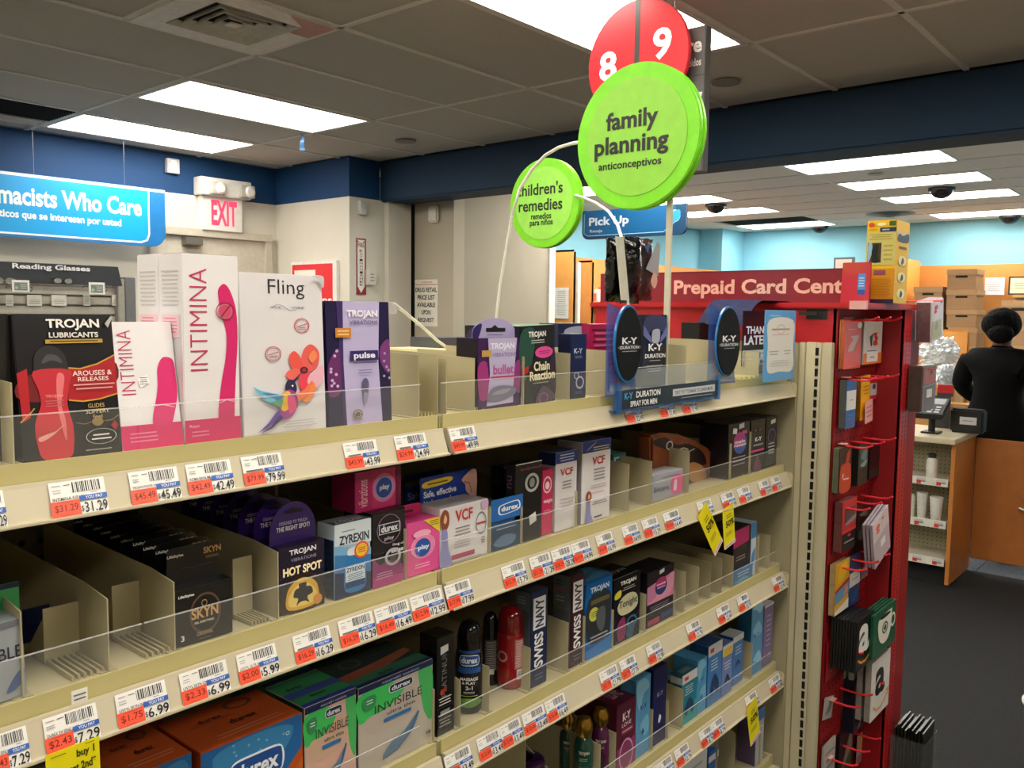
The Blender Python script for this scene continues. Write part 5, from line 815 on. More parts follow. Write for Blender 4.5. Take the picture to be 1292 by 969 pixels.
# ------------------------------------------------------------------ price tags
TTX = {'31.2931.29': 'INTIMINA KIRI PM', '45.4945.49': 'TROJAN POWER WAND', '42.4942.49': 'INTMN RAYA PM MSG', '7.292.43': 'DUREX EX SENS LUBE', '6.991.75': 'LFSTYL SKYN INTNS', '6.992.33': 'LFSTYL SKYN CNDM', '5.992.00': 'LFSTYL ULTR SNST'}
def tag(sh, xa, xb, price, old, label, off=0, sticker='f2583c'):
    z = ZR[sh]; ya = proj((at(xa, 600, 1, YF-.007).x, YF-.007, z-.017))[1]; A = at(xa, ya, 1, YF-.008).x; ya = proj((at(xb, 600, 1, YF-.007).x, YF-.007, z-.017))[1]; C = at(xb, ya, 1, YF-.008).x
    t0 = Vector((0, YF-.0045, z-.0015+off)); t1 = Vector((0, YF-.0160, z-.0335+off)); up = t0-t1; N = Vector((1, 0, 0)).cross(up).normalized()
    a = Vector((A, 0, 0)); c = Vector((C, 0, 0)); n = N*.0008; w = C-A
    b = B().prism([a+t1+n, c+t1+n, c+t0+n, a+t0+n], N*.0004); o = b.build('price_tag', M('f0efeb', .35, 0, 0), origin=((A+C)/2, t1.y, t1.z))
    ops = [('b', .40, .66, .92, .95), ('l', 1, .04, .86, .2, .92, '9a9a9c'), ('l', 1, .24, .86, .38, .92, '5a5a5c'), ('l', 2, .04, .66, .2, .8, 'b0b0b2'), ('l', 1, .7, .58, .84, .63, '8a8a8c'), (('t', TTX[price+old], .03, .47, .62 if len(TTX[price+old]) > 15 else .56, .56, '3c3c40', .01) if price+old in TTX else ('l', 1, .03, .44, .5, .58, '6a6a6e')),
           (R_, .5, .40, 1.0, .54, '2f62b8'), ('t', 'YOU PAY', .6, .425, .92, .515, 'e6ecf6', .015), ('t', '$', .5, .08, .545, .26, '222226', .01), ('t', price, .56, .05, .98, .34, '1c1c20', .012)]
    printed('tag_print', o, a+t1+n+N*.0004, (w, 0, 0), up, ops, N=N)
    e = N*.0012; k = printed('price_sticker', o, a+t1+e+Vector((-.02*w, 0, 0)), (w*.52, 0, 0), up*.46, [(R_, 0, -.04, 1, 1, sticker), ('t', '$'+old, .12, .3, .92, .78, '7e1c1a', .01), ('l', 1, .2, .86, .8, .94, 'b83a2c'), ('l', 1, .25, .1, .7, .18, 'b83a2c')], N=N)
    return T(o, label, 'price tag', 'price tags on the shelf rails')
tg = [(0, -48, 5, '45.29', '45.29', 'price tag cut by the left edge on the top rail'), (0, 62, 132, '31.29', '31.29', 'price tag below the black carton with the red bottle'), (0, 163, 224, '45.49', '45.49', 'price tag below the small white pink curve carton'), (0, 235, 291, '42.49', '42.49', 'price tag below the tall white carton, left of the bird carton'), (0, 305, 355, '79.99', '79.99', 'price tag below the white hummingbird carton'), (0, 433.5, 475, '43.99', '43.99', 'price tag below the purple and lilac wand carton'), (0, 498, 537, '24.99', '24.99', 'price tag reading 24.99, left of the top rail joint'), (0, 567, 599, '49.99', '49.99', 'price tag reading 49.99, right of the top rail joint'),
      (0, 787.5, 807, '22.49', '22.49', 'top rail tag under the first black oval'), (0, 830, 848, '21.49', '21.49', 'top rail tag under the middle of the spray tray'), (0, 859, 876, '21.99', '21.99', 'top rail tag under the right half of the spray tray'),
      (1, -20, 34, '7.29', '2.43', 'price tag reading 7.29 cut by the left edge'), (1, 55, 122, '7.29', '2.43', 'price tag reading 2.43 and 7.29 above the yellow offer tag'), (1, 146, 209, '6.99', '1.75', 'price tag below the lane left of the black ring packs'), (1, 227, 286, '6.99', '2.33', 'price tag below the black gold ring packs'), (1, 299, 348, '5.99', '2.00', 'price tag below the paddle right of the black ring packs'), (1, 370, 416, '16.29', '16.29', 'price tag reading 16.29 below the purple arched packs'), (1, 427, 470, '16.29', '16.29', 'price tag reading 16.29 below the pill bottle carton'), (1, 473, 515, '16.49', '16.49', 'price tag reading 16.49 below the black ring carton'), (1, 518, 557, '12.99', '12.99', 'price tag reading 12.99 left of the second rail joint'), (1, 561.5, 593, '17.99', '17.99', 'price tag reading 17.99 right of the second rail joint'),
      (1, 633, 661, '15.79', '15.79', 'second rail tag below the white carton with red initials'), (1, 668.5, 694, '21.29', '21.29', 'second rail tag below the blue oval logo pack'), (1, 696, 720, '28.29', '28.29', 'second rail tag below the tall black ring carton'), (1, 721, 743, '14.99', '14.99', 'second rail tag below the slim pink carton'), (1, 752, 772, '16.99', '16.99', 'second rail tag below the tall white carton'), (1, 785, 804, '14.99', '14.99', 'second rail tag left of the silver carton'), (1, 810, 829, '15.29', '15.29', 'second rail tag below the silver carton'), (1, 837, 856, '14.49', '14.49', 'second rail tag left of the first hanging yellow tag'), (1, 879.5, 897, '19.99', '19.99', 'second rail tag above the left hanging yellow tag'), (1, 909.5, 925, '19.99', '19.99', 'second rail tag above the right hanging yellow tag'), (1, 930.5, 945, '24.99', '24.99', 'second rail tag, third from the rail end'), (1, 957, 969, '29.99', '29.99', 'second rail tag, second from the rail end'), (1, 972, 983, '29.99', '29.99', 'second rail tag nearest the rail end'),
      (2, 561, 593, '13.49', '13.49', 'third rail tag at the rail joint'), (2, 602, 630, '13.49', '10.49', 'third rail tag below the dark massage bottle'), (2, 630.5, 656, '13.49', '13.49', 'third rail tag below the red bottle'), (2, 659, 686, '10.49', '10.49', 'third rail tag below the navy edged carton'), (2, 688, 712, '16.49', '16.49', 'third rail tag below the maroon round bottle'), (2, 756.5, 778, '21.79', '21.79', 'third rail tag below the bright blue pack'), (2, 782, 801, '27.79', '27.79', 'third rail tag below the splash carton'), (2, 815.5, 833, '22.99', '22.99', 'third rail tag below the pink picture carton'), (2, 866, 882, '21.79', '21.79', 'third rail tag below the empty lanes'), (2, 904, 919, '22.49', '22.49', 'third rail tag right of a small black smudge'), (2, 930, 943.5, '23.79', '23.79', 'third rail tag, second from the rail end'), (2, 974, 986, '25.99', '25.99', 'third rail tag nearest the rail end'),
      (3, 785, 805, '9.99', '9.99', 'leftmost visible fourth rail tag'), (3, 809, 829, '11.49', '11.49', 'fourth rail tag at the bottom edge of the picture'), (3, 829.5, 847, '11.49', '11.49', 'fourth rail tag below the navy carton'), (3, 851, 868, '12.79', '12.79', 'fourth rail tag below the teal carton'), (3, 882, 896.5, '8.79', '8.79', 'fourth rail tag, left one of the close pair'), (3, 897, 911, '8.79', '8.79', 'fourth rail tag, right one of the close pair'), (3, 940, 954, '16.99', '16.99', 'fourth rail tag above the lowest yellow tag'), (3, 969.5, 983, '14.99', '14.99', 'fourth rail tag nearest the rail end')]
for a in tg: tag(*a)
# hanging yellow offers
def offer(sh, q0, q1, qb, label, ops, Y=YF-.02, foot=True):
    a = at(*q0, 1, Y); c = at(*q1, 1, Y); d = at(*qb, 1, Y); top = (a+c)/2; w = c.x-a.x; L = (d-a).length
    v = (d-a).normalized(); u = Vector((-v.z, 0, v.x)); u = u if u.x > 0 else -u
    O = d; U = u*w*abs(u.x); V = a-d
    b = B().prism([O, O+U, O+U+V, O+V], (0, .0006, 0)); o = b.build('offer_tag', M('f0e416', .4, 0, 0), origin=a)
    printed('print', o, O, U, V, ops+([(R_, 0, 0, 1, .09, 'e8dcd8'), ('l', 1, .05, .02, .95, .07, 'c04a58')] if foot else []), N=Vector((0, -1, 0)))
    return T(o, label, 'price tag', 'hanging yellow offer tags')
fifty = [('T', '50%', .22, .50, .95, .66, '1c1c10'), ('l', 2, .3, .7, .75, .82, '6a6420'), ('l', 3, .1, .28, .8, .38, '8a8428'), ('l', 1, .6, .46, .9, .48, '2a2a18')]
offer(1, (880.5, 653), (897, 647), (902, 702), 'left hanging yellow 50 percent tag on the second rail', fifty)
offer(1, (911.5, 644), (925.5, 639), (914, 694), 'right hanging yellow 50 percent tag on the second rail', fifty, Y=YF-.018)
offer(3, (942, 895), (955, 888), (947, 942), 'hanging yellow 50 percent tag on the fourth rail', fifty)
offer(1, (57, 954), (125, 932), (60, 1010), 'large yellow buy 1 get 2nd tag at the lower left', [('T', 'buy 1', .56, .66, .90, .88, '3a3810', .01), ('T', 'get 2nd*', .40, .34, .92, .60, '3a3810'), ('T', '50% off', .5, .04, .94, .28, '3a3810'), ('l', 1, .05, .88, .4, .93, '6a6420'), ('l', 1, .7, .93, .92, .97, '6a6420')], foot=False)
o = plate('small_sticker', (90, 873), (111, 889), 1, YF+.0055, .0004, M('f0efeb', .4), 'tiny white sticker on the yellow lip of the second shelf', 'sticker', [('l', 3, .1, .15, .9, .85, '6a6a6c')], bevel=0)
for sx_, sy_ in ((843, 817), (851, 808)): pass
# ------------------------------------------------------------------ red end unit with gift cards
red = M('b2101b', .4, 0, .04, 8, coat=.2); redd = M('8e0c14', .5, 0, .04, 8)  # redd: darker copy of red, the shade inside the unit put into colour
XA, XW, YB_, YT = 2.095, 2.385, .75, 1.462
zt = at(900, 381.5, 0, XA-.012).z; zb_ = at(900, 388.5, 0, XA-.012).z
ec = E('end_unit', (2.3, 1.1, 0), 'tall red metal end unit with pegboard side and hanging cards', 'display unit')
B().box(XA, XA+.012, YB_+.004, YT, .05, zb_).build('rear_panel', red, ec)
bp = B().box(XA, XW, YB_, YB_+.012, .05, zb_).build('pegboard', redd, ec)
hb = B()
for i in range(11):
    for j in range(58):
        x = XA+.02+.0254*i; z = .12+.0254*j; hb.quad((x-.0028, YB_-.0006, z-.0028), (x+.0028, YB_-.0006, z-.0028), (x+.0028, YB_-.0006, z+.0028), (x-.0028, YB_-.0006, z+.0028))
hb.build('peg_hole', M('30060a', .9), bp)['kind'] = 'stuff'
B().box(XW, XW+.012, .682, YB_+.03, .05, zb_).build('wing_panel', redd, ec)
fl_ = B().box(XW, XW+.066, .680, .69, .05, zb_).build('flange', red, ec, bevel=.002)
hb = B()
for i in range(2):
    for j in range(116):
        x = XW+.02+.026*i; z = .1+.0127*j; hb.quad((x-.002, .6794, z-.0035), (x+.002, .6794, z-.0035), (x+.002, .6794, z+.0035), (x-.002, .6794, z+.0035))
hb.build('slot', M('3a0508', .9), fl_)['kind'] = 'stuff'
B().box(XW+.054, XW+.066, .69, 1.462, .05, zb_).build('front_panel', redd, ec)
zt = at(900, 381.5, 0, XA-.012).z; zb_ = at(900, 388.5, 0, XA-.012).z
B().prism([(XA-.015, .678, zb_), (XW+.07, .668, zb_), (XW+.07, 1.475, zb_), (XA-.015, 1.475, zb_)], (0, 0, zt-zb_)).build('top_board', red, ec, bevel=.003)
o = B().box(XA-.019, XA-.0155, at(1003, 392, 0, XA-.02).y-.055, at(1018, 392, 0, XA-.02).y+.02, 1.6-.0, 1.6+.008).build('dark_strip', M('1a1a18', .4), ec)
B().box(XA-.002, XA-.0005, at(1044, 392, 0, XA).y, at(1018, 392, 0, XA).y, at(1030, 403, 0, XA).z, at(1030, 390, 0, XA).z).build('sign_slot', M('15140f', .5), ec)
hz = at(900, 344, 0, 2.16).z; hb0 = zt-.002; yL, yR = 1.49, .70
hd = B().box(2.158, 2.166, yR, yL, hb0, hz+.004).build('header', M('7d2430', .3), ec)
f = lambda x: (yL-at(x, 360, 0, 2.158).y)/(yL-yR)
printed('lettering', hd, (2.158, yL, hb0), (0, -(yL-yR), 0), (0, 0, hz+.004-hb0), [('T', 'Prepaid Card Center', f(850.5), .16, f(1093), .74, 'dcae9e'), (R_, f(911), .0, f(933), .07, 'b09a80'), (R_, 0, .965, 1, 1, '6e1a24')])
rows = [404, 481, 566, 643, 717, 817, 880, 948]; cols = [2.135, 2.225, 2.315]
for ri, ry in enumerate(rows):
    for X in cols:
        z = at(1080, ry, 1, .70).z
        if ri in (5, 6, 7): z += .0
        B().tube([(X, YB_, z), (X, .70, z-.001), (X, .682, z+.001), (X, .668, z+.008)], .0028, 6).build('peg_hook', M('e0303a', .3), ec)
        if (ri*3+cols.index(X)) % 3 == 0: B().box(X-.012, X+.012, YB_-.02, YB_-.002, z+.004, z+.006).build('hook_clip', M('d8a09c', .4), ec)
def gift(q, Yf, col, ops, label, back=None, Yb=.742, lean=0, grp='gift cards on the red end unit', sidecol=None, nb=5, blabel=None):
    xl, yt, xr, yb = q; a = at(xl, yt, 1, Yf); zb = at(xl, yb, 1, Yf).z; c = at(xr, yt, 1, Yf)
    o = B().box(a.x, c.x, Yf, Yf+.0012, zb, a.z).build('gift_card', M(col, .3, coat=.2), origin=((a.x+c.x)/2, Yf, a.z)); printed('print', o, (a.x, Yf, zb), (c.x-a.x, 0, 0), (0, 0, a.z-zb), ops)
    T(o, label, 'card', grp); o.rotation_euler = (0, math.radians(lean), 0)
    if back:
        n = nb; proto = None
        for i in range(n):
            y = Yf+.0022+(Yb-Yf-.0022)*i/max(1, n-1); w = (Yb-Yf)/n*.82
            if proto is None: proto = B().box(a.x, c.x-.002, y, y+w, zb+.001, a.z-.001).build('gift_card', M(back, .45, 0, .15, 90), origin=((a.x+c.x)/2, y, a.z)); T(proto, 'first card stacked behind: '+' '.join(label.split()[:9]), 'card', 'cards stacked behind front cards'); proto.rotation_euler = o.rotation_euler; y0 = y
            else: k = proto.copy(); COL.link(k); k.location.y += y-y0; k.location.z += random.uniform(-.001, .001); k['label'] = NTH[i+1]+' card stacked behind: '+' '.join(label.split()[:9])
    return o
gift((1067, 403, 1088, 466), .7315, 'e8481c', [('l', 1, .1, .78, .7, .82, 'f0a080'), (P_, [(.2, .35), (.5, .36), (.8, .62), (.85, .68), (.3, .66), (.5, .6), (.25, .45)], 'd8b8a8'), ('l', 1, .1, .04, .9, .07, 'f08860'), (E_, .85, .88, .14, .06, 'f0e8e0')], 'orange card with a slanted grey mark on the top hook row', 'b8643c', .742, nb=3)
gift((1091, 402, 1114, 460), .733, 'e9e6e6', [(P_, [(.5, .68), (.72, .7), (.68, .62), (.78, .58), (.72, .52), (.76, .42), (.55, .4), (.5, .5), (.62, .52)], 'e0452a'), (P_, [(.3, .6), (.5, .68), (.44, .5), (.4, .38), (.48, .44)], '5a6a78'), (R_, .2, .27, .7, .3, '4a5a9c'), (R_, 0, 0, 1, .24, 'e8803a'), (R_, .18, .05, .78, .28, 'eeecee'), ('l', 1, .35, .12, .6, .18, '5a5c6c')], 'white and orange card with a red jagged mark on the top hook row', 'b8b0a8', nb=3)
gift((1112, 408, 1122, 459), .744, '5c5424', [(O_, .3, .72, .3, .16, .2, 'b8803a'), ('l', 1, .1, .26, .7, .32, 'c8c4a0')], 'olive card at the right of the top hook row')
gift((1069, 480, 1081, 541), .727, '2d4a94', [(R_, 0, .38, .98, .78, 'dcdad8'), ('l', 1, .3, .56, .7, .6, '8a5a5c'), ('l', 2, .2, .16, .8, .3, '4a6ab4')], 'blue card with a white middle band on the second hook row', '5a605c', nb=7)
gift((1087, 475, 1098, 530), .73, 'e8a81c', [('l', 3, .2, .55, .9, .8, 'a8740c'), (P_, [(.1, 0), (1, .05), (1, .15), (.5, .2)], 'e8a8a0')], 'yellow card leaning on the second hook row', '8a5c14', lean=-3, nb=5)
gift((1098, 477, 1108, 505), .744, 'c01c2c', [(R_, .05, .2, .95, .75, 'c8c4c8'), (E_, .5, .6, .2, .12, '3a3a4c')], 'small red card with a pale window on the second hook row')
gift((1092, 506, 1101, 534), .722, 'e0a49c', [('l', 3, .1, .2, .9, .8, 'b85a54')], 'small pale pink card below the yellow card', lean=-6)
gift((1060, 566, 1075, 622), .729, '1c1e22', [(C_, [(.1, .02), (.1, .55), (.3, .62), (.75, .62), (.95, .5), (.95, .02)], 'c2452c'), (C_, [(.5, .62), (.75, .65), (.85, .9), (.6, .85)], 'b83a24'), (S_, [(.25, .4), (.35, .28), (.8, .26)], .03, 'f0dcd4'), (C_, [(.25, .35), (.35, .42), (.32, .3)], 'f0dcd4')], 'dark card with a red tag shape on the third hook row', '6a6c58', nb=4)
gift((1084, 562, 1096, 613), .726, '1f302c', [(R_, .1, .42, .95, .92, '3a504c'), (C_, [(.2, .7), (.8, .9), (.7, .6)], '6a807c'), (C_, [(.2, .5), (.9, .6), (.6, .44)], '8a9c98'), ('l', 1, .3, .2, .8, .26, '4a6a60')], 'dark green picture card on the third hook row', '0e1212', nb=5)
gift((1113, 558, 1121, 605), .736, '5c2c34', [(C_, [(.1, .9), (.9, .6), (.5, .2)], '8a6470')], 'narrow maroon patterned card at the right of the third hook row', lean=-5)
gift((1098, 560, 1113, 604), .728, '0d1011', [(R_, 0, 0, 1, .25, '23292b')], 'plain black card on the third hook row', '0d1011', nb=3)
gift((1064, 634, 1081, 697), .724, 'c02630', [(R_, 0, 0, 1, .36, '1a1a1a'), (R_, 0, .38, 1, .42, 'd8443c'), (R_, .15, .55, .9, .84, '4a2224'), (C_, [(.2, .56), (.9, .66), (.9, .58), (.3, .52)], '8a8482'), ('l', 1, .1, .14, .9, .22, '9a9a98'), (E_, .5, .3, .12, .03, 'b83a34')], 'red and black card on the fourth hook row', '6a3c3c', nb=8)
gift((1082, 640, 1105, 694), .74, '22241f', [(R_, 0, .48, 1, .52, '4a4c48'), (C_, [(.1, .4), (.6, .46), (.7, .3), (.2, .2)], '6a706a'), (C_, [(.4, .5), (.7, .6), (.8, .45)], '5a6a2c'), (C_, [(.1, .8), (.5, .85), (.5, .7)], '7a746a')], 'dark leafy card on the fourth hook row', '1a1c18', nb=2)
gift((1102, 648, 1109, 672), .745, '5a7aa4', [('l', 2, .2, .3, .8, .7, 'a8bcd8')], 'small blue card behind the tilted white card')
gift((1101, 655, 1120, 715), .685, 'dcd2d8', [(E_, .3, .82, .12, .06, 'd8605c'), (E_, .3, .72, .1, .04, 'd8605c'), (E_, .62, .88, .07, .02, '141214'), (P_, [(.02, .02), (.98, .02), (.98, .62), (.02, .56)], 'b8b0bc'), (R_, .4, .3, .7, .46, 'eceaee'), ('l', 1, .2, .6, .9, .64, 'e0b8c8')], 'white card tilted to the left across the fourth hook row', 'a49ca8', .705, lean=-17, nb=3)
gift((1055, 713, 1072, 776), .729, 'dca62c', [(C_, [(.2, .6), (.7, .7), (.8, .95), (.3, .9)], 'e8bc2c'), (P_, [(0, .42), (1, .54), (1, .62), (0, .48)], 'b02c2c'), (P_, [(0, .2), (1, .3), (1, .54), (0, .42)], '5c8cb8'), (C_, [(.6, .3), (.8, .5), (.95, .35)], 'c88c6c'), (P_, [(0, 0), (1, .0), (1, .2), (0, .08)], 'e6ddd0')], 'yellow and blue card with red stripe on the fifth hook row', 'b09468', nb=7)
gift((1073, 703, 1086, 765), .734, '1f4680', [(R_, 0, .38, 1, .66, 'dcdcdc'), ('l', 1, .2, .5, .8, .54, '6a6a70'), (C_, [(.2, .1), (.8, .3), (.6, .08)], '2f5a98')], 'navy card with a white band on the fifth hook row', '1a2a50', nb=3)
gift((1087, 718, 1096, 731), .744, '8a7c84', [('l', 2, .1, .3, .9, .7, '5a5058')], 'tiny grey card at the right of the fifth hook row')
smile = lambda c: [(S_, [(.12, .22), (.3, .13), (.55, .11), (.8, .2), (.92, .28)], .045, c), (P_, [(.8, .34), (.98, .34), (.92, .2)], c)]
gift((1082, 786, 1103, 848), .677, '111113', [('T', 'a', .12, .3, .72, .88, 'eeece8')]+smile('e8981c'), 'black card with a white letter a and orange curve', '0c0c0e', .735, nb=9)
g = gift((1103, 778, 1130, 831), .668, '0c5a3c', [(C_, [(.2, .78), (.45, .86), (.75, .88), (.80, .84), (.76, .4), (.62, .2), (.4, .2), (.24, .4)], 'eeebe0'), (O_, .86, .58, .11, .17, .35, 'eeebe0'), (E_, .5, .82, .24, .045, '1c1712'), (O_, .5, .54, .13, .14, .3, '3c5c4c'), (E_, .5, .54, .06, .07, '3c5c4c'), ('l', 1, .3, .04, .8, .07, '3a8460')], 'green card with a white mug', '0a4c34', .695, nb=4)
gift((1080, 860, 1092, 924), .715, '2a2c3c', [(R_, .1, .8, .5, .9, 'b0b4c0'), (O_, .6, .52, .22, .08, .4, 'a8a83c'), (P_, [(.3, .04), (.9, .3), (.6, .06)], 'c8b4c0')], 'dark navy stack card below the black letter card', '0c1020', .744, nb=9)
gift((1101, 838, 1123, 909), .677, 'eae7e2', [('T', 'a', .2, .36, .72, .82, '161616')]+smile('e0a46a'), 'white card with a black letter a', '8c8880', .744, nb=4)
gift((1044, 810, 1058, 860), .745, 'a8141e', [(P_, [(.6, .62), (.66, .5), (.8, .5), (.7, .42), (.74, .28), (.6, .36), (.46, .28), (.5, .42), (.4, .5), (.54, .5)], 'e8c0b8'), (E_, .4, .2, .05, .02, 'e8c0b8'), (S_, [(0, .85), (.9, 1)], .01, 'e09a94')], 'red card with a white star beside the slotted post')
gift((1041, 884, 1052, 910), .742, 'b8b4b4', [(C_, [(.2, .2), (.7, .8), (.8, .4)], '7a7678')], 'crumpled silver card at the left of the seventh hook row', lean=12)
gift((1040, 942, 1054, 985), .738, 'c4bfb8', [('l', 3, .1, .2, .9, .8, '8a8680')], 'pale grey card at the bottom hook row', 'a09a92', nb=2)
gift((1060, 930, 1076, 985), .735, '2c1c20', [(C_, [(.2, .2), (.8, .9), (.9, .4)], '8a7c74'), (P_, [(0, .1), (.9, .5), (.9, .1)], '2c4c34')], 'dark picture card at the bottom hook row', '1c1416', nb=2)
gift((1082, 930, 1093, 965), .738, 'b89c98', [(C_, [(.1, .5), (.5, .9), (.9, .6)], 'c89a4c'), (R_, 0, 0, 1, .3, 'a06a74')], 'pale card with a yellow patch at the bottom hook row')
# cards in clear packs beyond the wing, and the leaflet pocket
def pack(q, X, Yf, Yb, col, sidecol, ops, label, lean=0):
    xl, yt, xr, yb = q; a = at(xl, yt, 1, Yf); c = at(xr, yt, 1, Yf); zb = at(xl, yb, 1, Yf).z
    o = B().box(a.x, c.x, Yf, Yb, zb, a.z, ms=[1, 1, 0, 1, 1, 1]).build('card_pack', [M(col, .3), M(sidecol, .35, 0, .15, 80)], origin=((a.x+c.x)/2, Yf, a.z), bevel=.003)
    printed('print', o, (a.x, Yf, zb), (c.x-a.x, 0, 0), (0, 0, a.z-zb), ops, base=.0006); o.rotation_euler = (0, math.radians(lean), 0)
    return T(o, label, 'card', 'card packs beyond the red wing')
pack((1176, 377, 1191, 430), 0, .64, .682, 'd4c8d0', '6a5054', [(E_, .35, .82, .14, .06, 'c83a44'), (E_, .3, .72, .1, .04, 'c83a44'), (E_, .75, .9, .08, .02, '2a2628'), (R_, .05, .08, .8, .5, 'b4ac7c'), (C_, [(.2, .3), (.4, .5), (.5, .3)], '8a8a8c')], 'thick clear pack of white cards with red dots beyond the red wing', lean=-7)
pack((1165, 462, 1182, 520), 0, .64, .676, '6a4a3c', '463c38', [(R_, .1, .6, .9, .9, 'a84a34'), (E_, .6, .84, .1, .05, '1a1412'), (R_, .3, .3, .7, .48, 'd8ccc8'), (S_, [(0, .55), (1, .58)], .02, '9a9490')], 'clear pack of brown cards with orange tops beyond the red wing')
B().tube([(2.5, .72, at(1180, 380, 1, .65).z), (2.5, .62, at(1180, 380, 1, .65).z)], .002, 6).build('peg_hook', M('e0303a', .3), ec); B().tube([(2.47, .72, at(1170, 465, 1, .65).z), (2.47, .62, at(1170, 465, 1, .65).z)], .002, 6).build('peg_hook', M('e0303a', .3), ec)
B().box(XW+.066, 2.6, .70, .712, .05, zb_).build('side_panel', redd, ec)
pk = E('leaflet_pocket', (2.45, .65, 1.13), 'clear pocket of dark leaflets low on the red unit at the bottom right', 'leaflet pocket')
a = at(1122, 925, 1, .665); zt_ = a.z
xk = 2.43
B().box(xk, xk+.12, .585, .588, zt_-.25, zt_-.03).box(xk, xk+.003, .585, .677, zt_-.25, zt_-.03).box(xk, xk+.12, .585, .677, zt_-.253, zt_-.25).build('clear_pocket', clear(.12, '8c908c'), pk)
for i in range(9):
    y = .594+.009*i; T(B().box(xk+.005, xk+.115, y, y+.0035, zt_-.245, zt_-.002+.006*math.sin(i*2.1)).build('leaflet', M(random.choice(['16180f', '10120e', '1d1e18', '26281f']), .3, 0, .3, 60)), 'dark leaflet standing in the clear pocket', 'leaflet', 'leaflets in the clear pocket')
# things standing on the top board
a = at(1090, 380, 0, 2.2); c = at(1127, 380, 0, 2.2); z1 = at(1092, 279, 0, 2.2).z; ztb = zt+.0005
x2_ = 2.2+.105
o = B().box(2.2, x2_, c.y, a.y, ztb, z1, ms=[0]*6).build('box_display', M('e2b41e', .35, 0, .03, 20), bevel=.001); wy = a.y-c.y
printed('rear_print', o, (2.2, a.y, ztb), (0, -wy, 0), (0, 0, z1-ztb), [(R_, 0, 0, 1, .42, 'c88a18'), (R_, 0, 0, 1, .05, '2a2448'), ('l', 12, .08, .08, .9, .30, 'a86a10'), (R_, .3, .34, .7, .40, '8a4a5c'), (R_, 0, .46, 1, .86, 'c4b86a'), (R_, .06, .49, .52, .73, '3a2a24'), (C_, [(.08, .5), (.08, .72), (.2, .72), (.2, .6)], '8ab0cc'), (C_, [(.24, .5), (.2, .64), (.3, .71), (.42, .7), (.4, .58), (.46, .5)], '141214'), ('l', 4, .56, .5, .94, .72, 'a49a50'), ('l', 3, .1, .76, .9, .84, '9a9040'),
    (R_, .45, .86, 1, .91, '1c2450'), ('l', 1, .5, .865, .8, .905, 'a8b0cc'), (E_, .16, .95, .1, .025, 'd03a34'), (E_, .5, .95, .16, .02, 'e8e0b0'), (R_, .76, .93, .98, .985, '3a5c2c'), ('l', 1, .05, .88, .4, .9, 'b08c18')])
# (the small band lettering is generic)
z2 = at(1134, 287, 1, c.y).z
printed('side_print', o, (2.2, c.y, ztb), (x2_-2.2, 0, 0), (0, 0, z1-ztb), [(R_, .05, .74, .95, .86, 'b8b8b4'), (C_, [(.1, .75), (.2, .84), (.5, .82), (.9, .86), (.9, .75)], '3a3c40'), (R_, .2, .66, .8, .69, '5a4410')]+[q for k in range(3) for q in [(E_, .5, .12+.2*k, .3, .06, 'e8dca8'), (C_, [(.4, .08+.2*k), (.5, .16+.2*k), (.62, .12+.2*k), (.55, .08+.2*k)], '3a3630')]])
T(o, 'tall yellow carton with a photo standing on the red top board', 'box')
a = at(1060, 380, 0, 2.14); c = at(1096, 381, 0, 2.14); z1 = at(1066, 331, 0, 2.14).z
o = B().box(2.14, 2.146, c.y, a.y, ztb, z1).build('red_folder', M('b83444', .12, 0, .08, 12, coat=.6), origin=(2.14, (a.y+c.y)/2, ztb), bevel=.001)
printed('label', o, (2.14, a.y, ztb), (0, -(a.y-c.y), 0), (0, 0, z1-ztb), [(R_, .58, .2, .84, .72, '4a84c8'), (R_, .58, .2, .84, .32, '2a4a94'), ('l', 4, .6, .38, .82, .64, 'b8d0e8')])
o.rotation_euler = (0, math.radians(4), 0); T(o, 'glossy red folder with a blue label leaning on the yellow carton', 'folder')
o = B().box(XA-.03, XA-.017, at(1098, 390, 0, XA).y, at(1077, 390, 0, XA).y, zb_-.001, zt+.004).build('label_holder', M('d8a09c', .3)); T(o, 'small pale label holder on the red top board edge', 'label')
# ------------------------------------------------------------------ hanging and upright signs
def disc_sign(name, q, X, rp, col_rim, col_in, ops, label, th=.012):
    c = at(*q, 0, X); r = rp*(c-CAM).dot(_F)/FPX
    t = E(name, (X, c.y, c.z-r), label, 'sign')
    n = 48; A = [2*math.pi*i/n for i in range(n)]
    def disc(x0, x1, rr, mt, part, bev=0): return B().prism([(x0, c.y+rr*math.cos(a), c.z+rr*math.sin(a)) for a in A], (x1-x0, 0, 0)).build(part, mt, t, bevel=bev)
    disc(X, X+th, r, M(col_rim, .4), 'rim_front', .002); disc(X+th+.003, X+th*2+.003, r, M(col_rim, .4), 'rim_rear', .002)
    disc(X+th, X+th+.003, r*.96, M('1c6a2c', .6), 'core')
    inn = disc(X-.0015, X, r*.81, M(col_in, .4), 'inner_disc')
    fo = []
    for k, s_, x0, x1, ym, yM, col, bo in ops:      # lettering placed by where its ends are seen
        a_ = at(x0, (ym+yM)/2, 0, X); b__ = at(x1, (ym+yM)/2, 0, X); m_ = (x0+x1)/2; v0 = (at(m_, yM, 0, X).z-c.z+r)/(2*r); v1 = (at(m_, ym, 0, X).z-c.z+r)/(2*r)
        fo.append(('t', s_, (c.y+r-a_.y)/(2*r), v0, (c.y+r-b__.y)/(2*r), v1, col, bo))
    printed('lettering', inn, (X-.0015, c.y+r, c.z-r), (0, -2*r, 0), (0, 0, 2*r), fo)
    return t, c, r
XS = 1.52
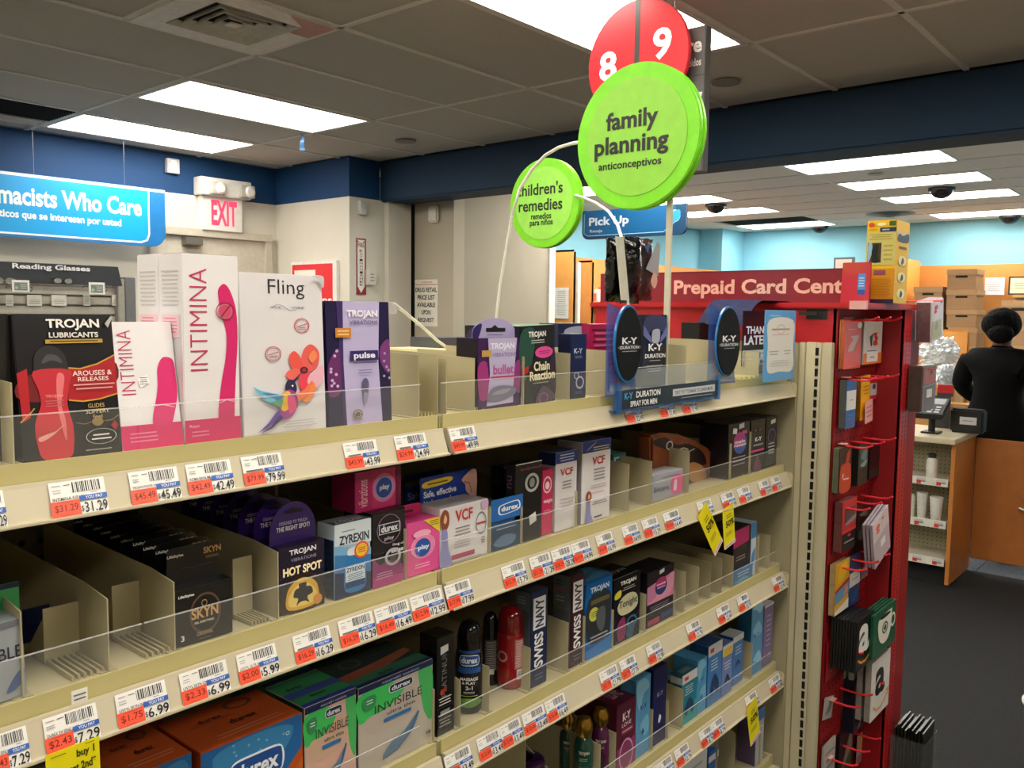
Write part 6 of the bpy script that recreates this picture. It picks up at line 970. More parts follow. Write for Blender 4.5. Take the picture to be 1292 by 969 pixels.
t1, c1, r1 = disc_sign('aisle_disc_sign', (802, 172), XS, 91, '7fe01a', '8fd63f', [('t', 'family', 765.5, 831, 138, 168, '100e0c', .03), ('t', 'planning', 751, 844, 169, 199, '100e0c', .03), ('t', 'anticonceptivos', 756, 835, 202, 214.5, '100e0c', .02)], 'large lime green round sign reading family planning')
t2, c2, r2 = disc_sign('aisle_disc_sign', (686, 256.5), 2.3, 56, '79d020', '93d850', [('t', "children's", 652.5, 710.5, 230.5, 246, '1c1a14', .02), ('t', 'remedies', 655, 710, 251, 266, '1c1a14', .02), ('t', 'remedios', 670.5, 696, 268.5, 276.5, '1c1a14', .025), ('t', 'para niños', 669, 698, 277, 286.5, '1c1a14', .025)], 'smaller lime green round sign reading children\'s remedies')
wr = M('d9dad2', .35)
def onX(q, X): return at(*q, 0, X)
B().tube([onX(q, XS+.014) for q in ((735, 179), (722, 181), (705, 186), (688, 196), (670, 215), (655, 240), (646, 272), (638, 320), (631, 360), (627, 395), (625, 425))], .0038, 8).build('curved_arm', wr, t1, smooth=True)
pz = at(841, 425, 0, XS+.03)
B().box(XS+.028, XS+.034, onX((847, 300), XS+.03).y, onX((840.5, 300), XS+.03).y, ZR[0]+.017, c1.z-r1*.5).build('flat_pole', M('c9c4ae', .45), t1)
B().tube([onX(q, x_) for q, x_ in zip(((722, 245), (735, 249), (752, 256), (768, 267), (779, 283), (786, 305), (790, 345), (793, 390)), (2.32, 2.27, 2.2, 2.1, 2.0, 1.9, 1.83, 1.8))], .0044, 8).build('curved_arm', wr, t2, smooth=True)
# white arm of a clear sign holder
t = E('sign_holder', tuple(at(565, 440, 1, 1.3)), 'white slanted arm of a clear sign holder left of the purple pack', 'sign holder')
B().tube([at(497, 383, 1, 1.3), at(530, 410, 1, 1.3), at(552, 430, 1, 1.3), at(566, 440, 1, 1.3)], .0035, 8).build('arm', M('cfd0ca', .3), t)
a = at(486, 381, 1, 1.3); c = at(500, 396, 1, 1.3); B().box(a.x, c.x, 1.298, 1.303, c.z, a.z).build('clamp', clear(.5, 'c8c4cc'), t)
o = B().box(at(556, 430, 1, 1.35).x, at(600, 430, 1, 1.35).x, 1.35, 1.45, ZR[0]-.0385, at(570, 426, 1, 1.35).z).build('product_box', M('4a4c52', .4), bevel=.002); T(o, 'dark grey box on the far side of the aisle behind the purple pack', 'box')
for i, (xa_, xb_, y_, lb) in enumerate(((498, 540, 452, 'pale metal riser behind the empty lane on the top shelf'), (540, 575, 447, 'pale metal riser behind the shelf joint'), (850, 868, 430, 'pale riser at the back of the top shelf, left one'), (868, 885, 424, 'pale riser at the back of the top shelf, right one'))):
    a = at(xa_, y_-8, 1, YS+.06); c = at(xb_, y_-8, 1, YS+.06); o = B().box(a.x, c.x, YS+.02, YS+.2, ZR[0]-.0385, a.z-.004).build('shelf_riser', M('cfc79c', .45), bevel=.002); T(o, lb, 'riser')
# numbered aisle sign
XN = 2.6; c = at(805, 74, 0, XN); r = at(805, 0, 0, XN).z-c.z; zc = c.z; yc = at(809, 74, 0, XN).y; c = Vector((XN, at(803, 74, 0, XN).y, at(805, 75, 0, XN).z)); r = .203
t = E('aisle_number_sign', (XN, c.y, c.z-r), 'red round aisle sign numbered 8 and 9 in front of a grey panel', 'sign')
n = 40; A = [2*math.pi*i/n for i in range(n)]
ds = B().prism([(XN, c.y+r*math.cos(a), c.z+r*math.sin(a)) for a in A], (.02, 0, 0)).build('disc', M('c5202c', .35), t, bevel=.002)
printed('numbers', ds, (XN, c.y+r, c.z-r), (0, -2*r, 0), (0, 0, 2*r), [(R_, .478, 0, .53, 1, '3c3a3a'), ('T', '8', .12, .37, .30, .62, 'f0e8e4'), ('T', '9', .66, .46, .84, .72, 'f0e8e4')])
ya, yb2 = at(893, 100, 0, XN+.08).y, at(790, 100, 0, XN+.08).y; z0_, z1_ = at(880, 218, 0, XN+.08).z, at(893, 33, 0, XN+.08).z
pn = B().box(XN+.06, XN+.10, ya, yb2, z0_, z1_).build('panel', M('4b4a49', .45), t, bevel=.003); wy = yb2-ya
g = lambda x: (yb2-at(x, 100, 0, XN+.06).y)/wy
hh = z1_-z0_; v = lambda y: (at(880, y, 0, XN+.06).z-z0_)/hh
printed('lettering', pn, (XN+.06, yb2, z0_), (0, -wy, 0), (0, 0, hh), [('T', 'care', g(846), v(66), g(884.5), v(52), 'd8d6d2'), ('T', 'oidos', g(868), v(83), g(884), v(73), 'c8c6c2'), ('T', 'ing', g(872), v(131), g(886.5), v(113), 'd8d6d2'), (R_, g(875), v(95.5), g(890), v(94.5), '2a2928'), (R_, g(875), v(166), g(890), v(165), '2a2928'), (R_, g(889), v(200), g(890), v(38), '2a2928')])
for y in (c.y+.1, c.y-.1): B().tube([(XN+.08, y, z1_), (XN+.08, y, H)], .002, 6).build('hanging_wire', M('9a9a98', .3, .7), t)
B().tube([(XN, c.y, c.z), (XN+.07, c.y, c.z)], .01, 8).build('spacer', M('3a3a3a', .4), t)
# pick up sign
a = at(735, 270, 0, 6.0); c = at(866, 262, 0, 6.0); zb2 = at(800, 299, 0, 6).z; z2 = a.z+.02
b = B(); r = .06
pl = [(6.0, a.y, z2), (6.0, a.y, zb2+r)]+[(6.0, a.y-r+r*math.cos(k*math.pi/12), zb2+r-r*math.sin(k*math.pi/12)) for k in range(1, 7)]+[(6.0, c.y+r-r*math.sin(k*math.pi/12), zb2+r-r*math.cos(k*math.pi/12)) for k in range(0, 7)]+[(6.0, c.y, z2)]
t = B().prism(pl, (.03, 0, 0)).build('hanging_sign', M('0f3a5a', .4)); wy = a.y-c.y
printed('lettering', t, (6.0, a.y, zb2), (0, -wy, 0), (0, 0, z2-zb2), [(P_, [(.02, 1), (.02, .2), (.08, .1), (.82, .1), (.84, .2), (.90, .35), (.92, .5), (.9, 1)], '155584'), (O_, .9, .62, .05, .2, .15, 'a8d0e4'), (C_, [(.87, .44), (.86, .7), (.89, .78), (.945, .8), (.945, .55), (.91, .44)], '2f8cc4'), (S_, [(.02, .9), (.02, .2), (.06, .12), (.8, .12), (.86, .3), (.9, .42)], .025, '8ab8d0'), ('T', 'Pick Up', .07, .38, .47, .76, 'c4ccd4'), ('t', 'Recoja', .08, .2, .21, .34, 'a8b4c0', .02)])
T(t, 'blue hanging pick up sign with rounded lower corners', 'sign')
for y in (a.y-.2, c.y+.2): B().tube([(6.015, y, z2), (6.015, y, H)], .003, 6).build('hanging_wire', M('9a9a98', .3, .7), t)
# black pouches on a white clip strip
Yp = 1.42
def pouch(x0p, x1p, y0p, y1p, Y, col, label, seed, ops=None, lean=0):
    a = at(x0p, y0p, 1, Y); c = at(x1p, y1p, 1, Y); rnd = random.Random(seed); nx, nz = 9, 14; b = B(); F_ = []; R2 = []
    for j in range(nz+1):
        for i in range(nx+1):
            u, v = i/nx, j/nz; bul = .022*math.sin(math.pi*u)**.6*math.sin(math.pi*v)**.5+rnd.uniform(-.003, .003)
            x = a.x+(c.x-a.x)*u+rnd.uniform(-.0015, .0015); z = c.z+(a.z-c.z)*v+rnd.uniform(-.002, .002)
            F_.append((x, Y-bul, z)); R2.append((x, Y+bul*.8+.001, z))
    w_ = nx+1; q = [(j*w_+i, j*w_+i+1, (j+1)*w_+i+1, (j+1)*w_+i) for j in range(nz) for i in range(nx)]
    N_ = len(F_); b.add(F_+R2, q+[tuple(N_+k for k in f[::-1]) for f in q]+[(i, N_+i, N_+i+1, i+1) for i in range(nx)]+[(nz*w_+i, nz*w_+i+1, N_+nz*w_+i+1, N_+nz*w_+i) for i in range(nx)]+[(j*w_, (j+1)*w_, N_+(j+1)*w_, N_+j*w_) for j in range(nz)]+[(j*w_+nx, N_+j*w_+nx, N_+(j+1)*w_+nx, (j+1)*w_+nx) for j in range(nz)])
    o = b.build('foil_pouch', M(col, .12, .1, .1, 30, bump=.3, bscale=60), origin=((a.x+c.x)/2, Y, a.z)); 
    for p_ in o.data.polygons: p_.use_smooth = True
    if ops: printed('print', o, (a.x, Y-.026, c.z), (c.x-a.x, 0, 0), (0, 0, a.z-c.z), ops)
    return T(o, label, 'pouch', 'pouches on the white clip strip')
pouch(766, 786, 300, 381, 1.215, '0c0c0e', 'black foil pouch left of the white clip strip', 1); pouch(784, 806, 298, 383, 1.18, '0c0c0e', 'black foil pouch right of the white clip strip', 2)
pouch(800, 821, 299, 380, 1.22, '3a2c2c', 'silver and brown foil pouch at the right of the black ones', 3, [(P_, [(.2, .5), (.8, .95), (.98, .9), (.9, .4)], '9c9ca4'), (C_, [(.5, .3), (.62, .44), (.8, .42), (.85, .3), (.7, .2)], 'd0a49c'), (P_, [(.1, .85), (.4, .9), (.3, .75)], '3a5aa0')])
a = at(777, 298, 1, 1.15); c = at(794, 379, 1, 1.15); o = B().prism([(a.x, 1.15, a.z), (at(787, 298, 1, 1.15).x, 1.15, a.z), (c.x, 1.15, c.z), (at(784, 379, 1, 1.15).x, 1.15, c.z)], (0, .002, 0)).build('clip_strip', M('dcdad2', .4)); T(o, 'white clip strip holding the black pouches', 'clip strip')
# ------------------------------------------------------------------ pharmacy counter and back wall
wood = M('c8813c', .5, 0, .08, 14); wood2 = M('a9632b', .5, 0, .1, 14); wood3 = M('d6a05c', .55, 0, .05, 10)
ct = E('counter_unit', (5.7, 1.7, 0), 'pharmacy counter with cream top, open white shelves and wooden end panel', 'counter')
B().box(5.40, 6.0, 1.235, 2.7, .862, .894).build('counter_top', M('d9cdae', .35, 0, .04, 9), ct, bevel=.004)
B().box(5.45, 5.95, 1.24, 1.262, .02, .862).build('end_panel', wood, ct); B().box(5.72, 5.735, 1.262, 2.7, .14, .862).build('pegboard', M('aaa78c', .6), ct)
hb = B()
for i in range(40):
    for j in range(26): y, z = 1.28+.0254*i, .16+.0254*j; hb.quad((5.7195, y-.003, z-.003), (5.7195, y+.003, z-.003), (5.7195, y+.003, z+.003), (5.7195, y-.003, z+.003))
hb.build('peg_hole', M('3a382c', .9), ct)['kind'] = 'stuff'
B().box(5.5, 5.72, 1.262, 2.7, .0, .14).build('plinth', M('0d0d0e', .8), ct)
for k, z in enumerate((.16, .385, .635)):
    s = B().box(5.45, 5.72, 1.268, 2.7, z-.01, z).build('shelf', M('cfcbb6', .5), ct); B().box(5.435, 5.45, 1.268, 2.7, z-.03, z+.015).build('price_rail', M('e6e4da', .4), s)
    for j, y in enumerate((1.33, 1.44, 1.56)): printed('shelf_label', s, (5.434, y, z-.025), (0, -.05, 0), (0, 0, .034), [(R_, 0, 0, .5, .6, 'd8402c'), (R_, .5, .3, 1, .6, '8a9aa0'), (R_, 0, .62, 1, 1, 'c8ccd0')])
gt = E('counter_gate', (5.93, .7, .1), 'brown wooden swing gate joining the pharmacy counter', 'gate')
B().box(5.92, 5.945, .1, 1.232, .09, .85).build('gate_panel', M('b06c30', .5, 0, .08, 12), gt, bevel=.003)
p = at(1285, 642, 0, 5.91); B().tube([p, p+Vector((-.03, -.012, .01)), p+Vector((-.03, -.06, -.005)), p+Vector((0, -.07, -.01))], .006, 8).build('handle', M('d8d4c8', .3, .5), gt)
def onc(xl, xr, yb, yt, X, depth, z0, name, mt, label, cat, bevel=.003, ops=None, group=None):
    a = at(xl, yt, 0, X); c = at(xr, yt, 0, X); o = B().box(X, X+depth, c.y, a.y, z0, a.z).build(name, mt, bevel=bevel)
    if ops: printed('print', o, (X, a.y, z0), (0, -(a.y-c.y), 0), (0, 0, a.z-z0), ops, base=.001)
    return T(o, label, cat, group)
co2 = E('counter_unit', (5.7, -.9, 0), 'plain wooden counter to the right of the gate, outside the picture', 'counter'); B().box(5.5, 6.0, -2.0, .08, 0, .86).build('cabinet', wood, co2); B().box(5.4, 6.0, -2.0, .09, .862, .894).build('counter_top', M('d9cdae', .35, 0, .04, 9), co2)
# bottles and tubes on the counter shelves
def cyl(xc, yt, w, X, z0, label, prof, mt, cat='bottle', cap=None):
    c = at(xc, yt, 0, X); r = w/2*(c-CAM).dot(_F)/FPX; h = c.z-z0
    o = B().lathe([(a*r, z0+b_*h) for a, b_ in prof], (X, c.y, 0), n=20).build('bottle' if cat == 'bottle' else 'tube', mt, origin=(X, c.y, z0), smooth=True)
    if cap: B().lathe([(a*r, z0+b_*h) for a, b_ in cap[0]], (X, c.y, 0), n=20).build('cap', cap[1], o, smooth=True)
    return T(o, label, cat)
bprof = [(.95, 0), (1, .04), (1, .72), (.75, .8), (.7, .82)]; bcap = ([(.72, .82), (.72, .98), (.6, 1)], M('2a2c2c', .4)); tprof = [(.7, 0), (.75, .14), (.8, .16), (.98, .9), (1, 1)]
cyl(1176.5, 572, 13, 5.53, .638, 'white bottle with dark cap on the upper counter shelf', bprof, M('dcdcd4', .4), cap=bcap)
cyl(1164, 621, 13, 5.52, .388, 'white tube, left one on the middle counter shelf', tprof, M('d8d8d2', .4), 'tube'); cyl(1182, 627, 16, 5.50, .388, 'white tube with red mark, right one on the middle counter shelf', tprof, M('e4e4de', .4), 'tube'); cyl(1149, 617, 12, 5.52, .388, 'white bottle at the left of the middle counter shelf', bprof, M('d4d4c8', .4))
# card terminal, black box, papers, bags
X = 5.62; c = at(1176, 530, 0, X)
tm = E('card_terminal', (X, c.y, .894), 'black card terminal on a stand on the counter', 'card terminal')
B().box(X-.06, X+.06, c.y-.05, c.y+.05, .8945, .905).build('foot', M('151516', .4), tm, bevel=.004); B().tube([(X, c.y, .9), (X, c.y, 1.0)], .02, 10).build('stand', M('151516', .4), tm)
tp = B().prism([(X-.10, c.y+.08, .985), (X-.10, c.y-.08, .985), (X+.08, c.y-.08, 1.075), (X+.08, c.y+.08, 1.075)], (.008, 0, .03)).build('keypad_body', M('0c0c0d', .5, spec=.2), tm, bevel=.006)
printed('keys', tp, (X-.10+.008, c.y+.08, .985+.031), (0, -.16, 0), (.18, 0, .09), [(R_, .12, .6, .88, .92, '3a464c')]+[(R_, .15+.25*i, .1+.14*j, .33+.25*i, .19+.14*j, '6a6e72') for i in range(3) for j in range(3)])
X = 5.75; onc(1199, 1242, 541, 515, X, .10, .895, 'black_case', M('131416', .35), 'black case with a white label on the counter', 'case', .012, [(R_, .3, .36, .8, .68, 'd0d2d2'), ('l', 1, .36, .47, .74, .57, '8a8c8e')])
onc(1183, 1203, 497, 485, 5.9, .01, at(1190, 500, 0, 5.9).z-.0, 'red_packet', M('c8202c', .35), 'red and grey packet leaning above the card terminal', 'packet', .002, [(R_, 0, 0, 1, .3, '3a3c40')])
o = onc(1180, 1200, 510, 499, 5.9, .006, .895, 'paper_stack', M('3c4044', .5), 'dark sheet standing behind the card terminal', 'paper', .001)
o = onc(1203, 1222, 480, 453, 7.3, .004, at(1210, 484, 0, 7.3).z, 'paper_sheet', M('d4dce6', .5), 'pale blue sheet of paper taped on the wooden board', 'paper', .0005, [('l', 6, .1, .3, .8, .9, 'a4b4c8')])
from mathutils import noise as mnoise
def crumple(q, X, r, sz, col, label, seed, name='plastic_bag', cat='bag'):
    c = at(*q, 0, X); bm = bmesh.new(); bmesh.ops.create_icosphere(bm, subdivisions=5, radius=1); rnd = random.Random(seed)
    cs = [(Vector((rnd.gauss(0, 1), rnd.gauss(0, 1), rnd.gauss(0, 1))).normalized(), rnd.uniform(.62, 1.1)) for _ in range(110)]
    for v in bm.verts:
        d = v.co.normalized(); k = min(h/d.dot(n_) if d.dot(n_) > .25 else 9 for n_, h in cs); k = min(k, 1.25)*(1+.22*mnoise.noise(d*5)+.12*mnoise.noise(d*13))
        v.co = Vector((d.x*sz[0], d.y*sz[1], d.z*sz[2]))*k*r
    me = bpy.data.meshes.new(name); bm.to_mesh(me); bm.free(); me.materials.append(M(col, .5, 0, .04, 30, spec=.3)); o = bpy.data.objects.new(name, me); COL.link(o); o.location = c; return T(o, label, cat)
onc(1150, 1206, 560, 462, 6.84, .26, .0, 'bag_bin', wood3, 'wooden bin holding clear plastic bags behind the counter', 'bin')
crumple((1184, 444), 6.9, .185, (1, 1.05, .8), 'f6f9fc', 'large crumpled heap of clear plastic bags', 3); crumple((1193, 474), 6.7, .12, (1, .7, 1), 'e2e8ee', 'smaller crumpled plastic bag below the large heap', 9)
o = onc(1160, 1224, 500, 415, 7.31, .03, .0, 'wooden_board', M('dd9a48', .5, 0, .05, 10), 'orange wooden board with rounded top corners behind the plastic bags', 'board', .02)
# back partition with ledge, frames, archive boxes
XB = 11.1; zt2 = at(1230, 334, 0, XB).z
pt_ = B().box(XB, XB+.05, .2, 3.06, 0, zt2).build('back_partition', M('c98a44', .55, 0, .05, 6)); T(pt_, 'orange back partition under the pale blue wall', 'partition')
zl = at(1270, 372, 0, XB-.15).z
B().box(XB-.18, XB, .2, 2.0, zl-.03, zl).build('ledge', wood3, pt_); B().box(XB-.02, XB-.001, .2, 2.0, .2, zl-.03).build('slat_wall', M('cfd0b4', .6), pt_)
for k in range(7): B().box(XB-.026, XB-.02, .2, 2.0, zl-.12-.12*k, zl-.11-.12*k).build('slat_groove', M('a4a58c', .6), pt_)
B().box(XB-.7, XB, 3.02, 3.06, 0, zt2+.06).build('side_panel', M('e09a48', .55, 0, .05, 6), pt_, bevel=.01)
onc(1243, 1268, 369, 350.5, XB-.1, .01, zl+.001, 'paper_sheet', M('eceef2', .5), 'white sheet propped on the ledge right of the archive boxes', 'paper', .001, [('l', 5, .15, .2, .8, .8, 'c8ccd4')])
onc(1273, 1310, 369, 349, XB-.1, .02, zl+.001, 'picture_frame', M('2a2622', .4), 'dark framed cream certificate on the ledge at the right edge', 'frame', .003, [(R_, .06, .08, .95, .92, 'ece6c8'), ('l', 3, .2, .3, .8, .7, 'b8b294')])
card_m = M('9c7852', .75, 0, .05, 12); lid_m = M('ac865e', .75, 0, .05, 12)
def archive(xl, xr, yt, yb, X, label, hole=True, D=.36):
    a = at(xl, yt, 0, X); c = at(xr, yt, 0, X); zb = at(xl, yb, 0, X).z; h = a.z-zb
    o = B().box(X, X+D, c.y+.008, a.y-.008, zb+.001, a.z-.004).build('archive_box', card_m, bevel=.002)
    B().box(X-.008, X+D+.008, c.y, a.y, a.z-h*.28, a.z).build('lid', lid_m, o, bevel=.003)
    if hole: m_ = (a.y+c.y)/2; B().box(X-.002, X+.002, m_-.06, m_+.06, a.z-h*.42, a.z-h*.31).build('hand_hole', M('1a120c', .9), o)
    return T(o, label, 'box', 'brown archive boxes in the pharmacy')
XC = 10.5
for xl, xr, yt, yb, lb, hl in ((1195, 1233, 340, 365.5, 'top archive box of the tall middle stack', 1), (1194, 1233.5, 365.5, 390.5, 'second archive box from the top of the middle stack', 1), (1194, 1233.5, 390.5, 413, 'third archive box from the top of the middle stack', 1), (1196, 1234, 413, 436.5, 'fourth archive box from the top of the middle stack', 0), (1196, 1232, 436.5, 460, 'fifth archive box from the top of the middle stack', 0), (1196, 1232, 460, 484, 'sixth archive box down the middle stack, mostly hidden', 0), (1196, 1232, 484, 508, 'seventh archive box down the middle stack, hidden', 0), (1196, 1232, 508, 530, 'lowest archive box of the middle stack, hidden', 0)):
    archive(xl, xr, yt, yb, XC, lb, hl)
for k, (yt, yb, lb) in enumerate(((362, 387, 'top archive box of the left stack'), (387, 412, 'second archive box of the left stack'), (412, 437, 'third archive box of the left stack'), (437, 462, 'fourth archive box of the left stack'), (462, 487, 'fifth archive box of the left stack'), (487, 530, 'lowest archive box of the left stack'))): archive(1153, 1190, yt, yb, XC, lb, k < 2)
for k, (yt, yb, lb) in enumerate(((379, 410, 'top archive box of the right stack behind the person'), (410, 436, 'second archive box of the right stack'), (436, 462, 'third archive box of the right stack'), (462, 490, 'fourth archive box of the right stack'), (490, 525, 'lowest archive box of the right stack'))): archive(1264, 1306, yt, yb, 10.0, lb, k == 0)
# wooden shelving along the left of the pharmacy
def woodpanel(q0, q1, ax, v, th, label, mt=M('e09c50', .5, 0, .05, 10)):
    a = at(*q0, ax, v); c = at(*q1, ax, v)
    if ax == 0: o = B().box(v, v+th, min(a.y, c.y), max(a.y, c.y), 0, a.z).build('partition_panel', mt, bevel=.02)
    else: o = B().box(min(a.x, c.x), max(a.x, c.x), v, v+th, 0, a.z).build('partition_panel', mt, bevel=.02)
    return T(o, label, 'partition')
o = woodpanel((694, 316), (725, 320), 0, 6.5, .04, 'tall orange wooden panel with a white paper beside the white post')
p = at(700, 363, 0, 6.497); q_ = at(717, 402, 0, 6.497); t = B().box(6.494, 6.499, q_.y, p.y, q_.z, p.z).build('paper_sheet', M('eceae4', .6)); T(t, 'white paper taped on the tall orange wooden panel', 'paper'); printed('print', t, (6.494, p.y, q_.z), (0, -(p.y-q_.y), 0), (0, 0, p.z-q_.z), [('l', 12, .15, .1, .85, .92, 'b8b6b2')])
B().box(6.54, 6.58, at(730, 330, 0, 6.54).y, at(724, 330, 0, 6.54).y, 0, at(727, 331, 0, 6.54).z).build('edge_strip', M('e8e4d8', .5), o)
woodpanel((727, 329), (748, 330), 0, 7.0, .04, 'second orange wooden panel, slightly lower', wood)
sh_ = E('wall_shelving', (8.6, 5.5, 0), 'long orange wooden shelving along the pale blue wall behind the red header', 'shelving')
a = at(780, 330, 1, 5.45); B().box(7.3, 10.7, 5.45, 5.5, 0, at(870, 338, 1, 5.45).z).build('back_panel', M('c98a44', .55, 0, .05, 6), sh_)
for z in (.5, .9, 1.3, 1.7): B().box(7.3, 10.7, 5.15, 5.45, z, z+.02).build('shelf', wood3, sh_)
for x in (7.3, 8.4, 9.5, 10.66): B().box(x, x+.03, 5.15, 5.45, 0, 2.0).build('upright', wood3, sh_)
for i in range(14):
    x = 7.4+.085*i; h = .08+.05*((i*7) % 5)/4; o = B().box(x, x+.06, 5.2, 5.3, 1.7205, 1.7205+h).build('medicine_bottle', M(random.choice(['e8e6e0', 'e4e0d8', 'd8502c', 'f0f0ea']), .5), bevel=.005)
    B().lathe([(.02, 1.7205+h), (.02, 1.7205+h+.02)], (x+.03, 5.25, 0), n=12).build('cap', M(random.choice(['f0f0ee', 'e04a3a', '3a6aa8']), .4), o); T(o, 'small medicine bottle on the upper wooden shelf by the pouches', 'bottle', 'medicine bottles on the wooden shelf')
for i in range(12):
    x = 7.4+.1*i; h = .1+.06*((i*5) % 4)/3; o = B().box(x, x+.075, 5.2, 5.32, 1.3205, 1.3205+h).build('medicine_box', M(random.choice(['e8e6e0', '4a86c0', 'd8502c', 'dcd8cc']), .5), bevel=.002); T(o, 'small medicine box on the wooden shelf under the bottles', 'box', 'medicine boxes on the wooden shelf')
a = at(1052, 325, 0, 8.5); c = at(1077, 340, 0, 8.5)
t = E('monitor', (8.5, (a.y+c.y)/2, c.z-.2), 'grey framed screen seen above the red header', 'monitor'); B().box(8.5, 8.54, c.y, a.y, c.z-.15, a.z).build('housing', M('5a6268', .4), t, bevel=.004); B().box(8.495, 8.4995, c.y+.02, a.y-.02, c.z-.12, a.z-.02).build('screen', M('e8c0b4', .3), t); B().box(8.52, 8.56, (a.y+c.y)/2-.05, (a.y+c.y)/2+.05, 0, c.z-.15).build('stand', M('4a4e52', .4), t)
# ------------------------------------------------------------------ person in black at the counter
def skin_chain(vs, es, root=0, sub=2):
    me = bpy.data.meshes.new('s'); me.from_pydata([v[:3] for v in vs], es, []); ob = bpy.data.objects.new('s', me); COL.link(ob)
    ob.modifiers.new('k', 'SKIN'); sd = ob.data.skin_vertices[0].data
    for i, v in enumerate(vs): sd[i].radius = (v[3], v[4] if len(v) > 4 else v[3]); sd[i].use_root = (i == root)
    mm = ob.modifiers.new('s', 'SUBSURF'); mm.levels = sub; mm.render_levels = sub
    dg = bpy.context.evaluated_depsgraph_get(); dg.update(); r = bpy.data.meshes.new_from_object(ob.evaluated_get(dg)); bpy.data.objects.remove(ob); return r
def mesh_ob(me, name, mt, parent=None):
    me.name = name; me.materials.clear(); me.materials.append(mt); o = bpy.data.objects.new(name, me); COL.link(o); me.polygons.foreach_set('use_smooth', [True]*len(me.polygons)); 
    if parent: o.parent = parent
    return o
hp = at(1264, 420, 0, 6.3)
PB = bpy.data.objects.new('person', None); COL.link(PB); PB.location = (6.3, hp.y, 0); T(PB, 'person with dark curly hair in black clothes standing behind the counter, seen from behind', 'person'); PB.rotation_euler = (0, 0, math.radians(-12))
# local frame: faces +X, left is +Y; heights for a 1.64 m figure
V_ = [(0, 0, .92, .165, .15), (0, 0, 1.06, .15, .15), (0, 0, 1.22, .165, .155), (-.005, 0, 1.34, .14, .13), (0, 0, 1.40, .062, .062), (.015, 0, 1.46, .052, .054), (.03, 0, 1.53, .082, .075), (.035, 0, 1.585, .07, .065),
      (-.005, .185, 1.33, .082), (.02, .255, 1.15, .066), (.17, .225, 1.05, .046), (.30, .18, 1.03, .026, .018), (-.005, -.185, 1.33, .082), (.02, -.255, 1.15, .066), (.17, -.215, 1.05, .046), (.30, -.16, 1.03, .026, .018),
      (0, .095, .84, .125), (.01, .10, .48, .085), (-.01, .10, .09, .06), (0, -.095, .84, .125), (.01, -.10, .48, .085), (-.01, -.10, .09, .06)]
E_V = [(0, 1), (1, 2), (2, 3), (3, 4), (4, 5), (5, 6), (6, 7), (3, 8), (8, 9), (9, 10), (10, 11), (3, 12), (12, 13), (13, 14), (14, 15), (0, 16), (16, 17), (17, 18), (0, 19), (19, 20), (20, 21)]
skin_m = M('7a4e38', .55, 0, .04, 20); blackc = M('08080a', .9, 0, .15, 12, bump=.35, bscale=12, spec=.2)
bodyo = mesh_ob(skin_chain(V_, E_V), 'body', skin_m, PB); bodyo.data.materials.append(blackc)
for p_ in bodyo.data.polygons:
    c_ = p_.center
    if c_.z < 1.42 and not (c_.x > .19 and abs(c_.y) > .1 and c_.z > .95): p_.material_index = 1
for s in (1, -1):      # hands: five separate fingers, lightly curled on the counter edge
    hx, hy, hz2 = .30, .18 if s > 0 else -.16, 1.02
    vs = [(hx-.01, hy, hz2, .022, .016), (hx+.04, hy, hz2-.004, .030, .014)]; es = [(0, 1)]
    fing = bpy.data.meshes.new('h')
    for f_, (dy, L_h) in enumerate(((-.026, .062), (-.009, .075), (.009, .08), (.026, .07))):
        k = len(vs); vs += [(hx+.055, hy+dy, hz2-.004, .0085), (hx+.055+L_h*.5, hy+dy*1.1, hz2-.010, .0078), (hx+.055+L_h*.9, hy+dy*1.15, hz2-.028, .0065)]; es += [(1, k), (k, k+1), (k+1, k+2)]
    k = len(vs); vs += [(hx+.015, hy-s*.03, hz2-.006, .0095), (hx+.045, hy-s*.05, hz2-.012, .0085), (hx+.068, hy-s*.056, hz2-.02, .007)]; es += [(0, k), (k, k+1), (k+1, k+2)]
    mesh_ob(skin_chain(vs, es), 'hand', skin_m, PB)
for s in (1, -1): mesh_ob(skin_chain([(-.035, s*.1, .045, .042, .04), (.06, s*.105, .04, .046, .038), (.17, s*.11, .035, .042, .03)], [(0, 1), (1, 2)]), 'shoe', M('151515', .5), PB)
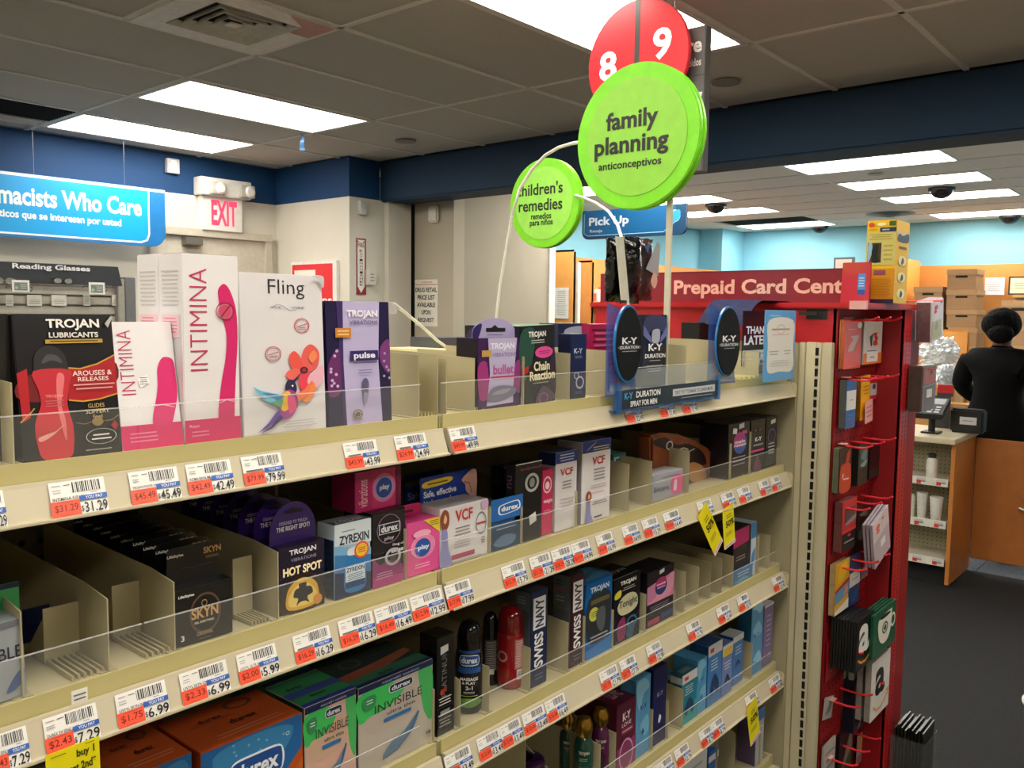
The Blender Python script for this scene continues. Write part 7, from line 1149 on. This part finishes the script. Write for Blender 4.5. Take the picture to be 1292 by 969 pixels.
# face: nose, eyes, mouth, ears
fm_ = B(); rnd = random.Random(5)
def ball(c, r, n=3, sc=(1, 1, 1)):
    bm = bmesh.new(); bmesh.ops.create_icosphere(bm, subdivisions=n, radius=r); me = bpy.data.meshes.new('b')
    for v in bm.verts: v.co = Vector((v.co.x*sc[0], v.co.y*sc[1], v.co.z*sc[2]))+Vector(c)
    bm.to_mesh(me); bm.free(); return me
mesh_ob(ball((.112, 0, 1.515), .016, 2, (1, .8, 1.3)), 'nose', skin_m, PB)
for s in (1, -1): mesh_ob(ball((.096, s*.03, 1.54), .011, 2), 'eye', M('ece8e2', .2), PB); mesh_ob(ball((.03, s*.078, 1.525), .018, 2, (1, .4, 1.5)), 'ear', skin_m, PB)
mesh_ob(ball((.103, 0, 1.482), .013, 2, (.5, 1.8, .5)), 'mouth', M('8a4a44', .5), PB)
bm = bmesh.new(); bmesh.ops.create_icosphere(bm, subdivisions=5, radius=1)
cl = [Vector((rnd.gauss(0, 1), rnd.gauss(0, 1), rnd.gauss(0, 1))).normalized() for _ in range(120)]
for v in bm.verts:
    d = v.co.normalized(); k = 1+.10*max(0, max(d.dot(c_) for c_ in cl)-.90)*10-.05
    v.co = Vector((d.x*.105-.012, d.y*.112, d.z*.105*(1.0 if d.z > 0 else .95)))*k+Vector((0, 0, 1.555))
    if v.co.x > .06 and v.co.z < 1.6: v.co.x = .06-(v.co.x-.06)
me = bpy.data.meshes.new('hair'); bm.to_mesh(me); bm.free(); hair_m = M('070606', .8, 0, .3, 60, bump=1.0, bscale=70, spec=.15); mesh_ob(me, 'hair', hair_m, PB)
bm = bmesh.new(); bmesh.ops.create_icosphere(bm, subdivisions=4, radius=1)
for v in bm.verts:
    d = v.co.normalized(); k = 1+.9*max(0, max(d.dot(c_) for c_ in cl)-.90)-.05; v.co = Vector((d.x*.055*k-.10, d.y*.075*k-.035, d.z*.06*k+1.495))
me = bpy.data.meshes.new('hair_bun'); bm.to_mesh(me); bm.free(); mesh_ob(me, 'hair_bun', hair_m, PB)
wt = E('work_table', (6.62, hp.y, 0), 'plain worktable in front of the person, mostly hidden', 'table'); B().box(6.66, 6.80, hp.y-.5, hp.y+.42, .96, .985).build('tabletop', wood3, wt); B().box(6.68, 6.78, hp.y-.48, hp.y-.44, 0, .96).build('leg', wood3, wt); B().box(6.68, 6.78, hp.y+.36, hp.y+.40, 0, .96).build('leg', wood3, wt)
# round white base at the right edge
t = E('stand_base', (4.08, .46, 0), 'round white stand base on the carpet at the right edge', 'stand'); B().lathe([(.16, .001), (.16, .008), (.14, .016), (.03, .022), (.02, .03)], (4.08, .46, 0), n=40).build('disc', M('d8dad6', .4), t, smooth=True); B().lathe([(.014, .03), (.014, .9)], (4.08, .46, 0), n=16).build('pole', M('d8dad6', .4), t, smooth=True)
